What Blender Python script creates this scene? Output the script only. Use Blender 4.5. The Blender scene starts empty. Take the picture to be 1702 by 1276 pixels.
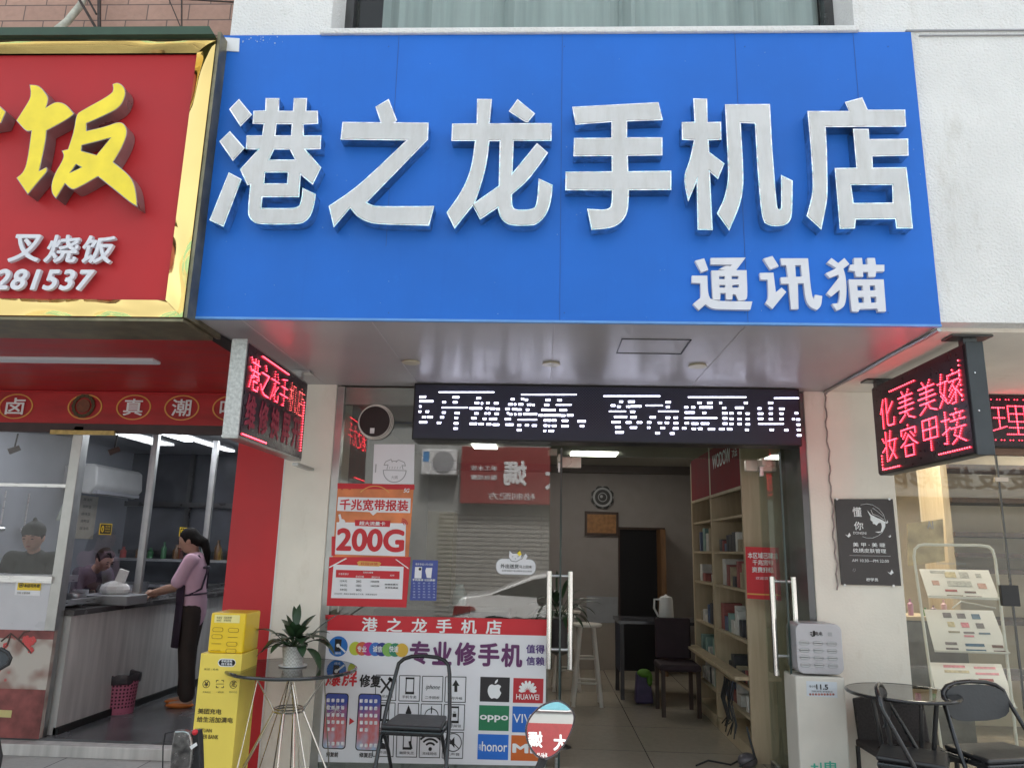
import bpy, bmesh, math, random
from mathutils import Vector, Matrix
random.seed(7)
C = bpy.data.collections.new("scene"); bpy.context.scene.collection.children.link(C)
SC = bpy.context.scene
R = math.radians
# ---------------------------------------------------------------- camera
F, PITCH, YAW, ROLL = 1250.0, .2155, .0425, .0233
CAM = Vector((0, -5.3, 1.5))
_f = Vector((-math.sin(YAW)*math.cos(PITCH), math.cos(YAW)*math.cos(PITCH), math.sin(PITCH)))
_r = Vector((math.cos(YAW), math.sin(YAW), 0)); _u = _r.cross(_f)
RT = math.cos(ROLL)*_r + math.sin(ROLL)*_u; UP = -math.sin(ROLL)*_r + math.cos(ROLL)*_u
cd = bpy.data.cameras.new("camera"); cam = bpy.data.objects.new("camera", cd); C.objects.link(cam)
cd.sensor_width = 36; cd.lens = 36*F/1702; cd.clip_end = 500; cd.clip_start = .05
m = Matrix((RT, UP, -_f)).transposed().to_4x4(); m.translation = CAM; cam.matrix_world = m
SC.camera = cam
# ---------------------------------------------------------------- sky and sun (overcast)
W = bpy.data.worlds.new("World"); SC.world = W; W.use_nodes = True
nt = W.node_tree; bg = nt.nodes["Background"]
sky = nt.nodes.new("ShaderNodeTexSky"); sky.sky_type = 'NISHITA'; sky.sun_disc = False
sky.sun_elevation = R(60); sky.sun_rotation = R(15); sky.dust_density = 3
hs = nt.nodes.new("ShaderNodeHueSaturation"); hs.inputs["Saturation"].default_value = .28
nt.links.new(sky.outputs[0], hs.inputs["Color"]); nt.links.new(hs.outputs[0], bg.inputs[0]); bg.inputs[1].default_value = .15
sl = bpy.data.lights.new("sun", 'SUN'); sun = bpy.data.objects.new("sun", sl); C.objects.link(sun)
sl.energy = 2.6; sl.angle = R(8); sl.color = (1, .96, .9)
sun.rotation_euler = Vector((.14, .52, .95)).to_track_quat('Z', 'Y').to_euler()
VS = SC.view_settings; VS.view_transform = 'Standard'; VS.look = 'None'; VS.gamma = 1; VS.exposure = 1.76
# ---------------------------------------------------------------- geometry helpers
def P(px, py, Y=None, X=None, Z=None):
    d = RT*((px-851)/F) + UP*(-(py-638)/F) + _f
    if Y is not None: t = (Y-CAM.y)/d.y
    elif X is not None: t = (X-CAM.x)/d.x
    else: t = (Z-CAM.z)/d.z
    return CAM + d*t
class MB:
    def __init__(s): s.v = []; s.f = []; s.M = None
    def add(s, vs, fs):
        b = len(s.v)
        s.v += [Vector(v) if s.M is None else s.M @ Vector(v) for v in vs]; s.f += [[b+i for i in f] for f in fs]; return s
    def box(s, x0, x1, y0, y1, z0, z1):
        x0, x1 = min(x0, x1), max(x0, x1); y0, y1 = min(y0, y1), max(y0, y1); z0, z1 = min(z0, z1), max(z0, z1)
        return s.add([(x0,y0,z0),(x1,y0,z0),(x1,y1,z0),(x0,y1,z0),(x0,y0,z1),(x1,y0,z1),(x1,y1,z1),(x0,y1,z1)],
                     [(0,3,2,1),(4,5,6,7),(0,1,5,4),(1,2,6,5),(2,3,7,6),(3,0,4,7)])
    def cbox(s, c, sx, sy, sz): return s.box(c[0]-sx/2, c[0]+sx/2, c[1]-sy/2, c[1]+sy/2, c[2]-sz/2, c[2]+sz/2)
    def prism(s, pts, d):                      # pts 3D loop (ccw seen from the side d points to), pushed back by -d
        n = len(pts); d = Vector(d); a = [Vector(p) for p in pts]
        return s.add(a+[p-d for p in a], [list(range(n)), list(range(2*n-1, n-1, -1))]+[[(i+1) % n, i, n+i, n+(i+1) % n] for i in range(n)])
    def xz(s, pts, Y, t=.004): return s.prism([(p[0], Y, p[1]) for p in pts], (0, -t, 0))
    def pz(s, pts, Y, t=.004): return s.prism([P(p[0], p[1], Y=Y) for p in pts], (0, -t, 0))  # outline given as seen
    def rpx(s, x0, y0, x1, y1, Y, t=.004):     # upright rectangle on a plane parallel to the facade
        a = P(x0, (y0+y1)/2, Y=Y).x; b = P(x1, (y0+y1)/2, Y=Y).x; c = P((x0+x1)/2, y0, Y=Y).z; d = P((x0+x1)/2, y1, Y=Y).z
        return s.box(a, b, Y, Y+t, d, c)
    def tube(s, pts, r, n=8, close=False, cap=True):
        pts = [Vector(p) for p in pts]; rs = r if isinstance(r, (list, tuple)) else [r]*len(pts)
        b = len(s.v); k = len(pts); up = None; vs = []
        for i, p in enumerate(pts):
            if close: t = pts[(i+1) % k]-pts[i-1]
            else: t = pts[min(i+1, k-1)]-pts[max(i-1, 0)]
            t.normalize()
            if up is None: up = t.orthogonal().normalized()
            up = (up-t*up.dot(t)); up = up.normalized() if up.length > 1e-6 else t.orthogonal().normalized()
            w = t.cross(up)
            for j in range(n):
                a = 2*math.pi*j/n; vs.append(p+(up*math.cos(a)+w*math.sin(a))*rs[i])
        fs = []
        for i in range(k if close else k-1):
            i2 = (i+1) % k
            for j in range(n): fs.append((i*n+j, i*n+(j+1) % n, i2*n+(j+1) % n, i2*n+j))
        if cap and not close: fs += [list(range(n-1, -1, -1)), list(range((k-1)*n, k*n))]
        return s.add(vs, fs)
    def lathe(s, prof, c=(0, 0, 0), n=24):     # prof = [(r,z)...]
        vs = []; fs = []
        for r, z in prof:
            for j in range(n):
                a = 2*math.pi*j/n; vs.append((c[0]+r*math.cos(a), c[1]+r*math.sin(a), c[2]+z))
        for i in range(len(prof)-1):
            for j in range(n): fs.append((i*n+j, i*n+(j+1) % n, (i+1)*n+(j+1) % n, (i+1)*n+j))
        fs += [list(range(n-1, -1, -1)), list(range((len(prof)-1)*n, len(prof)*n))]
        return s.add(vs, fs)
    def ball(s, c, rx, ry=None, rz=None, n=12, m=8, M=None):
        ry = ry or rx; rz = rz or rx; vs = []; fs = []; c = Vector(c)
        for i in range(1, m):
            for j in range(n):
                th = math.pi*i/m; a = 2*math.pi*j/n
                q = Vector((rx*math.sin(th)*math.cos(a), ry*math.sin(th)*math.sin(a), rz*math.cos(th)))
                vs.append(c+(M @ q if M else q))
        for i in range(m-2):
            for j in range(n): fs.append((i*n+j, (i+1)*n+j, (i+1)*n+(j+1) % n, i*n+(j+1) % n))
        q = Vector((0, 0, rz)); q = M @ q if M else q; k = len(vs); vs += [c+q, c-q]
        for j in range(n): fs.append((k, j, (j+1) % n)); fs.append((k+1, (m-2)*n+(j+1) % n, (m-2)*n+j))
        return s.add(vs, fs)
    def arc(s, c, r0, r1, a0, a1, Y, n=20, t=.003):   # flat ring sector in the x-z plane
        o = [(c[0]+r1*math.cos(a0+(a1-a0)*i/n), c[1]+r1*math.sin(a0+(a1-a0)*i/n)) for i in range(n+1)]
        q = [(c[0]+r0*math.cos(a0+(a1-a0)*i/n), c[1]+r0*math.sin(a0+(a1-a0)*i/n)) for i in range(n+1)]
        for i in range(n): s.xz([q[i], q[i+1], o[i+1], o[i]], Y, t)
        return s
    def disc(s, c, r, Y, n=24, t=.003, rz=None):
        return s.xz([(c[0]+r*math.cos(2*math.pi*i/n), c[1]+(rz or r)*math.sin(2*math.pi*i/n)) for i in range(n)], Y, t)
def wpos(o):
    v = Vector((0, 0, 0))
    while o is not None: v += o.location; o = o.parent
    return v
def mkobj(name, me, mat, parent=None, bevel=0, smooth=False, label=None):
    o = bpy.data.objects.new(name, me); C.objects.link(o)
    if mat: me.materials.append(mat)
    if parent is not None: o.parent = parent
    if smooth:
        for p in me.polygons: p.use_smooth = True
        try: me.set_sharp_from_angle(angle=R(40))
        except Exception: pass
    if bevel:
        b = o.modifiers.new('bevel', 'BEVEL'); b.width = bevel; b.segments = 2; b.limit_method = 'ANGLE'; b.angle_limit = R(40)
    if label: o['label'] = label
    return o
def part(name, mb, mat, parent=None, bevel=0, smooth=False, label=None, recalc=True):
    me = bpy.data.meshes.new(name); off = wpos(parent) if parent is not None else Vector((0, 0, 0))
    me.from_pydata([tuple(v-off) for v in mb.v], [], mb.f); me.update()
    if recalc:
        b = bmesh.new(); b.from_mesh(me); bmesh.ops.recalc_face_normals(b, faces=b.faces); b.to_mesh(me); b.free()
    return mkobj(name, me, mat, parent, bevel, smooth, label)
def thing(name, label, cat, loc=(0, 0, 0), group=None, rz=0):
    o = bpy.data.objects.new(name, None); C.objects.link(o); o.location = loc; o.rotation_euler = (0, 0, rz)
    o.empty_display_size = .1; o['label'] = label; o['category'] = cat
    if group: o['group'] = group
    return o
def tag(o, label, cat, group=None):
    o['label'] = label; o['category'] = cat
    if group: o['group'] = group
    return o
def struct(name, mb, mat, **k): o = part(name, mb, mat, **k); o['kind'] = 'structure'; return o
def dup(o, loc=None, rz=None, label=None, parent=None):
    c = o.copy(); C.objects.link(c); c.parent = parent
    if loc is not None: c.location = loc
    if rz is not None: c.rotation_euler = (0, 0, rz)
    if label: c['label'] = label
    for ch in list(o.children): dup(ch, parent=c)
    return c
# ---- text -> mesh, fitted in a parallelogram o + u*a + v*b, lifted along n
def text_mesh(s, size=1, shear=0, res=3, space=1):
    c = bpy.data.curves.new('t', 'FONT'); c.body = s; c.size = size; c.resolution_u = res; c.shear = shear; c.space_character = space
    o = bpy.data.objects.new('t', c); C.objects.link(o); bpy.context.view_layer.update()
    m = bpy.data.meshes.new_from_object(o.evaluated_get(bpy.context.evaluated_depsgraph_get()))
    v = [x.co.copy() for x in m.vertices]; f = [list(p.vertices) for p in m.polygons]
    bpy.data.objects.remove(o); bpy.data.curves.remove(c); bpy.data.meshes.remove(m); return v, f
def text_into(mb, s, o, u, v, n, bold=0, t=.0, shear=0, res=3, space=1):
    vs, fs = text_mesh(s, 1, shear, res, space)
    if not vs: return mb
    x0 = min(a.x for a in vs); x1 = max(a.x for a in vs); y0 = min(a.y for a in vs); y1 = max(a.y for a in vs)
    o = Vector(o); u = Vector(u); v = Vector(v); n = Vector(n).normalized()
    sh = [(0, 0)] if not bold else [(0, 0), (bold, 0), (-bold, 0), (0, bold), (0, -bold), (bold*.7, bold*.7), (-bold*.7, -bold*.7), (bold*.7, -bold*.7), (-bold*.7, bold*.7)]
    em = (y1-y0) if y1 > y0 else 1
    for k, (dx, dy) in enumerate(sh):
        b = len(mb.v)
        pts = [o+u*(((a.x+dx-x0))/(x1-x0))+v*((a.y+dy-y0)/em)+n*(t+.00012*k) for a in vs]
        mb.v += pts; mb.f += [[b+i for i in f] for f in fs]
        if t > .003:
            from collections import Counter
            ed = Counter(); dr = {}
            for f in fs:
                for i in range(len(f)):
                    e = (f[i], f[(i+1) % len(f)]); kk = tuple(sorted(e)); ed[kk] += 1; dr[kk] = e
            b2 = len(mb.v); mb.v += [p-n*t for p in pts]
            for kk, c in ed.items():
                if c == 1: a, d = dr[kk]; mb.f.append([b+a, b2+a, b2+d, b+d])
    return mb
def tpx(mb, s, x0, y0, x1, y1, Y, bold=0, t=0, shear=0, res=3, space=1):   # lettering on a facade-parallel plane
    a = P(x0, (y0+y1)/2, Y=Y).x; b = P(x1, (y0+y1)/2, Y=Y).x; c = P((x0+x1)/2, y0, Y=Y).z; d = P((x0+x1)/2, y1, Y=Y).z
    return text_into(mb, s, (a, Y, d), (b-a, 0, 0), (0, 0, c-d), (0, -1, 0), bold, t, shear, res, space)
def outline(name, loops, Y, depth, mat, parent, inset=0, bevel=0):
    """flat channel letter: closed outlines (holes too) on the plane Y, depth metres thick towards the wall"""
    c = bpy.data.curves.new(name, 'CURVE'); c.dimensions = '2D'; c.fill_mode = 'BOTH'; c.extrude = depth/2; c.offset = -inset
    for L in loops:
        sp = c.splines.new('POLY'); sp.points.add(len(L)-1); sp.use_cyclic_u = True
        for i, q in enumerate(L): sp.points[i].co = (q[0], q[1], 0, 1)
    o = bpy.data.objects.new(name, c); C.objects.link(o); bpy.context.view_layer.update()
    me = bpy.data.meshes.new_from_object(o.evaluated_get(bpy.context.evaluated_depsgraph_get()))
    bpy.data.objects.remove(o); bpy.data.curves.remove(c); off = wpos(parent)
    for v in me.vertices: x, z, d = v.co; v.co = Vector((x, Y+depth/2-d, z))-off
    me.name = name; return mkobj(name, me, mat, parent, bevel)
def smoothloop(L, it=1, keep=35):
    """round only the gentle corners of a traced outline"""
    for _ in range(it):
        o = []; n = len(L)
        for i in range(n):
            a, b, c = Vector(L[i-1]), Vector(L[i]), Vector(L[(i+1) % n]); d1 = (b-a); d2 = (c-b)
            ang = math.degrees(d1.angle(d2, 0)) if d1.length and d2.length else 0
            if 2 < ang < keep: o.append(tuple(b-d1*.25)); o.append(tuple(b+d2*.25))
            else: o.append(tuple(b))
        L = o
    return L
# ---------------------------------------------------------------- materials
def M(name, col, rough=.5, metal=0, var=.12, vs=6, bump=0, bs=80, coat=0, emit=None, es=1, spec=None, rvar=.1, stretch=None, alpha=None, det=4):
    m = bpy.data.materials.new(name); m.use_nodes = True; t = m.node_tree; p = t.nodes["Principled BSDF"]; L = t.links.new
    p.inputs["Base Color"].default_value = (*col, 1); p.inputs["Roughness"].default_value = rough; p.inputs["Metallic"].default_value = metal
    if spec is not None: p.inputs["Specular IOR Level"].default_value = spec
    if coat: p.inputs["Coat Weight"].default_value = coat; p.inputs["Coat Roughness"].default_value = .08
    tc = t.nodes.new("ShaderNodeTexCoord"); mp = t.nodes.new("ShaderNodeMapping"); L(tc.outputs["Object"], mp.inputs[0])
    if stretch: mp.inputs["Scale"].default_value = stretch
    if var:
        n = t.nodes.new("ShaderNodeTexNoise"); n.inputs["Scale"].default_value = vs; n.inputs["Detail"].default_value = det; L(mp.outputs[0], n.inputs[0])
        r = t.nodes.new("ShaderNodeValToRGB"); e = r.color_ramp.elements; e[0].position = .3; e[1].position = .7
        e[0].color = (*[c*(1-var) for c in col], 1); e[1].color = (*[min(1, c*(1+var)) for c in col], 1)
        L(n.outputs[0], r.inputs[0]); L(r.outputs[0], p.inputs["Base Color"])
        if rvar:
            q = t.nodes.new("ShaderNodeMapRange"); q.inputs[3].default_value = max(0, rough-rvar); q.inputs[4].default_value = min(1, rough+rvar)
            L(n.outputs[0], q.inputs[0]); L(q.outputs[0], p.inputs["Roughness"])
    if bump:
        n2 = t.nodes.new("ShaderNodeTexNoise"); n2.inputs["Scale"].default_value = bs; n2.inputs["Detail"].default_value = 3; L(mp.outputs[0], n2.inputs[0])
        b = t.nodes.new("ShaderNodeBump"); b.inputs["Strength"].default_value = min(1, bump); b.inputs["Distance"].default_value = .01*max(1, bump)
        L(n2.outputs[0], b.inputs["Height"]); L(b.outputs[0], p.inputs["Normal"])
    if emit: p.inputs["Emission Color"].default_value = (*emit, 1); p.inputs["Emission Strength"].default_value = es
    if alpha is not None: p.inputs["Alpha"].default_value = alpha
    m.diffuse_color = (*col, 1)
    return m
def nodes(m): return m.node_tree.nodes, m.node_tree.links.new, m.node_tree.nodes["Principled BSDF"]
def glass(name, tint=(.93, .95, .93), ior=1.5, rough=0.0, wav=0.0):
    m = bpy.data.materials.new(name); m.use_nodes = True; t = m.node_tree; t.nodes.remove(t.nodes["Principled BSDF"]); L = t.links.new
    tr = t.nodes.new("ShaderNodeBsdfTransparent"); tr.inputs[0].default_value = (*tint, 1)
    gl = t.nodes.new("ShaderNodeBsdfGlossy"); gl.inputs["Roughness"].default_value = rough; gl.inputs[0].default_value = (1, 1, 1, 1)
    fr = t.nodes.new("ShaderNodeFresnel"); fr.inputs[0].default_value = ior; mx = t.nodes.new("ShaderNodeMixShader")
    if wav:
        tc = t.nodes.new("ShaderNodeTexCoord"); n = t.nodes.new("ShaderNodeTexNoise"); n.inputs["Scale"].default_value = 1.3; b = t.nodes.new("ShaderNodeBump")
        b.inputs["Strength"].default_value = wav; b.inputs["Distance"].default_value = .01; L(tc.outputs["Object"], n.inputs[0]); L(n.outputs[0], b.inputs["Height"]); L(b.outputs[0], gl.inputs["Normal"])
    ge = t.nodes.new("ShaderNodeNewGeometry"); sb = t.nodes.new("ShaderNodeMath"); sb.operation = 'SUBTRACT'; sb.inputs[0].default_value = 1; L(ge.outputs["Backfacing"], sb.inputs[1])
    ml = t.nodes.new("ShaderNodeMath"); ml.operation = 'MULTIPLY'; L(fr.outputs[0], ml.inputs[0]); L(sb.outputs[0], ml.inputs[1]); L(ml.outputs[0], mx.inputs[0]); L(tr.outputs[0], mx.inputs[1]); L(gl.outputs[0], mx.inputs[2]); L(mx.outputs[0], t.nodes["Material Output"].inputs[0])
    return m
white = M('white_paint', (.82, .76, .665), .75, var=.07, vs=2.2, bump=.15, bs=60)
stucco = M('stucco', (.76, .745, .72), .9, var=.05, vs=3, bump=1.0, bs=75)
def _stains(mt, dark, lo=.5, sc=(5, 5, .5), ns=2.2):
    N, L, p = nodes(mt)
    tc = N.new("ShaderNodeTexCoord"); mp = N.new("ShaderNodeMapping"); mp.inputs["Scale"].default_value = sc; n = N.new("ShaderNodeTexNoise")
    n.inputs["Scale"].default_value = ns; n.inputs["Detail"].default_value = 8; n.inputs["Roughness"].default_value = .7
    r = N.new("ShaderNodeValToRGB"); r.color_ramp.elements[0].position = lo; r.color_ramp.elements[0].color = (1, 1, 1, 1); r.color_ramp.elements[1].position = .85; r.color_ramp.elements[1].color = (*dark, 1)
    mx = N.new("ShaderNodeMix"); mx.data_type = 'RGBA'; mx.blend_type = 'MULTIPLY'; mx.inputs[0].default_value = 1
    src = p.inputs["Base Color"].links[0].from_socket
    L(tc.outputs["Object"], mp.inputs[0]); L(mp.outputs[0], n.inputs[0]); L(n.outputs[0], r.inputs[0]); L(src, mx.inputs[6]); L(r.outputs[0], mx.inputs[7]); L(mx.outputs[2], p.inputs["Base Color"])
_stains(stucco, (.78, .75, .70), .56, (2, 2, .6), 3); _stains(stucco, (.70, .66, .6), .62, (1, 1, 1), 7); _stains(white, (.80, .76, .70), .56, (2, 2, .8), 2.6); _stains(white, (.62, .55, .45), .66, (1, 1, 1), 9)
blue = M('blue_panel', (.012, .140, .58), .5, var=.10, vs=1.2, spec=.35, bump=.02, bs=3)
_stains(blue, (.86, .90, .94), .55, (9, 9, .35), 2.0); _stains(blue, (1.25, 1.2, 1.1), .58, (1, 1, 1), 16)
red_panel = M('red_panel', (.46, .020, .024), .5, var=.08, vs=1.5, spec=.35)
red_wall = M('red_paint', (.50, .016, .022), .5, var=.1, vs=2, bump=.1, bs=30)
dark_red = M('dark_red_metal', (.40, .015, .017), .4, var=.2, vs=3, bump=.08, bs=6, stretch=(1, 4, 4))
steel = M('polished_steel', (.72, .71, .70), .10, 1, var=.35, vs=22, bump=.45, bs=22)
steel_s = M('smooth_steel', (.82, .80, .77), .16, 1, var=.04, vs=6)
steel_b = M('brushed_steel', (.6, .6, .6), .3, 1, var=.15, vs=10, stretch=(1, 1, 12))
acrylic = M('grey_white_acrylic', (.61, .605, .60), .45, var=.07, vs=5)
foam_white = M('white_letter', (.70, .70, .74), .6, var=.04)
gold = M('gold_mirror', (.80, .60, .22), .045, 1, var=.04, vs=3, bump=.06, bs=3)
_stains(acrylic, (.80, .78, .74), .45, (6, 6, 1.2), 3)
yellow_face = M('yellow_acrylic', (.92, .72, .04), .45, var=.08, vs=9)
green_cap = M('green_flashing', (.035, .075, .045), .6, var=.25, vs=5)
soffit_m = M('soffit_panel', (.42, .40, .405), .32, .05, var=.08, vs=2, bump=.07, bs=2, rvar=.04)
black_m = M('black_metal', (.012, .012, .014), .35, .2, var=.2)
black_pl = M('black_plastic', (.018, .018, .02), .45, var=.2)
rubber = M('rubber', (.015, .015, .015), .8)
alu = M('aluminium', (.42, .42, .41), .35, .9, var=.12, vs=8)
dark_alu = M('dark_aluminium', (.10, .10, .10), .3, .7, var=.15)
grey_pl = M('grey_plastic', (.5, .5, .52), .4, var=.06)
white_pl = M('white_plastic', (.74, .74, .74), .35, var=.05, coat=.2)
yellow_pl = M('yellow_plastic', (.85, .58, .012), .38, var=.05, vs=3, coat=.2)
yellow_bd = M('yellow_board', (.88, .68, .11), .5, var=.06, vs=2.5)
ink = M('black_ink', (.015, .013, .013), .5, var=0)
ink_b = M('brown_ink', (.07, .045, .012), .5, var=0)
ink_w = M('white_ink', (.82, .82, .82), .5, var=0)
ink_g = M('grey_ink', (.35, .35, .36), .5, var=0)
ink_r = M('red_ink', (.58, .02, .03), .5, var=.06)
ink_gold = M('gold_ink', (.70, .36, .08), .4, var=.1)
paper = M('white_film', (.78, .77, .80), .32, var=.04, vs=2, coat=.3, bump=.05, bs=4)
cloth_grey = M('curtain', (.36, .41, .40), .85, var=.1, stretch=(9, 9, .4), vs=3)
pane = glass('window_glass', (.86, .89, .87), 2.05); pane_up = glass('upstairs_glass', (.93, .95, .94), 1.45)
pane_d = glass('door_glass', (.86, .9, .87), 1.8)
pane_s = glass('salon_glass', (.94, .95, .92), 1.75)
pane_k = glass('kitchen_glass', (.90, .90, .92), 1.6)
smoke = glass('smoked_table_glass', (.30, .29, .28), 1.6)
mirror_m = M('mirror', (.56, .60, .60), .01, 1, var=0)
def wood(name, a, b, sc=1.0, rough=.5, axis='z'):
    m = M(name, a, rough, var=0); N, L, p = nodes(m)
    tc = N.new("ShaderNodeTexCoord"); mp = N.new("ShaderNodeMapping"); mp.inputs["Scale"].default_value = (9, 9, .8) if axis == 'z' else (.8, 9, 9)
    n = N.new("ShaderNodeTexNoise"); n.inputs["Scale"].default_value = 3*sc; n.inputs["Detail"].default_value = 8; n.inputs["Distortion"].default_value = .6
    r = N.new("ShaderNodeValToRGB"); r.color_ramp.elements[0].color = (*a, 1); r.color_ramp.elements[1].color = (*b, 1); r.color_ramp.elements[0].position = .3; r.color_ramp.elements[1].position = .75
    L(tc.outputs["Object"], mp.inputs[0]); L(mp.outputs[0], n.inputs[0]); L(n.outputs[0], r.inputs[0]); L(r.outputs[0], p.inputs["Base Color"]); return m
oak = wood('oak_board', (.46, .36, .23), (.58, .47, .32))
dark_wood = wood('dark_wood', (.025, .012, .008), (.06, .03, .02))
def brick(name, c1, c2, mort, w, h, ms=.008, rough=.6, bump=.5, axes='xz', off=.5, noise=1.0):
    m = M(name, c1, rough, var=0); N, L, p = nodes(m)
    tc = N.new("ShaderNodeTexCoord"); sp = N.new("ShaderNodeSeparateXYZ"); cb = N.new("ShaderNodeCombineXYZ"); L(tc.outputs["Object"], sp.inputs[0])
    L(sp.outputs['xyz'.index(axes[0])], cb.inputs[0]); L(sp.outputs['xyz'.index(axes[1])], cb.inputs[1])
    b = N.new("ShaderNodeTexBrick"); b.offset = off; b.inputs["Scale"].default_value = 1; b.inputs["Brick Width"].default_value = w; b.inputs["Row Height"].default_value = h
    b.inputs["Mortar Size"].default_value = ms; b.inputs["Color1"].default_value = (*c1, 1); b.inputs["Color2"].default_value = (*c2, 1); b.inputs["Mortar"].default_value = (*mort, 1); b.inputs["Mortar Smooth"].default_value = .2
    L(cb.outputs[0], b.inputs[0])
    n = N.new("ShaderNodeTexNoise"); n.inputs["Scale"].default_value = 28; n.inputs["Detail"].default_value = 4; L(tc.outputs["Object"], n.inputs[0])
    ad = N.new("ShaderNodeMath"); ad.operation = 'MULTIPLY_ADD'; ad.inputs[1].default_value = -1.4; L(b.outputs["Fac"], ad.inputs[0])
    nm = N.new("ShaderNodeMath"); nm.operation = 'MULTIPLY'; nm.inputs[1].default_value = noise; L(n.outputs[0], nm.inputs[0]); L(nm.outputs[0], ad.inputs[2])
    bp = N.new("ShaderNodeBump"); bp.inputs["Strength"].default_value = bump; bp.inputs["Distance"].default_value = .012
    L(ad.outputs[0], bp.inputs["Height"]); L(bp.outputs[0], p.inputs["Normal"])
    mx = N.new("ShaderNodeMix"); mx.data_type = 'RGBA'; mx.blend_type = 'MULTIPLY'; mx.inputs[0].default_value = .25
    L(b.outputs[0], mx.inputs[6]); L(n.outputs[0], mx.inputs[7]); L(mx.outputs[2], p.inputs["Base Color"]); return m
pink_tile = brick('pink_tile', (.50, .29, .215), (.43, .245, .18), (.17, .11, .09), .26, .11, .004, noise=.8)
floor_t = brick('floor_tile', (.46, .40, .32), (.43, .37, .30), (.16, .13, .11), .8, .8, .004, .14, .05, 'xy', 0, .1)
pave_t = brick('paving', (.46, .46, .44), (.40, .40, .38), (.16, .16, .16), .6, .3, .006, .8, .3, 'xy')
asphalt = M('asphalt', (.14, .14, .138), .9, var=.25, vs=3, bump=.6, bs=150)
dark_floor = M('dark_floor', (.10, .10, .105), .25, var=.3, vs=3, bump=.1, bs=6)
conc = M('streaked_panel', (.50, .48, .46), .5, var=.2, vs=2.5, stretch=(6, 6, .5), bump=.1, bs=10)
lamp_w = M('lamp_panel', (.9, .9, .85), .5, var=0, emit=(1, .97, .88), es=4.5)
lamp_c = M('lamp_panel_cool', (.9, .9, .9), .5, var=0, emit=(.9, .95, 1), es=5)
lamp_warm = M('lamp_panel_warm', (.9, .85, .7), .5, var=0, emit=(1, .93, .82), es=6)
tube_m = M('tube_lamp', (.42, .42, .44), .5, var=0, emit=(.95, .97, 1), es=.02)
led_w = M('white_led', (.8, .8, .9), .5, var=0, emit=(.80, .82, 1), es=3.2)
led_r = M('red_led', (.6, .02, .03), .5, var=0, emit=(1, .03, .06), es=3.2)
led_rp = M('red_led_core', (.6, .2, .2), .5, var=0, emit=(1, .10, .10), es=3.6)
led_dim = M('dim_red_led', (.20, .02, .04), .5, var=.3, vs=60, emit=(.5, .02, .06), es=.03)
led_board = M('led_board', (.010, .010, .022), .35, var=.3, vs=30)
def _grid(m, pitch, c1, c2):
    N, L, p = nodes(m); tc = N.new("ShaderNodeTexCoord"); s = N.new("ShaderNodeSeparateXYZ"); L(tc.outputs["Object"], s.inputs[0]); o = []
    for k in (0, 2):
        a = N.new("ShaderNodeMath"); a.operation = 'MULTIPLY'; a.inputs[1].default_value = 2*math.pi/pitch; b = N.new("ShaderNodeMath"); b.operation = 'SINE'
        L(s.outputs[k], a.inputs[0]); L(a.outputs[0], b.inputs[0]); o.append(b)
    q = N.new("ShaderNodeMath"); q.operation = 'MULTIPLY'; L(o[0].outputs[0], q.inputs[0]); L(o[1].outputs[0], q.inputs[1])
    r = N.new("ShaderNodeValToRGB"); r.color_ramp.elements[0].position = .2; r.color_ramp.elements[0].color = (*c1, 1); r.color_ramp.elements[1].position = .8; r.color_ramp.elements[1].color = (*c2, 1)
    L(q.outputs[0], r.inputs[0]); L(r.outputs[0], p.inputs["Base Color"])
led_matrix = M('led_matrix', (.02, .02, .05), .4, var=0); _grid(led_matrix, .02, (.010, .011, .030), (.05, .055, .10))
led_board_r = M('led_board_red', (.022, .006, .014), .3, var=.3, vs=30)
# ================================================================ ground
GL = .02                       # glazing plane of the phone shop
g = MB().box(-60, 60, -5.75, .30, -.5, 0); struct('pavement', g, pave_t)
g = MB().box(-60, 60, -60, -5.9, -.6, -.35); struct('road', g, asphalt)
g = MB().box(-60, 60, -5.9, -5.75, -.5, .012); struct('kerb', g, conc)
g = MB().box(-1.47, 2.43, .30, 4.8, -.3, .05); struct('shop_floor', g, floor_t)
g = MB().box(-7, -2.12, .42, 5.6, -.3, .09); struct('restaurant_floor', g, dark_floor)
g = MB().box(-7, -2.17, .30, .42, -.2, .075); struct('doorstep', g, conc, bevel=.006)
g = MB().box(2.43, 6.5, .30, 4.8, -.3, .05); struct('salon_floor', g, floor_t)
g = MB().box(-60, -7, .30, 40, -.6, -.02).box(6.5, 60, .30, 40, -.6, -.02).box(-7, 6.5, 5.6, 40, -.6, -.02); struct('ground', g, asphalt)
# ================================================================ white building over the shop
XL = P(387, 20, Y=-1.6).x; XS1 = 1.979; ZS0, ZS1 = 2.637, 4.305
wb = thing('white_building', 'white rough plastered building carrying the blue sign, with a curtained window above it', 'building', (0, 0, 0))
wx0 = P(552, 20, Y=-1.6).x; wx1 = P(1418, 20, Y=-1.6).x; zs = P(980, 52, Y=-1.6).z
g = MB().box(XL, wx0, -1.6, -1.2, 4.2, 6.6).box(wx1, XS1, -1.6, -1.2, 4.2, 6.6).box(wx0, wx1, -1.6, -1.2, 4.2, zs-.04).box(XS1, 6.5, -1.6, -1.2, 2.66, 6.6).box(wx0, wx1, -1.6, -1.2, 5.9, 9.2).box(XL, wx0, -1.6, -1.2, 6.6, 9.2).box(wx1, 6.5, -1.6, -1.2, 6.6, 9.2)
part('upper_wall', g, stucco, wb)
g = MB().box(wx0-.05, wx1+.01, -1.64, -1.28, zs-.035, zs); part('sill', g, stucco, wb, bevel=.008)
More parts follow.
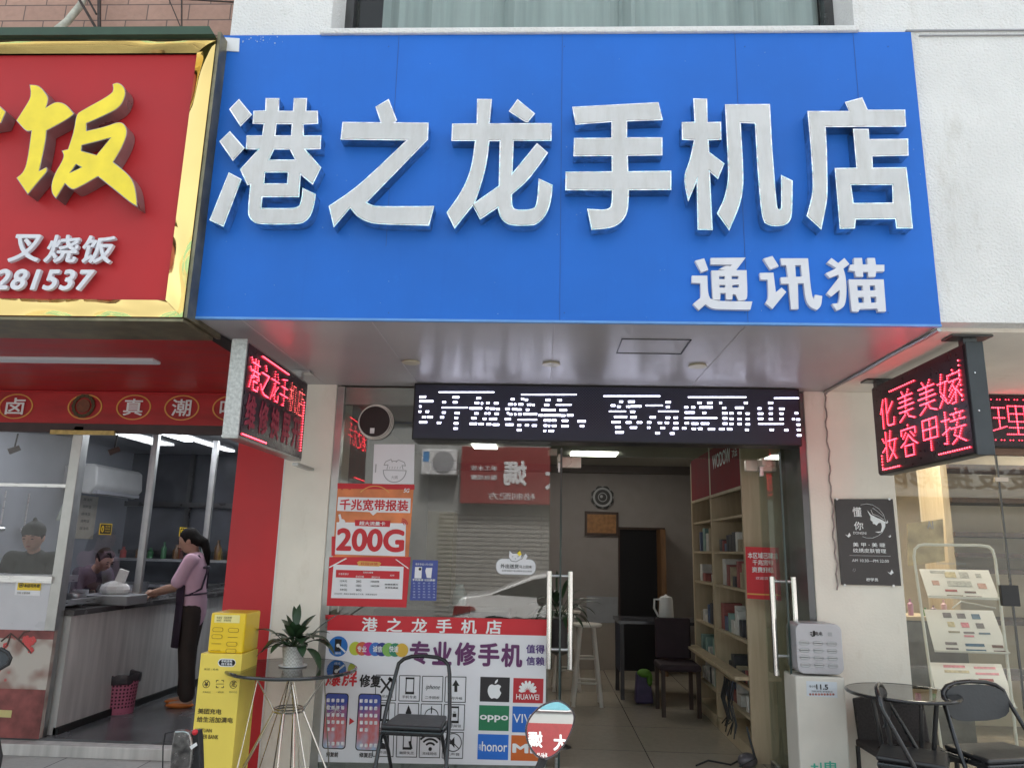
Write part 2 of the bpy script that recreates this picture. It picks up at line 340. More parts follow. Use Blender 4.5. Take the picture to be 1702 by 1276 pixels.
g = MB().box(XS1-.02, 6.5, -1.612, -1.6, P(1600, 50, Y=-1.6).z-.012, P(1600, 50, Y=-1.6).z-.005).box(XS1+.05, 6.5, -1.612, -1.6, P(1600, 60, Y=-1.6).z-.004, P(1600, 60, Y=-1.6).z); part('wall_joint', g, ink_g, wb)
g = MB().box(XS1, 6.5, -1.5, .9, 2.64, 2.66).box(-2.17, XS1, -1.2, .9, 2.70, 2.75)
part('overhang', g, white, wb)
XPL = P(549, 790, Y=0).x
g = MB().box(-2.17, XPL, 0, .5, 0, 2.66); part('pillar', g, white, wb, bevel=.006)
g = MB().box(1.845, 2.43, 0, .5, 0, 2.64); part('pillar', g, white, wb, bevel=.006)
g = MB().box(-2.18, -1.835, -.006, .0, .0, 2.45).box(-2.18, -2.171, 0, .5, 0, 2.45); part('red_pillar_face', g, red_wall, wb, label='red painted side of the left pillar')
g = MB().box(-1.838, -1.831, -.009, 0, .0, 2.45); part('trim', g, white_pl, wb)
g = MB().box(2.43, 6.5, .02, .32, 2.28, 2.64); part('beam', g, white, wb)
# interior shell of the phone shop and of the salon
sh_w = M('interior_wall', (.27, .245, .235), .85, var=.06); sh_w2 = M('interior_wainscot', (.29, .25, .215), .5, var=.06)
ceil_m = M('ceiling', (.30, .29, .26), .8, var=.05)
g = MB().box(-1.7, XPL, .5, 4.9, 0, 2.75).box(-1.6, 2.43, 4.7, 4.9, .05, 2.75); part('room_wall', g, sh_w, wb)
g = MB().box(-1.47, 1.0, 4.67, 4.70, .05, .62); part('wainscot', g, sh_w2, wb)
g = MB().box(1.95, 2.43, .5, 4.9, 0, 2.75); part('room_wall', g, white, wb)
g = MB().box(-1.6, 2.43, .2, 4.9, 2.60, 2.70); part('ceiling', g, ceil_m, wb)
g = MB().box(-1.47, 1.95, 4.62, 4.7, 2.50, 2.60); part('cornice', g, M('grey_cornice', (.10, .085, .08), .7), wb)
salon_w = M('salon_wall', (.56, .48, .36), .8, var=.05)
g = MB().box(2.43, 6.6, 4.7, 4.9, .05, 2.75).box(6.5, 6.6, .3, 4.7, .05, 2.75).box(2.43, 2.5, .5, 4.7, .05, 2.75); part('salon_wall', g, salon_w, wb)
g = MB().box(2.5, 6.5, .2, 4.7, 2.60, 2.70); part('ceiling', g, white, wb)
part('upper_sun_block', MB().box(XL, 6.5, -.84, 5.0, 2.78, 9.2).box(XL, 6.5, -1.2, -.84, 6.6, 9.2).box(wx1+.1, 6.5, -1.19, -.84, 2.78, 6.6).box(XL, wx0-.1, -1.19, -.84, 2.78, 6.6), stucco, wb)  # unseen mass added to block sun from the rooms and set the street shadow
# window upstairs
w = part('window', MB().box(wx0, wx0+.05, -1.35, -1.28, zs, 5.9).box(wx1-.05, wx1, -1.35, -1.28, zs, 5.9).box(wx0, wx1, -1.352, -1.282, zs, zs+.035), dark_alu, wb)
part('pane', MB().box(wx0+.05, wx1-.05, -1.32, -1.315, zs+.03, 5.9), pane_up, w)
g = MB()                                        # pleated curtain
def pleats(mb, x0, x1, y, z0, z1, n, amp, t=.01):
    k = int(n*8); a = [(x0+(x1-x0)*i/k, y+amp*math.sin(2*math.pi*i/8+.6*math.sin(i*.37))*(.6+.4*math.sin(i*.21))) for i in range(k+1)]
    vs = [(x, yy, z0) for x, yy in a]+[(x, yy, z1) for x, yy in a]
    mb.add(vs, [(i, i+1, k+2+i, k+1+i) for i in range(k)])
pleats(g, P(640, 20, Y=-1.2).x, wx1-.05, -1.25, zs+.01, 5.9, 15, .045)
part('curtain', g, cloth_grey, wb, smooth=True, recalc=False)
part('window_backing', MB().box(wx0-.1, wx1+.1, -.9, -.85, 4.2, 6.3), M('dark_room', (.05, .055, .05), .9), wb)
# cable run and stains on the right pillar
cp = []
for i in range(40):
    t = i/39; a = P(1340+26*t+22*t, 655+0*t, Y=-.012)
    z = 2.63-1.35*t; x = 1.99+.006*math.sin(i*1.7)+.004*math.sin(i*.6); cp.append((x, -.008, z))
tag(part('cable', MB().tube(cp, .005, 6), M('old_cable', (.33, .27, .25), .7, var=.3, vs=40), None), 'thin grey cable running crookedly down the white pillar left of the black plaque', 'cable')
cp = [(2.0, -.01, 2.625)]+[(1.99+.0*i, -1.56*i/12-.02, 2.628+.003*math.sin(i)) for i in range(13)]
tag(part('conduit', MB().tube(cp, .012, 8), alu, None), 'thin grey conduit along the right edge of the sign soffit', 'conduit')
# ================================================================ pink tiled building (left)
pb = thing('tiled_building', 'pink tiled building wall above the red restaurant sign, with the restaurant room below', 'building', (0, 0, 0))
part('tiled_wall', MB().box(-12, XL-.005, -1.35, 5.7, 2.8, 9.2), pink_tile, pb)
kw = M('kitchen_wall', (.27, .28, .30), .45, var=.12, vs=2)
part('room_wall', MB().box(-5.5, -5.4, .5, 5.7, 0, 2.9).box(-5.4, -2.17, 5.4, 5.7, 0, 2.9), kw, pb)
part('room_wall', MB().box(-2.17, -2.12, .5, 5.7, 0, 2.9), kw, pb)
part('ceiling', MB().box(-5.5, -2.12, .42, 5.7, 2.62, 2.72), M('kitchen_ceiling', (.30, .31, .33), .5, .0, var=.1), pb)
# red name band over the restaurant front
zb0, zb1 = 2.33, 2.637
band = thing('restaurant_band', 'dark red metal band with ringed characters above the restaurant glass front', 'sign band', (-3.4, .4, zb0))
part('panel', MB().box(-6.5, -2.175, .38, .42, zb0+.05, zb1), dark_red, band)
part('edge_trim', MB().box(-6.5, -2.175, .365, .38, zb1-.016, zb1-.004), red_panel, band)
part('lower_gap_strip', MB().box(-6.5, -2.175, .39, .43, zb0-.02, zb0+.05), M('band_gap_dark', (.05, .03, .03), .5, var=.3), band)  # dark strip put in for the dark gap under the band
part('soffit', MB().box(-6.5, -1.905, -1.6, .42, 2.637, 2.655), dark_red, band)
part('brass_plate', MB().rpx(83, 715, 190, 722, .36, .02), M('brass', (.45, .33, .13), .35, .8, var=.3, vs=20), band)
for i, (x, ch) in enumerate(((26, '卤'), (141, ''), (222, '真'), (302, '潮'), (382, '味'))):
    c = P(x, 675+ i*.8, Y=.375)
    gg = MB().arc((c.x, c.z), .128, .139, 0, 2*math.pi, .375, 40, .006)
    gg.v = [Vector((v.x, v.y, c.z+(v.z-c.z)*.72)) for v in gg.v]
    rr = part('ring', gg, ink_gold, band)
    if ch:
        g = MB(); text_into(g, ch, (c.x-.075, .372, c.z-.065), (.15, 0, 0), (0, 0, .13), (0, -1, 0), .014, .001); part('lettering', g, ink_w, rr)
    else:
        g = MB().arc((c.x-.012, c.z+.006), .068, .092, 0, 2*math.pi, .372, 30)
        for k in range(14):
            a = k*2*math.pi/14; g.disc((c.x-.012+.08*math.cos(a), c.z+.006+.08*math.sin(a)), .016, .370, 8)
        part('seal_ring', g, ink_b, rr); part('seal', MB().disc((c.x-.012, c.z+.006), .055, .371), M('brown_seal', (.16, .05, .02), .5, var=.3, vs=30), rr)
for o in band.children: pass
# strip light under the red soffit
fx = thing('strip_light', 'long dark strip lamp with pale tube under the red soffit', 'lamp', (-3.5, -.6, 2.6))
a = P(276, 604, Y=-.62)
part('housing', MB().box(-6, a.x, -.74, -.6, a.z-.012+.02, a.z+.05), black_m, fx, bevel=.004); part('tube', MB().box(-6, a.x-.03, -.73, -.63, a.z-.012, a.z+.008), tube_m, fx, bevel=.004)
# ================================================================ red restaurant sign
YS = -1.66
rs = thing('restaurant_sign', 'red restaurant sign in a mirror-gold frame with big yellow brush characters', 'sign', (-3, YS, 2.72))
zr0 = P(140, 499, Y=YS).z; zr1 = P(200, 92, Y=YS).z; xr = P(303, 300, Y=YS).x
part('panel', MB().box(-5.5, xr, YS, -1.35, zr0, zr1), red_panel, rs)
def frame_strip(a0, a1, b0, b1, nx):            # bevelled mirror frame piece
    return a0
zo0 = P(150, 528, Y=YS-.03).z; zo1 = P(180, 66, Y=YS-.03).z; xo = P(335, 300, Y=YS-.03).x
def strip(p0, p1, q0, q1):                      # mirror strip: p inner edge at the panel, q outer edge, bulging and slightly dented
    n = 70; K_ = 7; vs = []; fs = []; Ln = (Vector(p1)-Vector(p0)).length
    for i in range(n+1):
        t = i/n; a = Vector(p0).lerp(Vector(p1), t); b = Vector(q0).lerp(Vector(q1), t)
        for k in range(K_): u = k/(K_-1); vs.append(a.lerp(b, u)+Vector((0, -.045*math.sin(u*math.pi*.5)+.0075*math.sin(u*math.pi)*math.sin(t*Ln*11+math.sin(t*Ln*4)*2.6), 0)))
    for i in range(n):
        for k in range(K_-1): b = i*K_+k; fs.append((b, b+1, b+K_+1, b+K_))
    return MB().add(vs, fs)
g = strip((-5.5, YS-.016, zr0), (xr, YS-.016, zr0), (-5.5, YS-.012, zo0), (xo, YS-.012, zo0)); part('gold_frame', g, gold, rs, smooth=True, recalc=False)
g = strip((xr, YS-.016, zr0), (xr, YS-.016, zr1), (xo, YS-.012, zo0), (xo, YS-.012, zo1)); part('gold_frame', g, gold, rs, smooth=True, recalc=False)
zc = P(150, 74, Y=YS-.03).z
g = strip((xr, YS-.016, zr1), (-5.5, YS-.016, zr1), (xo, YS-.012, zc), (-5.5, YS-.012, zc)); part('gold_frame', g, gold, rs, smooth=True, recalc=False)
part('side_return', MB().box(xo, xo+.02, YS-.05, -1.3, zo0, zo1+.03).box(-5.5, xo, YS-.045, -1.35, zo0-.02, zo0-.002), M('dull_brass', (.22, .19, .12), .4, .7, var=.3, vs=12), rs)
g = MB(); za = P(150, 66, Y=YS-.05).z; zb = P(150, 53, Y=YS-.05).z
g.prism([(-5.5, YS-.09, za), (xo+.0, YS-.09, za), (xo-.03, YS-.09, zb), (-5.5, YS-.09, zb)], (0, -.5, 0)); part('green_cap', g, green_cap, rs)
g = MB(); g.box(-5.5, xo, YS-.055, YS-.02, zc+.002, za-.002); part('cap_fascia', g, M('bronze_fascia', (.14, .12, .07), .35, .6, var=.4, vs=8), rs)
z1 = lambda L, s, ox, oy: [(x/s+ox, y/s+oy) for x, y in L]
def tr(L, Y, it=2, keep=42): return smoothloop([(lambda q: (q.x, q.z))(P(x, y, Y=Y)) for x, y in L], it, keep)
def channel(name, loops, Y, depth, fmat, bmat, parent, rim=.0065, it=2, keep=42):
    L = [tr(l, Y, it, keep) for l in loops]
    b = outline(name, L, Y, depth, bmat, parent)
    outline('face', L, Y-.002, .006, fmat, b, inset=rim) if False else None
    f = outline('face', L, Y-.002, .004, fmat, b, inset=rim); return b
s = 3.988
fan1 = [(195,562),(262,566),(305,620),(325,655),(308,712),(370,672),(440,690),(492,755),(455,790),(310,868),(304,940),(262,1132),(310,1108),(318,1135),(255,1205),(185,1292),(108,1180),(172,1130),(208,870),(172,875),(108,800),(160,720),(208,640)]
fan2 = [(745,560),(780,546),(822,572),(838,625),(800,712),(700,765),(575,820),(575,868),(700,840),(790,805),(835,830),(845,890),(810,980),(752,1075),(860,1160),(900,1240),(912,1372),(870,1350),(780,1276),(650,1172),(500,1258),(470,1256),(432,1220),(372,1318),(338,1280),(345,1180),(430,1040),(408,1000),(450,990),(490,870),(505,760),(540,735),(740,625),(752,590)]
h1 = [(545,965),(730,918),(640,1028),(540,1000)]; h2 = [(505,1092),(538,1110),(470,1142)]
YL = YS-.085
channel('brush_character', [z1(fan1, s, 0, 0)], YL, .08, yellow_face, M('grey_return', (.38, .33, .33), .3, .7, var=.2), rs, .004, 3, 60)
channel('brush_character', [z1(fan2, s, 0, 0), z1(h1, s, 0, 0), z1(h2, s, 0, 0)], YL, .08, yellow_face, M('grey_return', (.38, .33, .33), .3, .7, var=.2), rs, .004, 3, 60)
channel('brush_character', [[(-60, 178), (-5, 172), (10, 186), (2, 205), (-60, 215)]], YL, .08, yellow_face, M('grey_return', (.38, .33, .33), .3, .7, var=.2), rs, .004, 1, 60)
for i, (ch, x0, x1) in enumerate((('叉', 21, 70), ('烧', 80, 133), ('饭', 141, 192))):
    g = MB(); tpx(g, ch, x0, 393+i, x1, 437+i, YS-.02, .022, .02, .1); part('small_character', g, foam_white, rs)
g = MB(); tpx(g, '281537', -4, 451, 158, 483, YS-.02, .03, .02, .18, 6, 1.12); part('phone_number', g, foam_white, rs)
# ================================================================ blue sign
YB = -1.62
bs = thing('blue_shop_sign', 'large blue box sign with six big grey white characters over the phone shop', 'sign', (0, YB, ZS0))
part('panel', MB().box(-1.86, XS1, YB, YB+.019, ZS0, ZS1), blue, bs); part('side_wall', MB().box(-1.86, -1.85, YB+.0195, -1.2, ZS0+.021, ZS1), blue, bs)
seam_d = M('seam', (.02, .08, .30), .4)
for px_, h_ in ((648, .4), (932, 0), (1232, 0), (1438, 1.1)): part('panel_seam', MB().box(P(px_, 300, Y=YB).x, P(px_, 300, Y=YB).x+.0022, YB-.0015, YB, ZS0+h_, ZS1), seam_d, bs)
part('edge_trim', MB().box(-1.862, XS1+.002, YB-.003, YB+.02, ZS0-.008, ZS0+.004), M('blue_edge', (.12, .3, .65), .4), bs)
sof = part('soffit', MB().box(-1.86, XS1, YB+.021, .02, ZS0, ZS0+.02), soffit_m, bs)
rs_ = random.Random(77); g = MB()
for k in range(26):
    c = P(430+rs_.gauss(0, 16), 68+rs_.gauss(0, 5), Y=YB); g.disc((c.x, c.z), rs_.uniform(.001, .0045), YB-.001-.0001*k, 7, .0008)
for k in range(60):
    c = P(rs_.uniform(350, 1530), rs_.uniform(70, 530), Y=YB); g.disc((c.x, c.z), rs_.uniform(.0008, .0022), YB-.001-.0001*(k % 7), 6, .0008)
part('paint_specks', g, M('pale_speck', (.35, .45, .62), .7), bs)
g = MB()
for px_ in (640, 932, 1232, 1470):
    for py_ in (78, 300, 520): c = P(px_+6, py_, Y=YB); g.disc((c.x, c.z), .0035, YB-.002, 8, .002)
part('rivets', g, M('blue_rivet', (.02, .09, .33), .4, .3), bs)
seam_l = M('seam_light', (.50, .47, .47), .4)
for xx in (P(621, 540, Z=ZS0).x, P(921, 541, Z=ZS0).x, P(1240, 541, Z=ZS0).x, P(425, 550, Z=ZS0).x): part('soffit_seam', MB().box(xx, xx+.004, -1.59, 0, ZS0-.003, ZS0), seam_l, bs)
hx0, hx1, hy0, hy1 = .425, .805, -1.31, -1.0; g = MB().box(hx0, hx1, hy0, hy0+.006, ZS0-.004, ZS0).box(hx0, hx1, hy1-.006, hy1, ZS0-.004, ZS0).box(hx0, hx0+.006, hy0, hy1, ZS0-.005, ZS0).box(hx1-.006, hx1, hy0, hy1, ZS0-.005, ZS0); part('access_hatch', g, black_m, bs)
for cx in (-.833, .047, .953):
    d = part('downlight', MB().lathe([(.055, 0), (.058, .004), (.05, .012), (.04, .012), (.036, .006)], (cx, -.735, ZS0-.012)), M('cream_ring', (.55, .50, .36), .4), bs, smooth=True)
    part('lens', MB().lathe([(.035, 0), (.03, .003)], (cx, -.735, ZS0-.010)), M('downlight_lens', (.30, .27, .22), .3), d)
part('corner_plate', MB().pz([(367, 62), (398, 64), (397, 86), (366, 84)], YB-.006, .005).box(0, 0, 0, 0, 0, 0), white_pl, bs)
a = lambda L: z1(L, 3.0375, 340, 0)
YC = YB-.075
K = dict(depth=.075, fmat=acrylic, bmat=steel, parent=bs)
def big(loops, Y=YC): return channel('big_character', loops, Y, .074, acrylic, steel, bs, .0065, 2, 40)
big([a([(174,500),(124,552),(181,640),(240,580)]), a([(128,662),(74,714),(143,814),(203,748)]), a([(122,870),(188,905),(96,1146),(24,1112)]),
  a([(308,496),(378,496),(376,560),(446,560),(450,496),(518,496),(514,560),(572,560),(574,626),(500,630),(502,684),(590,684),(586,754),(510,756),(590,846),(546,934),(486,884),(478,996),(292,996),(288,1050),(455,1052),(478,1038),(490,1000),(494,948),(562,980),(556,1030),(538,1090),(510,1120),(475,1134),(280,1134),(245,1122),(222,1095),(218,1060),(230,932),(216,936),(178,856),(270,756),(208,754),(212,684),(290,684),(298,628),(242,626),(246,560),(306,558)]),
  a([(364,628),(440,628),(436,684),(358,684)]), a([(352,756),(430,756),(456,806),(328,806)]), a([(306,872),(420,872),(416,926),(302,926)])])
big([a([(930,500),(972,608),(962,618),(1132,620),(1128,706),(820,1022),(845,1036),(880,1042),(1160,1040),(1134,1140),(880,1134),(820,1122),(770,1095),(735,1052),(652,1150),(626,1040),(770,945),(1018,710),(686,706),(696,616),(888,618),(862,540)])])
a = lambda L: z1(L, 4.908, 700, 140)
big([a([(786,122),(930,240),(872,312),(848,312),(714,222)]), a([(456,120),(578,122),(560,320),(1066,318),(1064,464),(756,464),(746,722),(945,480),(1036,560),(960,670),(860,800),(742,900),(742,985),(760,1015),(790,1024),(890,1022),(925,1005),(945,960),(958,768),(1074,822),(1068,900),(1050,1000),(1010,1085),(950,1140),(900,1156),(740,1156),(680,1130),(640,1080),(624,1010),(480,1106),(422,992),(273,1180),(206,1046),(300,920),(370,790),(415,650),(438,464),(246,464),(252,322),(452,320)]),
  a([(558,466),(640,466),(632,828),(442,962),(498,800),(538,640)])])
a = lambda L: z1(L, 3.866, 880, 140)
big([a([(274,146),(830,116),(858,232),(628,240),(628,342),(855,342),(855,458),(632,462),(636,560),(912,556),(912,680),(640,682),(636,800),(615,860),(570,905),(510,928),(398,936),(370,800),(490,808),(520,790),(528,760),(530,684),(230,682),(232,562),(528,560),(528,462),(282,464),(286,346),(526,344),(526,244),(296,262)])])
big([a([(1052,92),(1142,94),(1146,244),(1232,242),(1234,358),(1152,362),(1156,436),(1254,510),(1212,612),(1160,565),(1178,938),(1080,936),(1074,630),(1020,756),(986,600),(1030,490),(1056,362),(980,358),(978,244),(1060,242)]),
  a([(1256,130),(1546,128),(1560,400),(1590,790),(1600,802),(1612,802),(1618,790),(1616,582),(1692,620),(1690,840),(1670,890),(1630,912),(1550,914),(1510,890),(1488,830),(1466,560),(1448,254),(1358,250),(1376,560),(1374,680),(1350,790),(1284,942),(1204,830),(1250,740),(1272,640),(1278,560)])])
a = lambda L: z1(L, 2.827, 1100, 0)
big([a([(684,522),(878,522),(860,480),(942,458),(968,516),(1144,516),(1148,596),(770,598),(776,700),(780,900),(776,950),(750,1080),(680,1016),(706,920),(710,860),(700,700)]),
  a([(898,606),(972,606),(976,654),(1158,652),(1160,732),(990,736),(992,788),(1150,786),(1166,920),(1180,1074),(1102,1074),(1096,1030),(912,1032),(908,1074),(836,1076),(812,790),(914,788)]), a([(890,870),(1082,870),(1084,952),(902,954)])])
a = lambda L: z1(L, 3.546, 1100, 400)
def small(loops):
    outline('small_character', [tr(l, YB-.022, 2, 42) for l in loops], YB-.022, .022, foam_white, bs)
small([a([(196,118),(250,104),(274,172),(232,186)]), a([(178,206),(268,206),(272,310),(285,340),(320,356),(534,358),(522,406),(320,404),(285,395),(258,374),(218,410),(184,372),(230,334),(228,250),(176,248)]),
  a([(288,102),(494,100),(438,174),(500,174),(506,335),(492,350),(452,354),(436,318),(418,314),(416,346),(378,346),(376,308),(346,308),(344,348),(300,348),(292,176),(376,174),(336,168),(378,146),(404,150),(414,142),(288,140)]),
  a([(338,208),(372,208),(372,226),(338,226)]), a([(412,208),(452,208),(452,226),(412,226)]), a([(340,260),(374,260),(374,276),(340,276)]), a([(416,260),(454,258),(454,276),(416,276)])])
small([a([(598,106),(652,90),(690,150),(640,170)]), a([(578,190),(658,188),(672,304),(706,276),(734,302),(652,402),(610,366),(630,340),(624,230),(582,230)]),
  a([(700,104),(862,104),(878,280),(888,330),(895,345),(904,318),(946,326),(940,385),(915,408),(875,392),(848,350),(836,250),(802,252),(806,402),(762,404),(748,254),(704,254),(700,216),(744,214),(734,144),(706,144)]), a([(786,144),(820,144),(826,212),(790,212)])])
small([a([(1000,102),(1040,132),(1076,102),(1106,138),(1070,164),(1084,210),(1090,290),(1085,360),(1070,395),(1030,412),(1004,372),(1040,368),(1050,330),(1048,290),(998,330),(972,310),(1046,216),(1040,200),(990,220),(966,192),(1030,162),(974,128)]),
  a([(1110,142),(1134,140),(1132,102),(1180,102),(1184,140),(1214,140),(1210,102),(1256,102),(1262,142),(1312,142),(1312,180),(1264,182),(1260,212),(1218,214),(1216,184),(1186,184),(1188,212),(1144,212),(1138,180),(1104,176)]),
  a([(1102,228),(1308,228),(1322,416),(1276,418),(1270,400),(1166,402),(1160,418),(1120,416)]), a([(1152,264),(1184,264),(1186,294),(1154,294)]), a([(1226,264),(1256,262),(1260,292),(1228,294)]), a([(1156,332),(1190,332),(1192,366),(1160,366)]), a([(1230,330),(1264,330),(1266,364),(1234,366)])])
# ragged dark strip painted in for the gap between the two soffits
tag(part('gap_strip', MB().prism([(-1.905, -1.6, 2.63), (-1.862, -1.6, 2.63), (-1.80, -1.25, 2.632), (-1.76, -.95, 2.62), (-1.84, -.3, 2.63), (-1.90, -.2, 2.63)], (0, 0, .004)), M('dark_gap', (.015, .012, .012), .8), None), 'ragged black strip painted for the dark gap between red soffit and grey soffit', 'gap_strip')
# pipe and brackets on the tiled wall
g = MB().tube([P(85, 58, Y=-1.5), P(112, 36, Y=-1.48), P(135, 8, Y=-1.46), P(150, -40, Y=-1.44)], .021, 12)
tag(part('drain_hose', g, M('hose', (.50, .48, .40), .6, var=.2, vs=30), None, smooth=True), 'pale bent hose in front of the pink tiles', 'hose')
br = thing('steel_bracket', 'rusty brown steel bracket frame fixed on the pink tiles above the red sign', 'bracket', P(155, 30, Y=-1.5))
rust = M('rusty_steel', (.06, .045, .04), .7, .4, var=.5, vs=20)
part('upright', MB().tube([P(165, 50, Y=-1.5), P(165, -60, Y=-1.5)], .011, 4), rust, br)
part('brace', MB().tube([P(160, 48, Y=-1.5), P(132, 0, Y=-1.5), P(105, -50, Y=-1.5)], .009, 4), rust, br)
part('brace', MB().tube([P(160, 24, Y=-1.48), P(145, -4, Y=-1.45)], .007, 4), rust, br)
br = thing('steel_bracket', 'thin rusty bracket on the pink tiles near the white wall', 'bracket', P(295, 30, Y=-1.42))
part('upright', MB().tube([P(302, 48, Y=-1.42), P(302, -60, Y=-1.42)], .005, 4), rust, br)
part('brace', MB().tube([P(300, 45, Y=-1.42), P(282, 2, Y=-1.42), P(270, -30, Y=-1.42)], .004, 4), rust, br)
part('rail', MB().tube([P(250, -4, Y=-1.42), P(390, 4, Y=-1.42)], .005, 4), rust, br)
# ================================================================ LED signs
ls = thing('led_sign', 'long dark dot-matrix sign with scrolling white characters above the shop door', 'LED sign', (.45, -.1, 2.25))
YF = -.12
q = [P(690, 641, Y=YF), P(1326, 655, Y=YF), P(1341, 738, Y=YF), P(687, 727, Y=YF)]
lx0, lx1, lz0, lz1 = q[3].x, q[1].x, (q[2].z+q[3].z)/2, 2.63
part('housing', MB().box(lx0-.012, lx1+.012, YF+.002, .06, lz0-.012, lz1), black_m, ls, bevel=.004)
part('matrix', MB().box(lx0, lx1, YF-.001, YF+.002, lz0, lz1-.012), led_matrix, ls)
A = """126:280-640;142:826-1186;155:152-188;183:152-236;218:150-158;252:146-156,192-208;288:170-188,205-232;322:150-195;157:372-408;190:304-320;190:374-396;228:300-464;258:302-318;262:386-410;290:306-306;290:290-306;294:385-400;326:268-288;330:380-402;364:378-398;163:530-552;195:518-540;198:560-566;195:596-608;197:646-668;230:484-560,592-606;232:620-645;236:660-676;264:516-536,584-592,606-614;266:650-670;296:496-522;300:572-588,614-658;332:484-526;334:544-570;336:596-620;338:638-674;170:758-774;168:826-838;174:850-864;204:740-764,780-786,808-832;206:866-886;208:902-908;234:722-742;236:766-790;238:800-820;240:858-872;262:732-738;270:748-760,780-786,806-822;268:840-924;302:718-750;308:804-924;338:722-768;342:802-818,852-870;344:898-922;374:798-820;175:988-1012;176:1066-1088;208:980-1004;210:1056-1152;240:960-994;242:1002-1020,1030-1046,1080-1122;276:942-960,976-994,1002-1020,1030-1080;278:1090-1112;276:1130-1164;310:976-994,1002-1018,1030-1052;312:1096-1130;344:976-990;346:1004-1010,1030-1052;348:1094-1132;380:974-984,1008-1036;316:1200-1246;348:1216-1236"""
B = """517:340-642;523:800-1110;528:1268-1396;545:426-440,474-504;566:380-398;572:414-428,464-480;570:488-540;600:370-456,486-506;628:398-462;630:486-514;656:384-426;658:462-486,522-544;684:404-428;686:484-516;712:404-444;568:570-656;548:678-700;574:680-694;600:638-742;630:592-618;632:678-696,722-738;658:578-594;660:636-652,674-690;662:722-740;686:578-588;688:650-668;690:718-742;716:622-640;718:702-720;552:852-868,904-926;576:780-794,818-832,862-882,890-928;604:782-830;606:878-892;636:780-952;662:782-798;664:818-850,870-908;690:768-784;692:820-836,854-872;694:908-940;552:970-978,1104-1118;580:986-1000;578:1056-1096;608:986-1008,1026-1040,1070-1084;610:1114-1128;636:988-1008;638:1026-1040;640:1070-1084,1114-1128;664:988-1008;666:1026-1040,1070-1084;668:1114-1130;694:968-992,1012-1034;698:1110-1124;552:1236-1256;582:1178-1192,1240-1254;584:1296-1318;610:1180-1202,1240-1254,1298-1312;638:1180-1202;640:1240-1254,1298-1312;668:1182-1314;698:1244-1260;700:1324-1338;608:1380-1392;640:1366-1374;642:1388-1402;670:1390-1404;698:1392-1406;728:1392-1410"""
g = MB()
def diode(g, x, y, z, r=.0036):
    g.add([(x-r, y, z), (x, y, z-r), (x+r, y, z), (x, y, z+r), (x, y-r*.8, z)], [(0, 1, 4), (1, 2, 4), (2, 3, 4), (3, 0, 4)])
for D, s_, ox, oy in ((A, 3.988, 660, 620), (B, 3.271, 900, 500)):
    for row in D.replace('\n', '').split(';'):
        y, runs = row.split(':')
        for rn in runs.split(','):
            x0, x1 = map(float, rn.split('-')); n = max(2, int(abs(x1-x0)/s_/1.7)+1)
            for i in range(n):
                xx = (x0+(x1-x0)*i/(n-1))/s_+ox; c = P(xx, float(y)/s_+oy, Y=YF-.004); diode(g, c.x, c.y, c.z, .0046)
                if n <= 14: diode(g, c.x, c.y, c.z-.0075, .0032)
part('lit_diodes', g, led_w, ls)
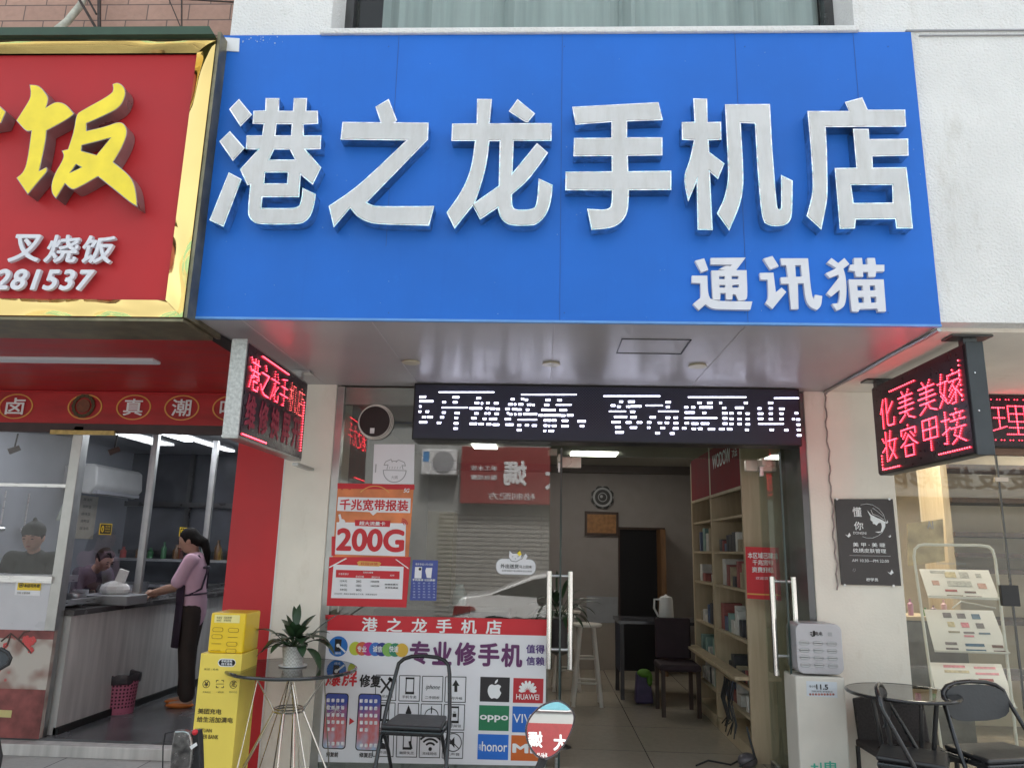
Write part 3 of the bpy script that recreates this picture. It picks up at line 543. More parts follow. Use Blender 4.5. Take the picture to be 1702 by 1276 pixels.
# hand-drawn stroke alphabet for the red signs (10 x 10 grid, y up)
ST = {'化': [[(3.2,10),(1,5.5)],[(2.2,7.5),(2.2,0)],[(9,8),(5,4.5)],[(5,10),(5,1.2),(5.8,.4),(9,.4),(9.4,2.6)]],
'美': [[(3,10),(4,8.6)],[(7,10),(6,8.6)],[(1,8.2),(9,8.2)],[(1.6,6.6),(8.4,6.6)],[(.6,5),(9.4,5)],[(5,8.2),(5,5)],[(1.2,3.2),(8.8,3.2)],[(5,5),(4.2,2),(1,.2)],[(5,3.2),(6.4,1.2),(9.4,.2)]],
'嫁': [[(2,10),(1,5),(3.4,2)],[(.2,7.4),(4,7.4)],[(3.6,7.4),(2.4,3),(.3,.3)],[(1.2,3.6),(3.8,.8)],[(6.8,10),(7,9)],[(4.6,7.4),(4.6,8.8),(9.6,8.8),(9.6,7.4)],[(5.2,6.8),(9.2,6.8)],[(7.4,6.8),(5,4.4)],[(6.4,5.8),(7.6,3.6),(7.2,.4),(5.8,.2)],[(6.8,4.6),(4.6,2.6)],[(7.2,3.2),(4.6,.8)],[(9.4,5.6),(7.6,4.2)],[(7.8,4.2),(9.8,1.4)]],
'妆': [[(3,10),(3,0)],[(.8,8),(1.8,6.6)],[(.4,3.4),(3,5)],[(6,10),(5,5),(8.6,.4)],[(4.2,6.8),(9.6,6.8)],[(8.8,6.8),(7.4,3),(4.2,.2)]],
'容': [[(5,10),(5,9)],[(1,7),(1,8.8),(9,8.8),(9,7)],[(3.6,7.6),(1.8,6)],[(6.4,7.6),(8.2,6)],[(5,6.8),(2.8,4.6),(.4,3.4)],[(5,6.8),(7.4,4.6),(9.6,3.4)],[(2.6,3.4),(2.6,0),(7.4,0),(7.4,3.4),(2.6,3.4)]],
'甲': [[(1.4,9.6),(8.6,9.6),(8.6,3.6),(1.4,3.6),(1.4,9.6)],[(1.4,6.6),(8.6,6.6)],[(5,9.6),(5,0)]],
'接': [[(2,10),(2,.6),(.8,.8)],[(.4,7.6),(3.6,7.6)],[(.4,3.6),(3.6,5)],[(6.6,10),(6.8,9)],[(4.4,8.8),(9.4,8.8)],[(5.6,8.4),(6,7)],[(8.2,8.4),(7.8,7)],[(4.2,6.8),(9.8,6.8)],[(4.2,4.6),(9.8,4.6)],[(6.8,6),(5.2,2.6),(9.6,.2)],[(8.6,4.6),(7.2,2),(4.2,.2)]],
'理': [[(.4,9),(3.8,9)],[(.6,5.6),(3.6,5.6)],[(2.1,9),(2.1,2)],[(.2,1.4),(4,2.8)],[(4.8,9.6),(9.4,9.6),(9.4,4.4),(4.8,4.4),(4.8,9.6)],[(4.8,7),(9.4,7)],[(7.1,9.6),(7.1,.2)],[(4.8,2.4),(9.4,2.4)],[(4,.2),(10,.2)]],
'港': [[(.6,9.6),(2,8.4)],[(.2,6.6),(1.6,5.6)],[(.4,.4),(2,4)],[(3,8.4),(9.6,8.4)],[(2.6,6),(10,6)],[(4.8,9.8),(4.8,6)],[(7.6,9.8),(7.6,6)],[(4.6,6),(3,3.6)],[(8,6),(9.8,3.8)],[(4.4,4.6),(8,4.6),(8,2.8),(4.4,2.8)],[(4.4,4.6),(4.4,.8),(5,.2),(9,.2),(9.4,1.6)]],
'之': [[(4.4,9.8),(5.4,8.4)],[(1,7),(8.8,7),(2.4,1.4)],[(.4,3),(2.4,1.2),(5,.4),(9.8,.2)]],
'龙': [[(.4,7),(9.6,7)],[(4,10),(3.8,5),(.6,.2)],[(7,9.6),(8.2,8)],[(5.2,7),(5.2,1),(6,.4),(9.2,.4),(9.6,2.4)],[(8.6,5.4),(3.2,1.6)]],
'手': [[(7.6,9.8),(2,9)],[(1.4,6.6),(8.6,6.6)],[(.2,3.8),(9.8,3.8)],[(5,9.3),(5,.4),(3.4,.4)]],
'机': [[(.2,7.4),(4.2,7.4)],[(2.2,10),(2.2,0)],[(2,7),(.2,3)],[(2.4,6),(3.8,4.4)],[(5,9.2),(5,4),(3.8,.2)],[(5,9.2),(8.2,9.2),(8.2,1),(8.8,.3),(9.8,.6),(9.9,2)]],
'店': [[(5,10),(5.6,9)],[(1.2,8.6),(9.6,8.6)],[(1.4,8.6),(1.4,4),(.2,.2)],[(5.6,8),(5.6,4.6)],[(5.6,6.6),(9,6.6)],[(3,4.4),(8.6,4.4),(8.6,.2),(3,.2),(3,4.4)]]}
def dots(strokes, pitch):
    o = []
    for L in strokes:
        for a, b in zip(L, L[1:]):
            d = math.hypot(b[0]-a[0], b[1]-a[1]); n = max(1, round(d/pitch))
            for i in range(n): o.append((a[0]+(b[0]-a[0])*i/n, a[1]+(b[1]-a[1])*i/n))
        if L[0] != L[-1]: o.append(L[-1])
    out = []
    for p in o:
        if all((p[0]-q[0])**2+(p[1]-q[1])**2 > (pitch*.45)**2 for q in out): out.append(p)
    return out
def bead(g, c, n, r):
    n = Vector(n); u = Vector((0, 0, 1)); w = n.cross(u); vs = []
    for k in range(6): a = k*math.pi/3; vs.append(Vector(c)+(u*math.cos(a)+w*math.sin(a))*r)
    for k in range(6): a = k*math.pi/3; vs.append(Vector(c)+(u*math.cos(a)+w*math.sin(a))*r*.7+n*r*.8)
    g.add(vs, [(k, (k+1) % 6, 6+(k+1) % 6, 6+k) for k in range(6)]+[tuple(range(6, 12))])
# right blade sign: plane x = const, lit face towards -X
XR = 2.17
ny, nz = P(1598, 572, X=XR), P(1626, 752, X=XR); fy, fz = P(1450, 643, X=XR), P(1458, 792, X=XR)
Yn, Yf = (ny.y+nz.y)/2, (fy.y+fz.y)/2; Zt, Zb = (ny.z+fy.z)/2, (nz.z+fz.z)/2
rb = thing('blade_led_sign', 'black hanging LED sign with two rows of bright red characters at the right', 'LED sign', (XR, (Yn+Yf)/2, Zb))
part('cabinet', MB().box(XR, XR+.09, Yn, Yf, Zb, Zt), black_m, rb, bevel=.012)
part('face_board', MB().box(XR-.003, XR, Yn+.012, Yf-.012, Zb+.012, Zt-.012), led_board_r, rb)
part('end_cap', MB().box(XR+.001, XR+.091, Yn-.012, Yn-.001, Zb-.004, Zt+.004), M('charcoal_metal', (.05, .055, .06), .45, .4, var=.2), rb, bevel=.004)
g = MB()
for zz in (.72, .38): g.ball((XR+.03, Yn-.014, Zb+(Zt-Zb)*zz), .006, n=8, m=5)
part('screw', g, steel, rb)
for yy, nm in ((Yn+.02, 0), (Yf-.06, 1)):
    k = part('hanger', MB().box(XR+.01, XR+.08, yy, yy+.05, Zt-.01, 2.633).box(XR-.06, XR+.15, yy-.03, yy+.08, 2.626, 2.636), dark_alu, rb, bevel=.002)
def blade_pt(u, v): return Vector((XR-.006, Yn+(Yf-Yn)*(1-u), Zb+(Zt-Zb)*v))   # u from far (0) to near (1)
g = MB(); gp = MB()
def put(g, ch, u0, u1, v0, v1, f, pitch, r, n):
    for x, y in dots(ST[ch], pitch): bead(g, f(u0+(u1-u0)*x/10, v0+(v1-v0)*y/10), n, r); bead(gp, f(u0+(u1-u0)*x/10, v0+(v1-v0)*y/10)+Vector(n)*r*.5, n, r*.45)
for i, ch in enumerate('化美美嫁'): put(g, ch, .09+.225*i-(.02 if i == 3 else 0), .09+.225*i+.19, .49, .80, blade_pt, .70, .0045, (-1, 0, 0))
for i, ch in enumerate('妆容甲接'): put(g, ch, .09+.225*i-(.02 if i == 3 else 0), .09+.225*i+.19, .13, .44, blade_pt, .70, .0045, (-1, 0, 0))
def line(g, f, a, b, n, k, r, nn):
    for i in range(n+1): bead(g, f(a[0]+(b[0]-a[0])*i/n, a[1]+(b[1]-a[1])*i/n), nn, r); bead(k, f(a[0]+(b[0]-a[0])*i/n, a[1]+(b[1]-a[1])*i/n)+Vector(nn)*r*.5, nn, r*.6)
line(g, blade_pt, (.24, .86), (.52, .86), 12, gp, .0048, (-1, 0, 0)); line(g, blade_pt, (.95, .86), (.95, .50), 8, gp, .0048, (-1, 0, 0))
line(g, blade_pt, (.70, .07), (.97, .07), 13, gp, .0048, (-1, 0, 0)); line(g, blade_pt, (.08, .05), (.28, .05), 10, gp, .0048, (-1, 0, 0)); line(g, blade_pt, (.08, .07), (.08, .2), 4, gp, .0048, (-1, 0, 0))
part('lit_diodes', g, led_r, rb); part('diode_cores', gp, led_rp, rb)
# wall LED sign at the right edge
YW = .0
wl = thing('led_sign', 'red wall-mounted LED sign at the right edge, behind the hanging LED sign', 'LED sign', (3.0, YW, 2.3))
w0, w1 = P(1626, 655, Y=YW), P(1626, 742, Y=YW)
part('housing', MB().box(w0.x-.05, 5.2, YW, .08, w1.z-.0, w0.z), black_m, wl, bevel=.006); part('face_board', MB().box(w0.x-.04, 5.19, YW-.002, YW, w1.z+.01, w0.z-.01), led_board_r, wl)
g = MB(); gp = MB(); H = w0.z-w1.z
fw = lambda u, v: Vector((w0.x+u, YW-.005, w1.z+H*v))
c0 = P(1648, 698, Y=YW).x-w0.x
for i, ch in enumerate('理妆美容'): put(g, ch, c0+.31*i, c0+.31*i+.24, .23, .80, fw, .5, .0042, (0, -1, 0))
for v in (.13, .9):
    for i in range(40):
        if i % 3 != 2: bead(g, fw(.0+.02*i, v), (0, -1, 0), .0035)
part('lit_diodes', g, led_r, wl); part('diode_cores', gp, led_rp, wl)
# left blade sign, face towards +X
XB = -1.60
ny, nz = P(418, 565, X=XB), P(392, 722, X=XB); fy, fz = P(516, 641, X=XB), P(498, 768, X=XB)
Yn, Yf = (ny.y+nz.y)/2, (fy.y+fz.y)/2; Zt, Zb = (ny.z+fy.z)/2, (nz.z+fz.z)/2
lb = thing('blade_led_sign', 'pale framed hanging LED sign above the red pillar, its lower row of characters dim', 'LED sign', (XB, (Yn+Yf)/2, Zb))
part('cabinet', MB().box(XB-.085, XB-.004, Yn, Yf, Zb, Zt), alu, lb, bevel=.006)
part('end_cap', MB().box(XB-.088, XB-.001, Yn-.012, Yn-.001, Zb-.004, Zt+.004), M('speckled_metal', (.50, .50, .48), .5, .3, var=.25, vs=60), lb, bevel=.006)
part('face_board', MB().box(XB-.004, XB, Yn+.015, Yf-.015, Zb+.015, Zt-.015), led_board_r, lb)
part('wall_clamp', MB().box(XB-.06, XB-.02, Yf-.01, 0, Zb-.03, Zb-.01), alu, lb); part('wall_clamp', MB().box(XB-.06, XB-.02, Yf-.1, Yf-.05, Zt, 2.634).box(XB-.1, XB+.04, Yf-.12, Yf-.03, 2.62, 2.634), steel_b, lb)
def bl(u, v): return Vector((XB+.003, Yn+(Yf-Yn)*u, Zb+(Zt-Zb)*v))
g = MB(); gp = MB(); g2 = MB()
for i, ch in enumerate('港之龙手机店'):
    put(g if i < 4 else g2, ch, .05+.152*i, .05+.152*i+.13, .53, .86, bl, .8, .0042 if i < 2 else .0034, (1, 0, 0))
line(g, bl, (.2, .93), (.62, .93), 24, gp, .0045, (1, 0, 0)); line(g, bl, (.94, .72), (.94, .12), 18, gp, .0045, (1, 0, 0)); line(g, bl, (.03, .05), (.36, .05), 20, gp, .0045, (1, 0, 0))
part('lit_diodes', g, led_r, lb); part('diode_cores', gp, led_rp, lb)
g = MB()
for i, ch in enumerate('维修换屏开'): text_into(g, ch, (XB+.002, Yn+(Yf-Yn)*(.05+.18*i), Zb+.13*(Zt-Zb)), (0, (Yf-Yn)*.13, 0), (0, 0, .34*(Zt-Zb)), (1, 0, 0), .03)
part('dim_lettering', g, led_dim, lb)
# ================================================================ glass front
st = thing('glass_storefront', 'glass front of the phone shop with grey metal frame and two open glass doors', 'shop front', (0, GL, .05))
YG = GL
gx0 = XPL+.002; gx1 = P(909, 1100, Y=YG).x
part('frame', MB().box(XPL, P(563, 790, Y=YG).x, YG-.005, YG+.06, .05, 2.63).box(P(563, 790, Y=YG).x, gx1, YG+.02, YG+.07, 2.50, 2.63).box(P(563, 790, Y=YG).x, gx1, YG+.02, YG+.05, .05, .12), alu, st, bevel=.003)
part('fixed_pane', MB().box(P(563, 790, Y=YG).x+.001, gx1, YG, YG+.01, .06, 2.62), pane, st)
part('return_pane', MB().box(gx1, gx1+.008, YG, YG+.33, .05, 2.50), pane_d, st)
part('transom_pane', MB().box(gx1+.008, 1.83, YG+.33, YG+.34, 2.19, 2.58), pane_d, st)
part('right_return', MB().box(1.80, 1.845, .01, .45, .05, 2.63), M('glossy_grey_panel', (.14, .14, .145), .12, .2, var=.1), st)
part('fixed_pane', MB().box(1.66, 1.80, YG+.33, YG+.34, .05, 2.19), pane_d, st)
part('mullion', MB().box(1.295+.35, 1.66, YG+.32, YG+.35, .05, .10), steel_b, st)
def leaf(x, hinge_y, free_y):
    d = part('door_leaf', MB().box(x-.006, x+.006, free_y, hinge_y, .07, 2.18), pane_d, st)
    part('polished_edge', MB().box(x-.0065, x+.0065, free_y-.004, free_y-.0005, .07, 2.18), M('dark_glass_edge', (.03, .05, .045), .15, var=0), d)
    for zz in (1.33, .86):
        part('handle_post', MB().tube([(x-.07, free_y+.08, zz), (x+.07, free_y+.08, zz)], .010, 10), steel_b, d, smooth=True)
    for sx in (-.07, .07):
        part('pull_bar', MB().tube([(x+sx, free_y+.08, .74), (x+sx, free_y+.08, .92), (x+sx, free_y+.08, 1.18), (x+sx, free_y+.08, 1.36)], .019, 16), steel_s, d, smooth=True)
    part('patch_fitting', MB().box(x-.015, x+.015, hinge_y-.14, hinge_y+.0, 2.13, 2.185), M('cream_fitting', (.55, .47, .40), .3, .4, var=.1), d, bevel=.003)
    part('patch_fitting', MB().box(x-.016, x+.016, hinge_y-.14, hinge_y+.0, .06, .13), steel_b, d, bevel=.003)
    part('pivot_lock', MB().box(x-.012, x+.012, hinge_y-.07, hinge_y-.04, 2.06, 2.13), steel_b, d)
xl = P(931, 1000, Y=-.15).x; xrr = P(1308, 1000, Y=-.15).x
leaf(xl, YG+.32, -.16); leaf(xrr, YG+.32, -.16)
part('header_fitting', MB().box(xl-.09, xl-.02, YG+.30, YG+.35, 2.19, 2.24).box(xl-.02, xl+.16, YG+.30, YG+.35, 2.10, 2.18).box(xrr-.10, xrr+.12, YG+.30, YG+.35, 2.10, 2.18), M('cream_fitting', (.55, .47, .40), .3, .4, var=.1), st, bevel=.003)
# round extractor opening with coiled cable
YQ = YG-.012
v = thing('round_vent', 'round black extractor hole with a white cable looped around it, high on the glass', 'vent', P(622, 700, Y=YQ))
c = P(622, 700, Y=YQ); g = MB(); g.disc((c.x, c.z), .112, YQ, 40, .02); part('cover', g, M('dark_brown', (.02, .014, .014), .5), v)
g = MB()
for k, (r, dx) in enumerate(((.114, .004), (.120, .010), (.126, .014))): g.tube([(c.x+dx+r*math.cos(a*math.pi/20), YQ-.006, c.z-dx*.4+r*math.sin(a*math.pi/20)) for a in range(40)], .0035, 6, close=True)
part('cable_loop', g, M('white_cable', (.66, .64, .58), .5), v, smooth=True)
part('socket', MB().rpx(615, 711, 622, 720, YQ-.006, .006), white_pl, v)
# ================================================================ sheets on the glass
YP = YG-.004
def sheet(name, label, cat, poly, mat, Y=YP, t=.002):
    o = thing(name, label, cat, P(sum(p[0] for p in poly)/4, max(p[1] for p in poly), Y=Y)); part('sheet', MB().pz(poly, Y, t), mat, o); return o
def ln(g, a, b, w, Y, t=.001):                 # straight inked line given by two seen end points
    A, B = P(*a, Y=Y), P(*b, Y=Y); d = (B-A); d = Vector((d.x, 0, d.z)).normalized(); n = Vector((-d.z, 0, d.x))*w/2
    g.prism([A-n, B-n, B+n, A+n], (0, -t, 0))
bw = sheet('bowl_reflection', 'painted reflection of a bowl sign on a white sheet, above the orange poster', 'poster', [(622, 738), (689, 738), (688, 806), (619, 804)], paper)  # sheet painted for a sign box opposite, mirrored in the glass
g = MB(); c = P(656, 782, Y=YP-.002)
g.arc((c.x, c.z), .078, .084, math.pi, 2*math.pi, YP-.002); g.xz([(c.x-.084, c.z), (c.x+.084, c.z), (c.x+.084, c.z+.005), (c.x-.084, c.z+.005)], YP-.002)
for a, b in (((643, 780), (645, 772)), ((645, 772), (638, 773)), ((638, 773), (641, 767)), ((641, 767), (650, 763)), ((650, 763), (652, 768)), ((658, 768), (662, 764)), ((662, 764), (672, 768)), ((672, 768), (674, 774)), ((674, 774), (668, 773)), ((668, 773), (670, 780)), ((651, 766), (660, 766))): ln(g, a, b, .005, YP-.002)
for k in range(5): ln(g, (647+k*4.4, 779), (648+k*4.4, 775), .003, YP-.002)
tpx(g, '大媽', 650, 790, 661, 796, YP-.003); ln(g, (625, 771), (624, 785), .008, YP-.002)
part('drawing', g, ink_g, bw)
# big orange/red poster
orange = M('orange_print', (.68, .19, .05), .4, var=.35, vs=4, coat=.3, rvar=.05)
ps = sheet('broadband_poster', 'tall orange and red poster with a large red 200G on the glass', 'poster', [(562, 803), (688, 804), (673, 1008), (543, 1005)], orange)
def uvq(q, u, v): # bilinear on a seen quad (tl,tr,br,bl)
    a = (q[0][0]+(q[1][0]-q[0][0])*u, q[0][1]+(q[1][1]-q[0][1])*u); b = (q[3][0]+(q[2][0]-q[3][0])*u, q[3][1]+(q[2][1]-q[3][1])*u)
    return (a[0]+(b[0]-a[0])*v, a[1]+(b[1]-a[1])*v)
z5 = lambda L: z1(L, 5.55, 540, 790)
def quad(par, name, L, mat, dy=.001, t=.001, tf=z5): return part(name, MB().pz(tf(L), YP-dy-t, t), mat, par)
def tz(par, name, s_, x0, y0, x1, y1, mat, bold=.02, dy=.003, sc=5.55, ox=540, oy=790, par2=None, **k):
    g = MB(); tpx(g, s_, x0/sc+ox, y0/sc+oy, x1/sc+ox, y1/sc+oy, YP-dy, bold, **k); return part(name, g, mat, par)
quad(ps, 'red_border', [(116,70),(826,84),(826,130),(116,120)], ink_r); quad(ps, 'red_border', [(62,560),(100,560),(95,740),(60,740)], ink_r)
quad(ps, 'red_border', [(40,750),(790,750),(750,1215),(16,1200)], ink_r)
quad(ps, 'headline_box', [(122,198),(792,210),(786,345),(480,340),(445,368),(412,336),(112,325)], paper, .002)
tz(ps, 'headline', '千兆宽带报装', 138, 222, 768, 322, ink_r, .028)
quad(ps, 'price_box', [(108,430),(748,440),(738,744),(92,725)], paper, .002); quad(ps, 'ribbon', [(276,408),(606,416),(598,474),(278,464)], ink_r, .003)
tz(ps, 'lettering', '超大流量卡', 318, 424, 556, 458, ink_w, .02, .005); tz(ps, 'price', '200G', 116, 498, 724, 692, ink_r, .035, .004, res=6)
quad(ps, 'table_box', [(80,820),(726,840),(712,1140),(56,1128)], paper, .0022); quad(ps, 'table_head', [(104,868),(690,882),(688,956),(100,938)], ink_r, .0035)
quad(ps, 'badge', [(296,800),(320,786),(500,796),(520,808),(500,838),(310,832)], ink_gold, .0035); tz(ps, 'lettering', '校园详情', 330, 800, 488, 828, ink_r, 0, .006)
quad(ps, 'white_stripe', [(38,842),(190,760),(205,766),(42,852)], ink_w, .0035); quad(ps, 'white_stripe', [(648,772),(660,772),(770,850),(770,862)], ink_w, .0035)
tz(ps, 'lettering', '优惠套餐价', 126, 898, 220, 916, ink_w, 0, .006); tz(ps, 'lettering', '定制化套餐', 352, 884, 446, 902, ink_w, 0, .006); tz(ps, 'lettering', '高速流量', 284, 922, 360, 940, ink_w, 0, .006); tz(ps, 'lettering', '通话时长', 430, 928, 510, 946, ink_w, 0, .006); tz(ps, 'lettering', '宽带', 600, 912, 640, 928, ink_w, 0, .006)
for k, (a_, b_, c_) in enumerate((('129元', '200G', '1000分钟'), ('99元', '150G', '1000分钟'), ('59元', '80G', ' '))):
    y = 962+k*40; tz(ps, 'lettering', a_, 140, y, 205, y+20, ink, .01, .0045); tz(ps, 'lettering', b_, 288, y+3, 336, y+22, ink, .01, .0045)
    if c_.strip(): tz(ps, 'lettering', c_, 424, y+6, 500, y+24, ink, .01, .0045)
tz(ps, 'lettering', '网络免费升', 554, 996, 676, 1012, ink, .01, .0045); tz(ps, 'lettering', '宽带免费装', 554, 1026, 676, 1042, ink, .01, .0045); tz(ps, 'lettering', '活动说明：具体以当地营业厅为准，详情咨询店内', 84, 1084, 480, 1100, ink, 0, .0045)
tz(ps, 'lettering', '5G', 728, 120, 780, 156, ink_w, .02, .004, shear=.2)
g = MB()
for cx in (158, 230):
    for k in range(5):
        a = k*1.257; g.disc(((lambda q: q.x)(P(*z5([(cx, 122)])[0], Y=YP))+.006*math.cos(a), P(*z5([(cx, 122)])[0], Y=YP).z+.006*math.sin(a)), .0035, YP-.003, 8, .001)
c = P(*z5([(700, 462)])[0], Y=YP)
for r in (.022, .034, .046): g.arc((c.x, c.z), r, r+.006, .2, 1.45, YP-.0045)
part('wifi_mark', g, ink_r, ps)
c = P(*z5([(160, 430)])[0], Y=YP); g = MB().disc((c.x, c.z), .022, YP-.0045, 12).xz([(c.x-.03, c.z+.052), (c.x-.016, c.z+.056), (c.x-.002, c.z+.01), (c.x-.018, c.z+.006)], YP-.0047); part('thumb_mark', g, paper, ps)
c = P(*z5([(460, 180)])[0], Y=YP); part('arch', MB().arc((c.x, c.z-.075), .135, .141, .75, 2.4, YP-.0025, 20, .001), ink_gold, ps)
# small blue poster
indigo = M('indigo_print', (.045, .07, .30), .4, var=.15, vs=10, coat=.2)
bp = sheet('repair_leaflet', 'small dark blue leaflet with white pictograms beside the orange poster', 'poster', [(686, 930), (728, 931), (725, 998), (681, 997)], indigo)
tz(bp, 'lettering', '服务专线11月1日起', 836, 808, 998, 828, ink_w, 0, .003)
quad(bp, 'phone_mark', [(832,842),(896,842),(890,948),(826,946)], paper, .002); c = P(*z5([(878, 862)])[0], Y=YP); part('lens_mark', MB().disc((c.x, c.z), .010, YP-.0045, 12, .001), ink, bp)
quad(bp, 'shield_mark', [(934,850),(990,850),(980,945),(940,942),(926,880)], paper, .002)
tz(bp, 'lettering', '手机维修 以旧换新', 808, 952, 1018, 972, ink_w, .02, .003)
g = MB()
for j in range(6):
    for i in range(5):
        x, y = 812+i*46, 985+j*26; tpx(g, random.choice('修换屏电池机膜贴卡网'), x/5.55+540, y/5.55+790, (x+22)/5.55+540, (y+14)/5.55+790, YP-.003)
part('lettering', g, M('pale_blue_ink', (.45, .5, .75), .5, var=0), bp)
# cat shaped notice
cs = thing('cat_notice', 'white rounded notice with a small cat head on top, hanging on the glass', 'notice', P(857, 955, Y=YP))
def rr(g, x0, y0, x1, y1, r, Y, t=.001, n=6):
    a, b = P(x0, (y0+y1)/2, Y=Y).x, P(x1, (y0+y1)/2, Y=Y).x; c, d = P((x0+x1)/2, y1, Y=Y).z, P((x0+x1)/2, y0, Y=Y).z; L = []
    for cx, cz, a0 in ((b-r, d-r, 0), (a+r, d-r, 1), (a+r, c+r, 2), (b-r, c+r, 3)):
        for i in range(n+1): an = (a0+i/n)*math.pi/2; L.append((cx+r*math.cos(an), cz+r*math.sin(an)))
    return g.xz(L, Y, t)
part('outline', rr(MB(), 824.2, 928.2, 890.8, 954.8, .045, YP-.002), ink_g, cs)
part('bubble', rr(MB(), 825, 929, 890, 954, .043, YP-.003), paper, cs)
part('lettering', tpx(tpx(tpx(MB(), '外出送货', 832, 937, 862, 944, YP-.0045, .02), '马上回来', 863, 939, 884, 944, YP-.0045, .01), '有事请拨打电话联系店主谢谢', 834, 947, 884, 950, YP-.0045), ink, cs)
part('cat_head', MB().pz([(847, 914), (852, 919), (859, 919), (864, 914), (867, 921), (865, 929), (858, 933), (850, 932), (846, 926)], YP-.005).pz([(866, 927), (873, 919), (877, 924), (872, 933)], YP-.0052), paper, cs)
part('ear_patch', MB().pz([(859, 919), (864, 914), (867, 921), (863, 924)], YP-.0065), yellow_face, cs)
g = MB()
for a, b in (((847, 914), (852, 919)), ((852, 919), (859, 919)), ((859, 919), (864, 914)), ((846, 926), (850, 932)), ((850, 932), (858, 933)), ((858, 933), (865, 929)), ((851, 925), (853, 924)), ((860, 925), (862, 924)), ((856, 927), (857, 929)), ((867, 929), (873, 919))): ln(g, a, b, .003, YP-.007)
part('face_lines', g, ink, cs)
# ================================================================ repair banner low on the glass
bn = thing('repair_banner', 'wide white phone repair banner with red header strip, pictograms and colour tiles', 'banner', P(720, 1262, Y=YP))
part('sheet', MB().pz([(540, 1046), (908, 1054), (906, 1272), (516, 1265)], YP, .002), paper, bn)
part('header_strip', MB().pz([(541, 1021), (909, 1029), (908, 1056), (540, 1047)], YP-.001, .002), ink_r, bn)
for i, ch in enumerate('港之龙手机店'): part('header_character', tpx(MB(), ch, 602+i*41.2, 1026+i*.9, 627+i*41.2, 1048+i*.9, YP-.003, .022), ink_w, bn)
purple = M('purple_ink', (.13, .03, .12), .5, var=0); dviolet = M('violet_ink', (.09, .04, .20), .5, var=0)
g = MB()
for i, ch in enumerate('专业修手机'): tpx(g, ch, (682, 720, 757, 796, 834)[i], 1066+i*1, (713, 750, 790, 829, 867)[i], 1102+i*1.2, YP-.003, .036)
part('slogan', g, purple, bn)
g = MB(); tpx(g, '值得', 875, 1071, 905, 1085, YP-.003, .025); tpx(g, '信赖', 875, 1091, 905, 1105, YP-.003, .025); part('slogan', g, dviolet, bn)
c = P(562, 1073.5, Y=YP); rd = part('round_badge', MB().disc((c.x, c.z), .066, YP-.002, 30), M('badge_blue', (.02, .16, .5), .4), bn)
part('phone_mark', MB().pz([(557, 1061), (568, 1062), (566, 1082), (556, 1082)], YP-.0035), ink, rd); g = MB(); ln(g, (562, 1072), (574, 1083), .011, YP-.005); g.disc((P(562, 1072, Y=YP).x, P(562, 1072, Y=YP).z), .012, YP-.0052, 10); tpx(g, '维修', 557, 1083, 567, 1087, YP-.005); part('spanner_mark', g, ink_w, rd)
cols = [(.50,.55,.05),(.62,.12,.05),(.50,.03,.22),(.05,.16,.5),(.03,.04,.22),(.22,.45,.1),(.03,.22,.12),(.68,.42,.05)]
for k, cc in enumerate(cols):
    c = P(591+k*11.0, 1077+k*.4, Y=YP); part('colour_dot', MB().disc((c.x, c.z), .044, YP-.002-.0003*k, 20, .001), M('dot_ink', cc, .5, var=0), bn)
g = MB()
for t_, x in (('专业', 594), ('诚信', 620), ('快速', 647)): tpx(g, t_, x, 1073, x+15, 1083, YP-.006, .02)
part('lettering', g, ink_w, bn)
g = MB(); tpx(g, '爆', 542, 1114, 566, 1139, YP-.003, .03); tpx(g, '屏', 569, 1114, 593, 1139, YP-.003, .03); part('red_lettering', g, ink_r, bn)
g = MB()
for a, b in (((545, 1136), (562, 1115)), ((572, 1136), (590, 1116)), ((549, 1140), (556, 1112)), ((578, 1138), (583, 1114))): ln(g, a, b, .004, YP-.006)
part('crack_lines', g, ink_w, bn)
g = MB(); tpx(g, '修复', 598, 1121, 633, 1141, YP-.003, .03); tpx(g, '修复前', 542, 1249, 562, 1257, YP-.003, .02); tpx(g, '修复后', 597, 1250, 619, 1258, YP-.003, .02); part('lettering', g, ink, bn)
part('arrow', MB().pz([(581, 1192), (589, 1198), (580, 1204)], YP-.002), ink_r, bn)
grad = M('wallpaper_print', (.25, .1, .2), .3, var=0, coat=.4)
def _grad(m, c1, c2, c3):
    N, L, p = nodes(m); tc = N.new("ShaderNodeTexCoord"); s = N.new("ShaderNodeSeparateXYZ"); L(tc.outputs["Generated"], s.inputs[0]); n = N.new("ShaderNodeTexNoise"); n.inputs["Scale"].default_value = 3; L(tc.outputs["Generated"], n.inputs[0])
    a = N.new("ShaderNodeMath"); a.operation = 'MULTIPLY_ADD'; a.inputs[1].default_value = .6; L(n.outputs[0], a.inputs[0])
    b = N.new("ShaderNodeMath"); b.operation = 'MULTIPLY'; b.inputs[1].default_value = .6; L(s.outputs[2], b.inputs[0]); L(b.outputs[0], a.inputs[2])
    r = N.new("ShaderNodeValToRGB"); e = r.color_ramp.elements; e[0].position = .25; e[0].color = (*c1, 1); e[1].position = .85; e[1].color = (*c3, 1); x = e.new(.52); x.color = (*c2, 1)
    L(a.outputs[0], r.inputs[0]); L(r.outputs[0], p.inputs["Base Color"])
_grad(grad, (.42, .56, .72), (.62, .16, .16), (.05, .08, .36))
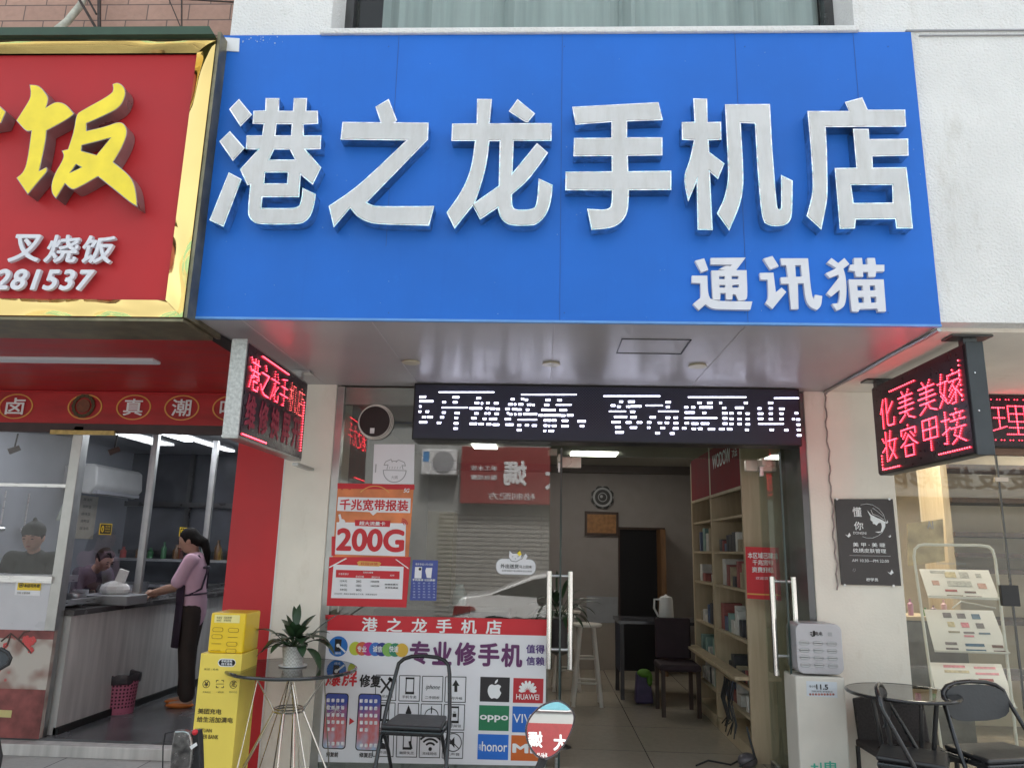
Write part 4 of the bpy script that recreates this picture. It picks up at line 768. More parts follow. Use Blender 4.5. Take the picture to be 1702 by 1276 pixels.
for (x0, y0, x1, y1, nm) in ((538, 1151, 577, 1244, 'cracked'), (593, 1152, 632, 1247, 'whole')):
    ph = part('phone_print', rr(MB(), x0, y0, x1, y1, .022, YP-.002), ink, bn); part('screen', rr(MB(), x0+1.6, y0+1.6, x1-1.6, y1-1.6, .018, YP-.0035), grad, ph); g = MB()
    for j in range(5):
        for i in range(4):
            if j*4+i > 17: continue
            xx = x0+5+i*8; yy = y0+9+j*12+i*.2; rr(g, xx, yy, xx+5, yy+6, .004, YP-.005, .001, 2)
    for i in range(4): rr(g, x0+5+i*8, y1-12, x0+10+i*8, y1-6, .004, YP-.005, .001, 2)
    part('app_icons', g, M('icon_ink', (.80, .76, .80), .4, var=.3, vs=60), ph)
    if nm == 'cracked':
        g = MB()
        for k in range(16):
            a = random.random()*6.28; l = 6+random.random()*16; ln(g, (558, 1178), (558+l*math.cos(a), 1178+l*1.2*math.sin(a)), .0015, YP-.0065)
        part('crack_lines', g, ink_w, ph)
# pictogram tiles
cxs = [642, 681, 719, 757]; rowy = [(1121, 1163), (1167, 1209), (1213, 1256)]
lab = [['手机维修', '手机专卖', '二手回收', '内存升级'], ['手机贴膜', '信号不好', '开不了机', '刷机解锁'], ['充不进电', '触屏失灵', '无线网络', '无声音']]
for j, (y0, y1) in enumerate(rowy):
    for i, cx in enumerate(cxs):
        x0, x1 = cx-17-j*2.2+i*.2, cx+17-j*2.2+i*.2; yo = i*1.0; Y = YP-.002; g = MB(); X = (x0+x1)/2
        q0, q1 = y0+yo, y1+yo
        for a, b in (((x0, q0), (x1, q0+.5)), ((x0-.8, q1), (x1-.8, q1+.5)), ((x0, q0), (x0-1.4, q1)), ((x1, q0), (x1-1.4, q1))): ln(g, a, b, .0048, Y)
        tpx(g, lab[j][i], X-13, q1-9, X+11, q1-4, Y-.001)
        def R_(a, b, c, d): g.rpx(X+a, q0+b, X+c, q0+d, Y-.001, .001)
        if (j, i) == (0, 0): ln(g, (X-9, q0+6), (X+9, q0+30), .013, Y); ln(g, (X+9, q0+6), (X-9, q0+30), .013, Y-.001); ln(g, (X+4, q0+5), (X+12, q0+11), .022, Y-.001)
        elif (j, i) in ((0, 1), (1, 0), (1, 3), (2, 1)):
            R_(-7, 3, 7, 6); R_(-7, 27, 7, 31); R_(-7, 3, -5.6, 31); R_(5.6, 3, 7, 31)
            if (j, i) == (1, 3): R_(-3, 15, 3, 21); R_(-1.8, 12, 1.8, 13)
            if (j, i) == (2, 1): ln(g, (X+4, q0+17), (X+7, q0+30), .016, Y-.002)
        elif (j, i) == (0, 2): tpx(g, 'iphone', X-12, q0+14, X+12, q0+24, Y-.001, 0, shear=.35)
        elif (j, i) == (0, 3): g.pz([(X, q0+5), (X+6, q0+15), (X+2.4, q0+15), (X+2.4, q0+25), (X-2.4, q0+25), (X-2.4, q0+15), (X-6, q0+15)], Y-.001)
        elif (j, i) == (1, 1): g.pz([(X, q0+3), (X+5, q0+16), (X, q0+30), (X-5, q0+16)], Y-.001)
        elif (j, i) == (1, 2): c = P(X, q0+20, Y=Y); g.arc((c.x, c.z), .042, .047, -.6, 3.8, Y-.001); R_(-.8, 4, .8, 16)
        elif (j, i) == (2, 0): g.pz([(X-8, q0+5), (X+9, q0+5), (X+9, q0+31), (X-8, q0+31)], Y-.001)
        elif (j, i) == (2, 2):
            c = P(X, q0+29, Y=Y)
            for r in (.03, .055, .08): g.arc((c.x, c.z), r, r+.012, .7, 2.44, Y-.001)
            g.disc((c.x, c.z), .012, Y-.001, 10)
        else: c = P(X, q0+17, Y=Y); g.arc((c.x, c.z), .052, .057, 0, 6.2832, Y-.001, 30); g.pz([(X-7, q0+14), (X-3, q0+14), (X+2, q0+8), (X+2, q0+26), (X-3, q0+20), (X-7, q0+20)], Y-.001); ln(g, (X-9, q0+8), (X+9, q0+27), .005, Y-.002)
        tl = part('pictogram_tile', g, ink, bn)
        if (j, i) == (2, 0): part('flash_mark', MB().pz([(X-4, q0+12), (X+2, q0+16), (X+1, q0+17.5), (X+5, q0+24), (X-2, q0+20), (X-1, q0+18)], Y-.003), ink_w, tl)
# maker tiles
def tile(x0, y0, x1, y1, col): return part('maker_tile', MB().pz([(x0, y0), (x1, y0+1.4), (x1-1.2, y1+1.2), (x0-1.2, y1)], YP-.002), M('tile_ink', col, .4, var=.05, coat=.2), bn)
t_ = tile(798.5, 1124, 847.5, 1165, (.02, .018, .02))
ap = [(0,8.5),(2.2,9.2),(4.6,9.6),(7,8.6),(8.4,7),(7,5.6),(6.4,3.6),(7,1.4),(8.8,0),(7.6,-3.2),(5.4,-6.4),(3.4,-7.8),(1.6,-7),(0,-6.7),(-1.6,-7),(-3.4,-7.8),(-5.8,-6),(-8,-2.4),(-8.9,1.6),(-8.2,5.8),(-6.2,8.6),(-3.8,9.6),(-1.6,9)]
c = P(822, 1147, Y=YP); g = MB().xz([(c.x+x*.0052, c.z+(y-2)*.0052) for x, y in smoothloop(ap, 1, 80)], YP-.0035); g.xz([(c.x+x*.0052, c.z+(y-2)*.0052) for x, y in [(0,10.4),(.4,13),(2,15),(4,16),(3.8,13.4),(2.4,11.4)]], YP-.0035); part('fruit_mark', g, ink_w, t_)
t_ = tile(853.5, 1126, 903.5, 1167, (.48, .02, .03)); c = P(877, 1148, Y=YP); g = MB()
for k in range(8):
    a = R(8+k*23.4); l = (.062, .068, .072, .074, .074, .072, .068, .062)[k]; d = Vector((math.cos(a), math.sin(a))); n = Vector((-d.y, d.x)); o = Vector((c.x, c.z-.004))
    g.xz([tuple(o+d*.012), tuple(o+d*l*.65-n*.011), tuple(o+d*l*.95-n*.006), tuple(o+d*l*.95+n*.006), tuple(o+d*l*.65+n*.011)], YP-.0035)
tpx(g, 'HUAWEI', 858, 1153, 896, 1162, YP-.004, .006); part('maker_mark', g, ink_w, t_)
t_ = tile(796.5, 1171, 846.5, 1213, (.015, .19, .08)); part('maker_mark', tpx(MB(), 'oppo', 798, 1188, 844, 1199, YP-.004, .025), ink_w, t_)
t_ = tile(852, 1173, 903, 1216, (.012, .13, .52)); part('maker_mark', tpx(MB(), 'VIVO', 853, 1186, 899, 1201, YP-.004, .0), ink_w, t_)
t_ = tile(794.5, 1219, 845.5, 1261, (.015, .15, .60)); part('maker_mark', tpx(tpx(MB(), 'honor', 801, 1232, 843, 1248, YP-.004, .01), '荣耀', 795.5, 1236, 800, 1246, YP-.004), ink_w, t_)
t_ = tile(850, 1221, 902, 1263, (.62, .13, .02)); part('maker_mark', tpx(MB(), 'MI', 853, 1236, 886, 1250, YP-.004, .04), ink_w, t_)
# red notice on the inner right pane
YI = GL+.36
rn = sheet('red_notice', 'red upright notice with white characters behind the right-hand open door leaf', 'poster', [(1239, 908), (1294, 910), (1299, 998), (1242, 994)], ink_r, YI)
g = MB(); tpx(g, '本区域已覆盖', 1243, 918, 1293, 928, YI-.002, .02); tpx(g, '千兆宽带', 1251, 930, 1285, 939, YI-.002, .02); tpx(g, '资费升级', 1250, 942, 1286, 951, YI-.002, .02); tpx(g, '欢迎咨询', 1256, 958, 1284, 963, YI-.002); part('lettering', g, ink_w, rn)
part('yellow_line', MB().pz([(1242, 985), (1298, 988), (1298, 990), (1242, 987.5)], YI-.002, .001), ink_gold, rn)
# ================================================================ power bank stand (yellow)
YM = -.62
ms = thing('power_bank_stand', 'tall yellow cardboard stand with a power bank rental box on top', 'charging stand', P(370, 1400, Z=0))
f0, f1 = P(327, 1150, Y=YM), P(397, 1150, Y=YM); zt = P(372, 1086, Y=YM).z; ms.location = ((f0.x+f1.x)/2, YM, 0)
part('stand_body', MB().box(f0.x, f1.x, YM, YM+.26, 0, zt), yellow_bd, ms, bevel=.004)
u0, u1 = P(347.5, 1050, Y=YM+.02), P(405, 1050, Y=YM+.02); zu = P(378, 1018, Y=YM+.02).z
ub = part('rental_box', MB().box(u0.x, u1.x+.005, YM+.02, YM+.27, zt, zu), yellow_pl, ms, bevel=.012)
YU = YM+.019
part('sticker', MB().pz([(357, 1021), (399, 1022), (398, 1035), (356, 1034)], YU-.001, .001), M('pale_yellow', (.85, .75, .3), .4, var=0), ub)
g = MB(); tpx(g, '充电宝', 360, 1024, 369, 1028, YU-.003); tpx(g, '扫码免押', 372, 1024, 385, 1028, YU-.003); tpx(g, '即借即还', 372, 1029, 384, 1032, YU-.003); tpx(g, '随借随还', 360, 1029, 368, 1032, YU-.003); part('lettering', g, ink_b, ub)
g = MB(); gs = MB()
for j in range(4):
    for i in range(2):
        x0 = 354+26*i-j*1.4; y0 = 1043+j*11.5+i*1
        if (j, i) in ((2, 0), (3, 0), (1, 1)): ln(gs, (x0, y0+3), (x0+16, y0+3.3), .004, YU-.002)
        else: rr(gs, x0-1, y0-1, x0+17, y0+6.5, .012, YU-.002); rr(g, x0, y0, x0+16, y0+5.5, .010, YU-.0035)
part('slot', gs, M('slot_shadow', (.45, .27, .01), .5, var=0), ub); part('power_bank', g, yellow_pl, ub)
part('bubble', rr(rr(MB(), 362, 1094, 390, 1107, .024, YM-.001), 0, 0, 0, 0, 0, 0) if False else rr(MB(), 362, 1094, 392, 1107.5, .024, YM-.001), ink_w, ms); part('bubble_core', rr(MB(), 363.5, 1095.5, 391, 1106, .02, YM-.0025), ink, ms)
part('bubble_lettering', tpx(tpx(MB(), '手机没电', 368, 1096, 386, 1100, YM-.004, .03), '找个充电', 368, 1101, 386, 1105, YM-.004, .03), ink_w, ms)
g = MB(); tpx(g, '美团 | 充电', 339, 1110, 363, 1114, YM-.001)
for cx, t_ in ((343, '¥'), (388, '还')):
    c = P(cx, 1136+ (cx-343)*.02, Y=YM); g.arc((c.x, c.z), .019, .0225, 0 if cx < 360 else .6, 6.28, YM-.001, 24, .001); tpx(g, t_, cx-3.2, 1132, cx+3.2, 1140, YM-.0012, .03)
for sx, sz in ((-1, -1), (-1, 1), (1, -1), (1, 1)): ln(g, (365.5+sx*6, 1136+sz*6), (365.5+sx*2.5, 1136+sz*6), .004, YM-.0015); ln(g, (365.5+sx*6, 1136+sz*6), (365.5+sx*6, 1136+sz*3), .004, YM-.0016)
ln(g, (359, 1136), (372, 1136), .003, YM-.0015)
for x, t_ in ((337, '先借后付'), (359, '一键扫码'), (381, '随处可还')): tpx(g, t_, x, 1148, x+13, 1151, YM-.0012)
tpx(g, '美团充电', 329, 1177, 368, 1186, YM-.0015, .022); tpx(g, '给生活加满电', 327.5, 1191, 387, 1200, YM-.0015, .022); tpx(g, 'MEITUAN', 325, 1210, 352, 1216, YM-.0015, .01); tpx(g, 'POWER BANK', 323, 1220, 363, 1227, YM-.0015, .01)
part('lettering', g, ink_b, ms)
# ================================================================ wire-legged glass tables
TC = Vector((-1.535, -.41, 0)); TH = .752
tb = thing('round_table', 'small round smoked glass table on thin crossing wire legs, carrying the potted plant', 'table', TC)
part('glass_top', MB().lathe([(.375, -.012), (.385, -.009), (.388, -.004), (.385, 0)], TC+Vector((0, 0, TH)), 64), smoke, tb, smooth=True)
part('rim', MB().tube([TC+Vector((.389*math.cos(a), .389*math.sin(a), TH-.010)) for a in [k*math.pi/36 for k in range(72)]], .011, 8, close=True), M('dark_rim', (.03, .035, .035), .15, var=0, coat=.5), tb, smooth=True)
chrome = M('chrome_wire', (.62, .58, .52), .25, 1, var=.1)
hub = part('ring', MB().tube([TC+Vector((.09*math.cos(a), .09*math.sin(a), .50)) for a in [k*math.pi/12 for k in range(24)]], .006, 6, close=True).tube([TC+Vector((.085*math.cos(a), .085*math.sin(a), .515)) for a in [k*math.pi/12 for k in range(24)]], .005, 6, close=True), chrome, tb, smooth=True)
for k in range(4):
    a = R(20+90*k); g = MB()
    top = TC+Vector((.20*math.cos(a), .20*math.sin(a), TH-.07))
    for da in (-.35, .35):
        rp = TC+Vector((.09*math.cos(a+da), .09*math.sin(a+da), .50)); ft = TC+Vector((.33*math.cos(a+da*.5), .33*math.sin(a+da*.5), 0))
        g.tube([top, rp], .004, 6); g.tube([rp, ft], .005, 6)
    g.tube([top, TC+Vector((.34*math.cos(a+.5), .34*math.sin(a+.5), 0))], .004, 6); part('leg', g, chrome, tb)
part('cross_wires', MB().tube([TC+Vector((0, 0, TH-.02)), TC+Vector((-.02, 0, .5)), TC+Vector((-.06, .02, 0))], .005, 6).tube([TC+Vector((0, 0, TH-.02)), TC+Vector((.05, .03, .5)), TC+Vector((.1, .03, 0))], .005, 6), chrome, tb)
part('pad', MB().lathe([(.03, 0), (.03, .012)], TC+Vector((0, 0, TH-.024)), 16), steel_b, tb)
# potted plant
pc = P(488, 1090, Y=TC.y+.03); pc.z = TH+.002
pt = thing('potted_plant', 'leafy green plant in a white basket-weave pot on the glass table', 'potted plant', pc)
potm = M('white_basket', (.62, .60, .57), .6, var=0)
N_, L_, p_ = nodes(potm); ck = N_.new("ShaderNodeTexChecker"); tcx = N_.new("ShaderNodeTexCoord"); ck.inputs["Scale"].default_value = 90; bpn = N_.new("ShaderNodeBump"); bpn.inputs["Strength"].default_value = .6; bpn.inputs["Distance"].default_value = .006
L_(tcx.outputs["Object"], ck.inputs[0]); L_(ck.outputs["Fac"], bpn.inputs["Height"]); L_(bpn.outputs[0], p_.inputs["Normal"]); ck.inputs[1].default_value = (.70, .69, .66, 1); ck.inputs[2].default_value = (.52, .50, .47, 1); L_(ck.outputs[0], p_.inputs["Base Color"])
part('pot', MB().lathe([(.05, 0), (.058, .005), (.066, .06), (.073, .118), (.076, .122), (.069, .122), (.066, .11)], pc, 32), potm, pt, smooth=True)
part('saucer', MB().lathe([(.055, 0), (.085, .002), (.088, .008), (.06, .006)], pc+Vector((0, 0, -.001)), 32), white_pl, pt, smooth=True)
part('soil', MB().lathe([(.001, .108), (.066, .108), (.066, .1)], pc, 16), M('soil', (.03, .02, .015), .9), pt)
leafm = M('leaf', (.030, .065, .028), .38, var=.35, vs=14, coat=.15)
leafd = M('leaf_dull', (.06, .05, .035), .5, var=.3, vs=14)
def leaf_mesh(g, base, d, length, width, droop, n=8):
    d = Vector(d).normalized(); side = d.cross(Vector((0, 0, 1)))
    side = side.normalized() if side.length > .05 else Vector((1, 0, 0)); p = Vector(base); vs = []; cur = d.copy()
    for i in range(n+1):
        t = i/n; w = width*math.sin(math.pi*min(1, .08+t*.92))**.8*(1-.25*t) if i < n else 0
        nn = side.cross(cur); vs += [p-side*w+nn*w*.25, p, p+side*w+nn*w*.25]
        cur = (cur+Vector((0, 0, -droop/n))).normalized(); p = p+cur*length/n
    g.add(vs, [f for i in range(n) for f in ((3*i, 3*i+1, 3*i+4, 3*i+3), (3*i+1, 3*i+2, 3*i+5, 3*i+4))])
rnd = random.Random(4)
def plant_leaves(c, specs, mat, par, name='leaf_blade'):
    for az, el, L_0, w, dr in specs:
        d = Vector((math.cos(R(az))*math.cos(R(el)), math.sin(R(az))*math.cos(R(el)), math.sin(R(el)))); g = MB()
        b0 = c+Vector((rnd.uniform(-.015, .015), rnd.uniform(-.015, .015), .11)); st_ = b0+d*L_0*.42; leaf_mesh(g, st_, d, L_0*.66, w, dr); g.tube([b0, st_, st_+d*.02], .0028, 5); part(name, g, mat, par, smooth=True, recalc=False)
spec = [(10,42,.34,.030,.25),(180,35,.30,.034,1.1),(170,12,.24,.032,1.3),(-10,20,.30,.044,1.5),(-25,0,.27,.042,1.8),(95,70,.26,.028,.5),(120,60,.28,.025,.6),(140,50,.24,.028,.8),(60,55,.25,.03,.7),(30,40,.22,.034,1.1),(-60,35,.20,.038,1.3),(-100,40,.19,.040,1.3),(-130,30,.20,.036,1.4),(200,22,.2,.03,1.5),(215,45,.17,.03,.9),(-35,55,.2,.034,.9),(0,65,.21,.03,.6),(160,70,.2,.028,.6),(240,20,.18,.032,1.5),(300,15,.19,.034,1.5),(330,40,.2,.036,1.2),(190,5,.22,.028,1.2),(250,60,.18,.032,.7),(280,70,.17,.03,.7),(130,38,.22,.03,.9),(355,30,.26,.036,1.4)]
spec += [(rnd.uniform(0, 360), rnd.uniform(15, 75), rnd.uniform(.12, .19), .03, rnd.uniform(.6, 1.5)) for _ in range(16)]
plant_leaves(pc, spec, leafm, pt)
# ================================================================ folding chairs
seat_m = M('black_vinyl', (.022, .022, .024), .42, var=.25, vs=12, bump=.15, bs=40, coat=.1)
frame_m = M('black_tube', (.014, .014, .015), .28, .1, var=.2, coat=.3)
pad_m = M('charcoal_pad', (.035, .038, .042), .5, var=.15, vs=6, bump=.1, bs=60)
def folding_chair(label, loc, rz, pad=True, W=.40, TH_=.80, group='black folding chairs outside'):
    t = thing('folding_chair', label, 'chair', (0, 0, 0), group)
    w = W/2; g = MB(); L = []
    tw = w*.80
    L += [(-w-.01, -.23, 0), (-w*.97, -.10, .30), (-w*.93, .0, .50), (-tw, .105, TH_-.10)]
    for k in range(1, 8): a = math.pi-k*math.pi/8; L.append((tw*math.copysign(abs(math.cos(a))**.75, math.cos(a)), .105+.03*math.sin(a), TH_-.10+.10*math.sin(a)**.7))
    L += [(tw, .105, TH_-.10), (w*.93, .0, .50), (w*.97, -.10, .30), (w+.01, -.23, 0)]
    part('main_frame', g.tube(L, .0125, 10), frame_m, t, smooth=True)
    for sx in (-1, 1):
        part('leg', MB().tube([(sx*w*.82, -.15, .44), (sx*w*.82, .02, .27), (sx*w*.84, .25, 0)], .0115, 10), frame_m, t, smooth=True)
        part('hinge_bar', MB().box(sx*w*.90-.004, sx*w*.90+.004, -.03, .13, .40, .425), frame_m, t, bevel=.002)
        part('foot_cap', MB().tube([(sx*(w+.01), -.23, .03), (sx*(w+.012), -.235, 0)], .016, 10), rubber, t)
    part('crossbar', MB().tube([(-w*.83, .17, .10), (w*.83, .17, .10)], .009, 8), frame_m, t, smooth=True)
    part('crossbar', MB().tube([(-w*.97, -.165, .13), (w*.97, -.165, .13)], .009, 8), frame_m, t, smooth=True)
    part('seat_apron', MB().box(-w*.86, w*.86, -.185, .15, .405, .435), frame_m, t, bevel=.010)
    part('seat', MB().prism([(-w*.84, -.18, .462), (w*.84, -.18, .462), (w*.74, .155, .462), (-w*.74, .155, .462)], (0, 0, .028)), seat_m, t, bevel=.012)
    if pad:
        vs = []; n = 18; fs = []
        for k in range(n):
            a = 2*math.pi*k/n; x = (tw-.004)*math.copysign(abs(math.cos(a))**.65, math.cos(a)); z = .098*math.copysign(abs(math.sin(a))**.7, math.sin(a)); cv = .035*(1-(x/tw)**2)
            vs.append((x, .088+cv+z*.12, TH_-.115+z)); 
        for k in range(n): x, y, z = vs[k]; vs.append((x, y+.012, z))
        fs = [tuple(range(n)), tuple(range(2*n-1, n-1, -1))]+[(k, (k+1) % n, n+(k+1) % n, n+k) for k in range(n)]
        part('backrest', MB().add(vs, fs), pad_m, t, smooth=True)
    t.location = loc; t.rotation_euler = (0, 0, rz); return t
folding_chair('black folding chair with an open tubular back, standing in front of the white banner', (-.745, -.36, 0), R(-3), False, .43, .815)
_a = P(1512, 1252, Z=.46); _b = P(1655, 1245, Z=.46)
folding_chair('black folding chair seen edge-on, left of the right-hand round table', (_a.x, _a.y, 0), R(62), True, .42, .80)
folding_chair('black folding chair with wide dark backrest right of the round table, before the salon glass', (_b.x, _b.y, 0), R(16), True, .56, .80)
T2 = Vector((2.13, -.52, 0)); H2_ = .735
t2 = thing('round_table', 'small round glass table on dark legs between the two chairs at the right', 'table', T2)
part('glass_top', MB().lathe([(.295, -.012), (.30, -.006), (.296, 0)], T2+Vector((0, 0, H2_)), 56), smoke, t2, smooth=True)
part('rim', MB().tube([T2+Vector((.302*math.cos(a), .302*math.sin(a), H2_-.008)) for a in [k*math.pi/30 for k in range(60)]], .010, 8, close=True), M('black_rim', (.02, .02, .02), .25, var=0, coat=.4), t2, smooth=True)
for k in range(4):
    a = R(35+90*k); part('leg', MB().tube([T2+Vector((.2*math.cos(a), .2*math.sin(a), H2_-.015)), T2+Vector((.15*math.cos(a), .15*math.sin(a), .4)), T2+Vector((.23*math.cos(a), .23*math.sin(a), 0))], .013, 10), frame_m, t2, smooth=True)
wick = M('wicker', (.05, .045, .045), .6, var=0, bump=0)
part('shelf', MB().lathe([(.15, .40), (.16, .405), (.15, .415)], T2, 30), frame_m, t2)
# wicker armchair half hidden behind the chair
wc = thing('rattan_chair', 'dark woven armchair tucked under the right-hand round table', 'chair', (2.22, -.22, 0))
part('woven_back', MB().prism([(2.00, -.12, .62), (2.02, -.12, .35), (2.46, -.12, .35), (2.44, -.12, .60), (2.22, -.12, .66)], (0, -.03, 0)), M('rattan', (.035, .03, .03), .6, var=.5, vs=90), wc, bevel=.01); part('seat', MB().box(2.0, 2.46, -.44, -.10, .34, .38), M('rattan', (.035, .03, .03), .6, var=.5, vs=90), wc, bevel=.01)
for x, y in ((2.01, -.43), (2.45, -.43), (2.01, -.11), (2.45, -.11)): part('leg', MB().tube([(x, y, 0), (x, y, .34)], .014, 8), frame_m, wc)
# ================================================================ battery cabinet by the door
YK = -.26
kx0, kx1 = P(1326, 1200, Y=YK).x, P(1409, 1200, Y=YK).x; kz = P(1366, 1124, Y=YK).z
kb = thing('phone_charger_cabinet', 'white phone charging stand with rounded grey slot unit on top, beside the open door', 'charging stand', ((kx0+kx1)/2, YK, 0))
part('stand_body', MB().box(kx0, kx1, YK, YK+.24, 0, kz), M('off_white_board', (.66, .63, .56), .55, var=.05), kb, bevel=.012)
su = part('slot_unit', rr(MB(), 1324, 1036, 1401, 1120, .045, YK+.0, .2, 8), M('silver_plastic', (.48, .47, .49), .35, .2, var=.05), kb, bevel=.006)
g = MB(); g2 = MB()
for j in range(4):
    for i in range(3):
        x0 = 1328+i*23+j*.7; y0 = 1064+j*12.2+i*.8; rr(g, x0, y0, x0+17, y0+7.6, .014, YK-.002); rr(g2, x0+1, y0+1.2, x0+16, y0+6.2, .011, YK-.0035)
part('slot', g, ink_g, su); part('power_bank', g2, M('pale_grey', (.55, .55, .55), .35, var=0), su)
part('lettering', tpx(tpx(MB(), ':J', 1347, 1048, 1354, 1057, YK-.002, .05), '电电', 1355, 1049, 1367, 1056, YK-.002, .01), ink, su); part('screen', rr(MB(), 1376, 1050, 1383, 1057, .005, YK-.002), ink_g, su)
part('price_sticker', MB().pz([(1340, 1131), (1391, 1133), (1392, 1159), (1341, 1156)], YK-.001, .001), M('pale_blue_film', (.62, .66, .70), .4, var=.03), kb)
part('lettering', tpx(tpx(tpx(MB(), '11.5', 1357, 1137, 1376, 1145, YK-.003, .03), '每小时', 1345, 1138, 1356, 1142, YK-.003), '扫码充电 即借即还', 1349, 1147, 1384, 1150, YK-.003), ink, kb)
g = MB()
for k in range(9): rr(g, 1345+k*4.8, 1151.5, 1348.5+k*4.8, 1155, .004, YK-.003)
part('icons', g, M('icon_red', (.4, .15, .12), .5, var=.6, vs=70), kb)
part('green_lettering', tpx(MB(), '+|电', 1348, 1264, 1392, 1284, YK-.001, .02), M('green_ink', (.05, .42, .30), .5, var=0), kb)
# black wall plaque
YA = -.02
pl = sheet('black_plaque', 'black wall plaque with white characters and a long-haired woman emblem on the white pillar', 'plaque', [(1387.5, 829), (1484, 829), (1498, 973), (1399, 971)], M('black_acrylic', (.02, .012, .014), .15, var=0, coat=.3), YA, .012)
z8 = lambda L: z1(L, 7.975, 1380, 820)
def t8(g, s_, x0, y0, x1, y1, **k): tpx(g, s_, x0/7.975+1380, y0/7.975+820, x1/7.975+1380, y1/7.975+820, YA-.001, **k)
g = MB(); t8(g, '懂', 296, 180, 412, 305, bold=.012); t8(g, '你', 316, 372, 436, 480, bold=.012); t8(g, 'DONGNI', 305, 505, 478, 538); t8(g, '美 甲 · 美 睫', 300, 650, 728, 706, bold=.01); t8(g, '纹绣皮肤管理', 302, 728, 738, 784, bold=.01); t8(g, 'AM 10:30—PM 22:00', 290, 870, 776, 908); t8(g, '柠学员', 478, 1118, 634, 1160, bold=.02)
part('lettering', g, ink_w, pl)
def x8(L): return [(lambda q: (q.x, q.z))(P(x/7.975+1380, y/7.975+820, Y=YA)) for x, y in L]
g = MB()
circ = [(400,148),(480,135),(560,150),(640,200),(700,270),(730,360),(725,440),(690,510),(640,555),(560,588),(480,588),(425,568)]
cc = x8(circ); gg = [Vector((x, YA-.002, z)) for x, z in cc]
g.tube(gg, .0012, 4)
g.xz(x8([(488,220),(530,300),(534,350),(560,372),(566,400),(590,405),(612,424),(640,388),(672,386),(684,440),(670,500),(590,505),(640,520),(690,505),(725,440),(730,380),(690,350),(620,320),(540,280)]), YA-.001, .001)
for L in ([(536,215),(560,270),(640,300),(715,350)],[(560,190),(640,250),(700,300)]): g.tube([Vector((x, YA-.002, z)) for x, z in x8(L)], .0014, 4)
for bx, by, s_ in ((238, 552, 1), (785, 566, .6), (800, 1045, 1.1), (745, 378, .7)): g.xz(x8([(bx-40*s_, by-10*s_), (bx-6*s_, by+4*s_), (bx+14*s_, by-36*s_), (bx+34*s_, by+4*s_), (bx+4*s_, by+28*s_)]), YA-.001, .001)
for k in range(5): a = k*1.257+.3; c = x8([(318+18*math.cos(a), 1012+18*math.sin(a))])[0]; g.disc(c, .0016, YA-.0012, 8, .001)
a_, b_ = x8([(255, 818), (798, 828)]); g.tube([Vector((a_[0], YA-.001, a_[1])), Vector((b_[0], YA-.001, b_[1]))], .0008, 4)
part('emblem', g, ink_w, pl)
for q_ in ((1391, 829), (1478, 829), (1404, 972), (1485, 973)): c = P(*q_, Y=YA); part('standoff', MB().disc((c.x, c.z), .008, YA-.004, 12, .01), steel_b, pl)
# ================================================================ salon front at the right
sf = thing('salon_glazing', 'glass front of the beauty salon at the right with a glass door edge', 'shop front', (2.43, .15, .05))
YN = .16
xd = P(1672, 900, Y=YN).x
part('fixed_pane', MB().box(2.43, xd-.006, YN, YN+.01, .1, 2.28), pane_s, sf); part('door_leaf', MB().box(xd+.006, xd+.9, YN, YN+.01, .1, 2.24), pane_s, sf)
part('frame', MB().box(2.43, 6.5, YN-.02, YN+.05, .05, .1), steel_b, sf); part('header', MB().box(2.43, 6.5, YN-.03, YN+.06, 2.23, 2.28), M('brown_header', (.22, .13, .09), .5, var=.15), sf)
part('edge_strip', MB().box(xd-.006, xd+.006, YN-.002, YN+.012, .1, 2.23), dark_alu, sf)
part('patch_fitting', MB().rpx(1654, 793, 1676, 800, YN-.015, .02), M('cream_fitting', (.55, .47, .40), .3, .4, var=.1), sf)
part('door_pull', MB().rpx(1665, 972, 1695, 1007, YN-.03, .03), black_pl, sf, bevel=.004)
# display rack
rk = thing('display_rack', 'white tubular rack with three slanted sample boards inside the salon window', 'rack', P(1600, 1420, Y=.55)); rk.location = (3.0, .55, .05)
def rp(x, y, Y=.52): return P(x, y, Y=Y)
fr = [rp(1572, 1290), rp(1548, 1130), rp(1519, 925), rp(1520.5, 912), rp(1527, 906), rp(1536, 904.5), rp(1630, 906), rp(1643, 908), rp(1650, 914), rp(1654, 928), rp(1678, 1130), rp(1696, 1290)]
wt = M('white_tube', (.68, .67, .63), .4, var=.05)
part('frame', MB().tube(fr, .0105, 8), wt, rk, smooth=True)
part('prop', MB().tube([rp(1583, 1010, .62), rp(1597, 999, .8), rp(1655, 1010, .62)], .006, 6), wt, rk); part('label_strip', tpx(MB(), 'Dimension Series', 1557, 933, 1605, 938, .56), ink_g, rk)
boards = [((1528,945),(1643,947),(1662,996),(1543,992)), ((1536,1012),(1650,1014),(1678,1086),(1554,1082)), ((1545,1100),(1664,1103),(1690,1177),(1560,1172))]
sw = [[(.12,.1,.22,.18),(.3,.08,.46,.28),(.5,.1,.64,.28),(.74,.1,.82,.22)], []]
cmat = [M('swatch_ink', c_, .5, var=.3, vs=50) for c_ in ((.45,.25,.2),(.3,.04,.04),(.12,.05,.04),(.12,.1,.11),(.05,.12,.2),(.5,.42,.25),(.6,.2,.25),(.25,.22,.15),(.02,.1,.2),(.4,.4,.38))]
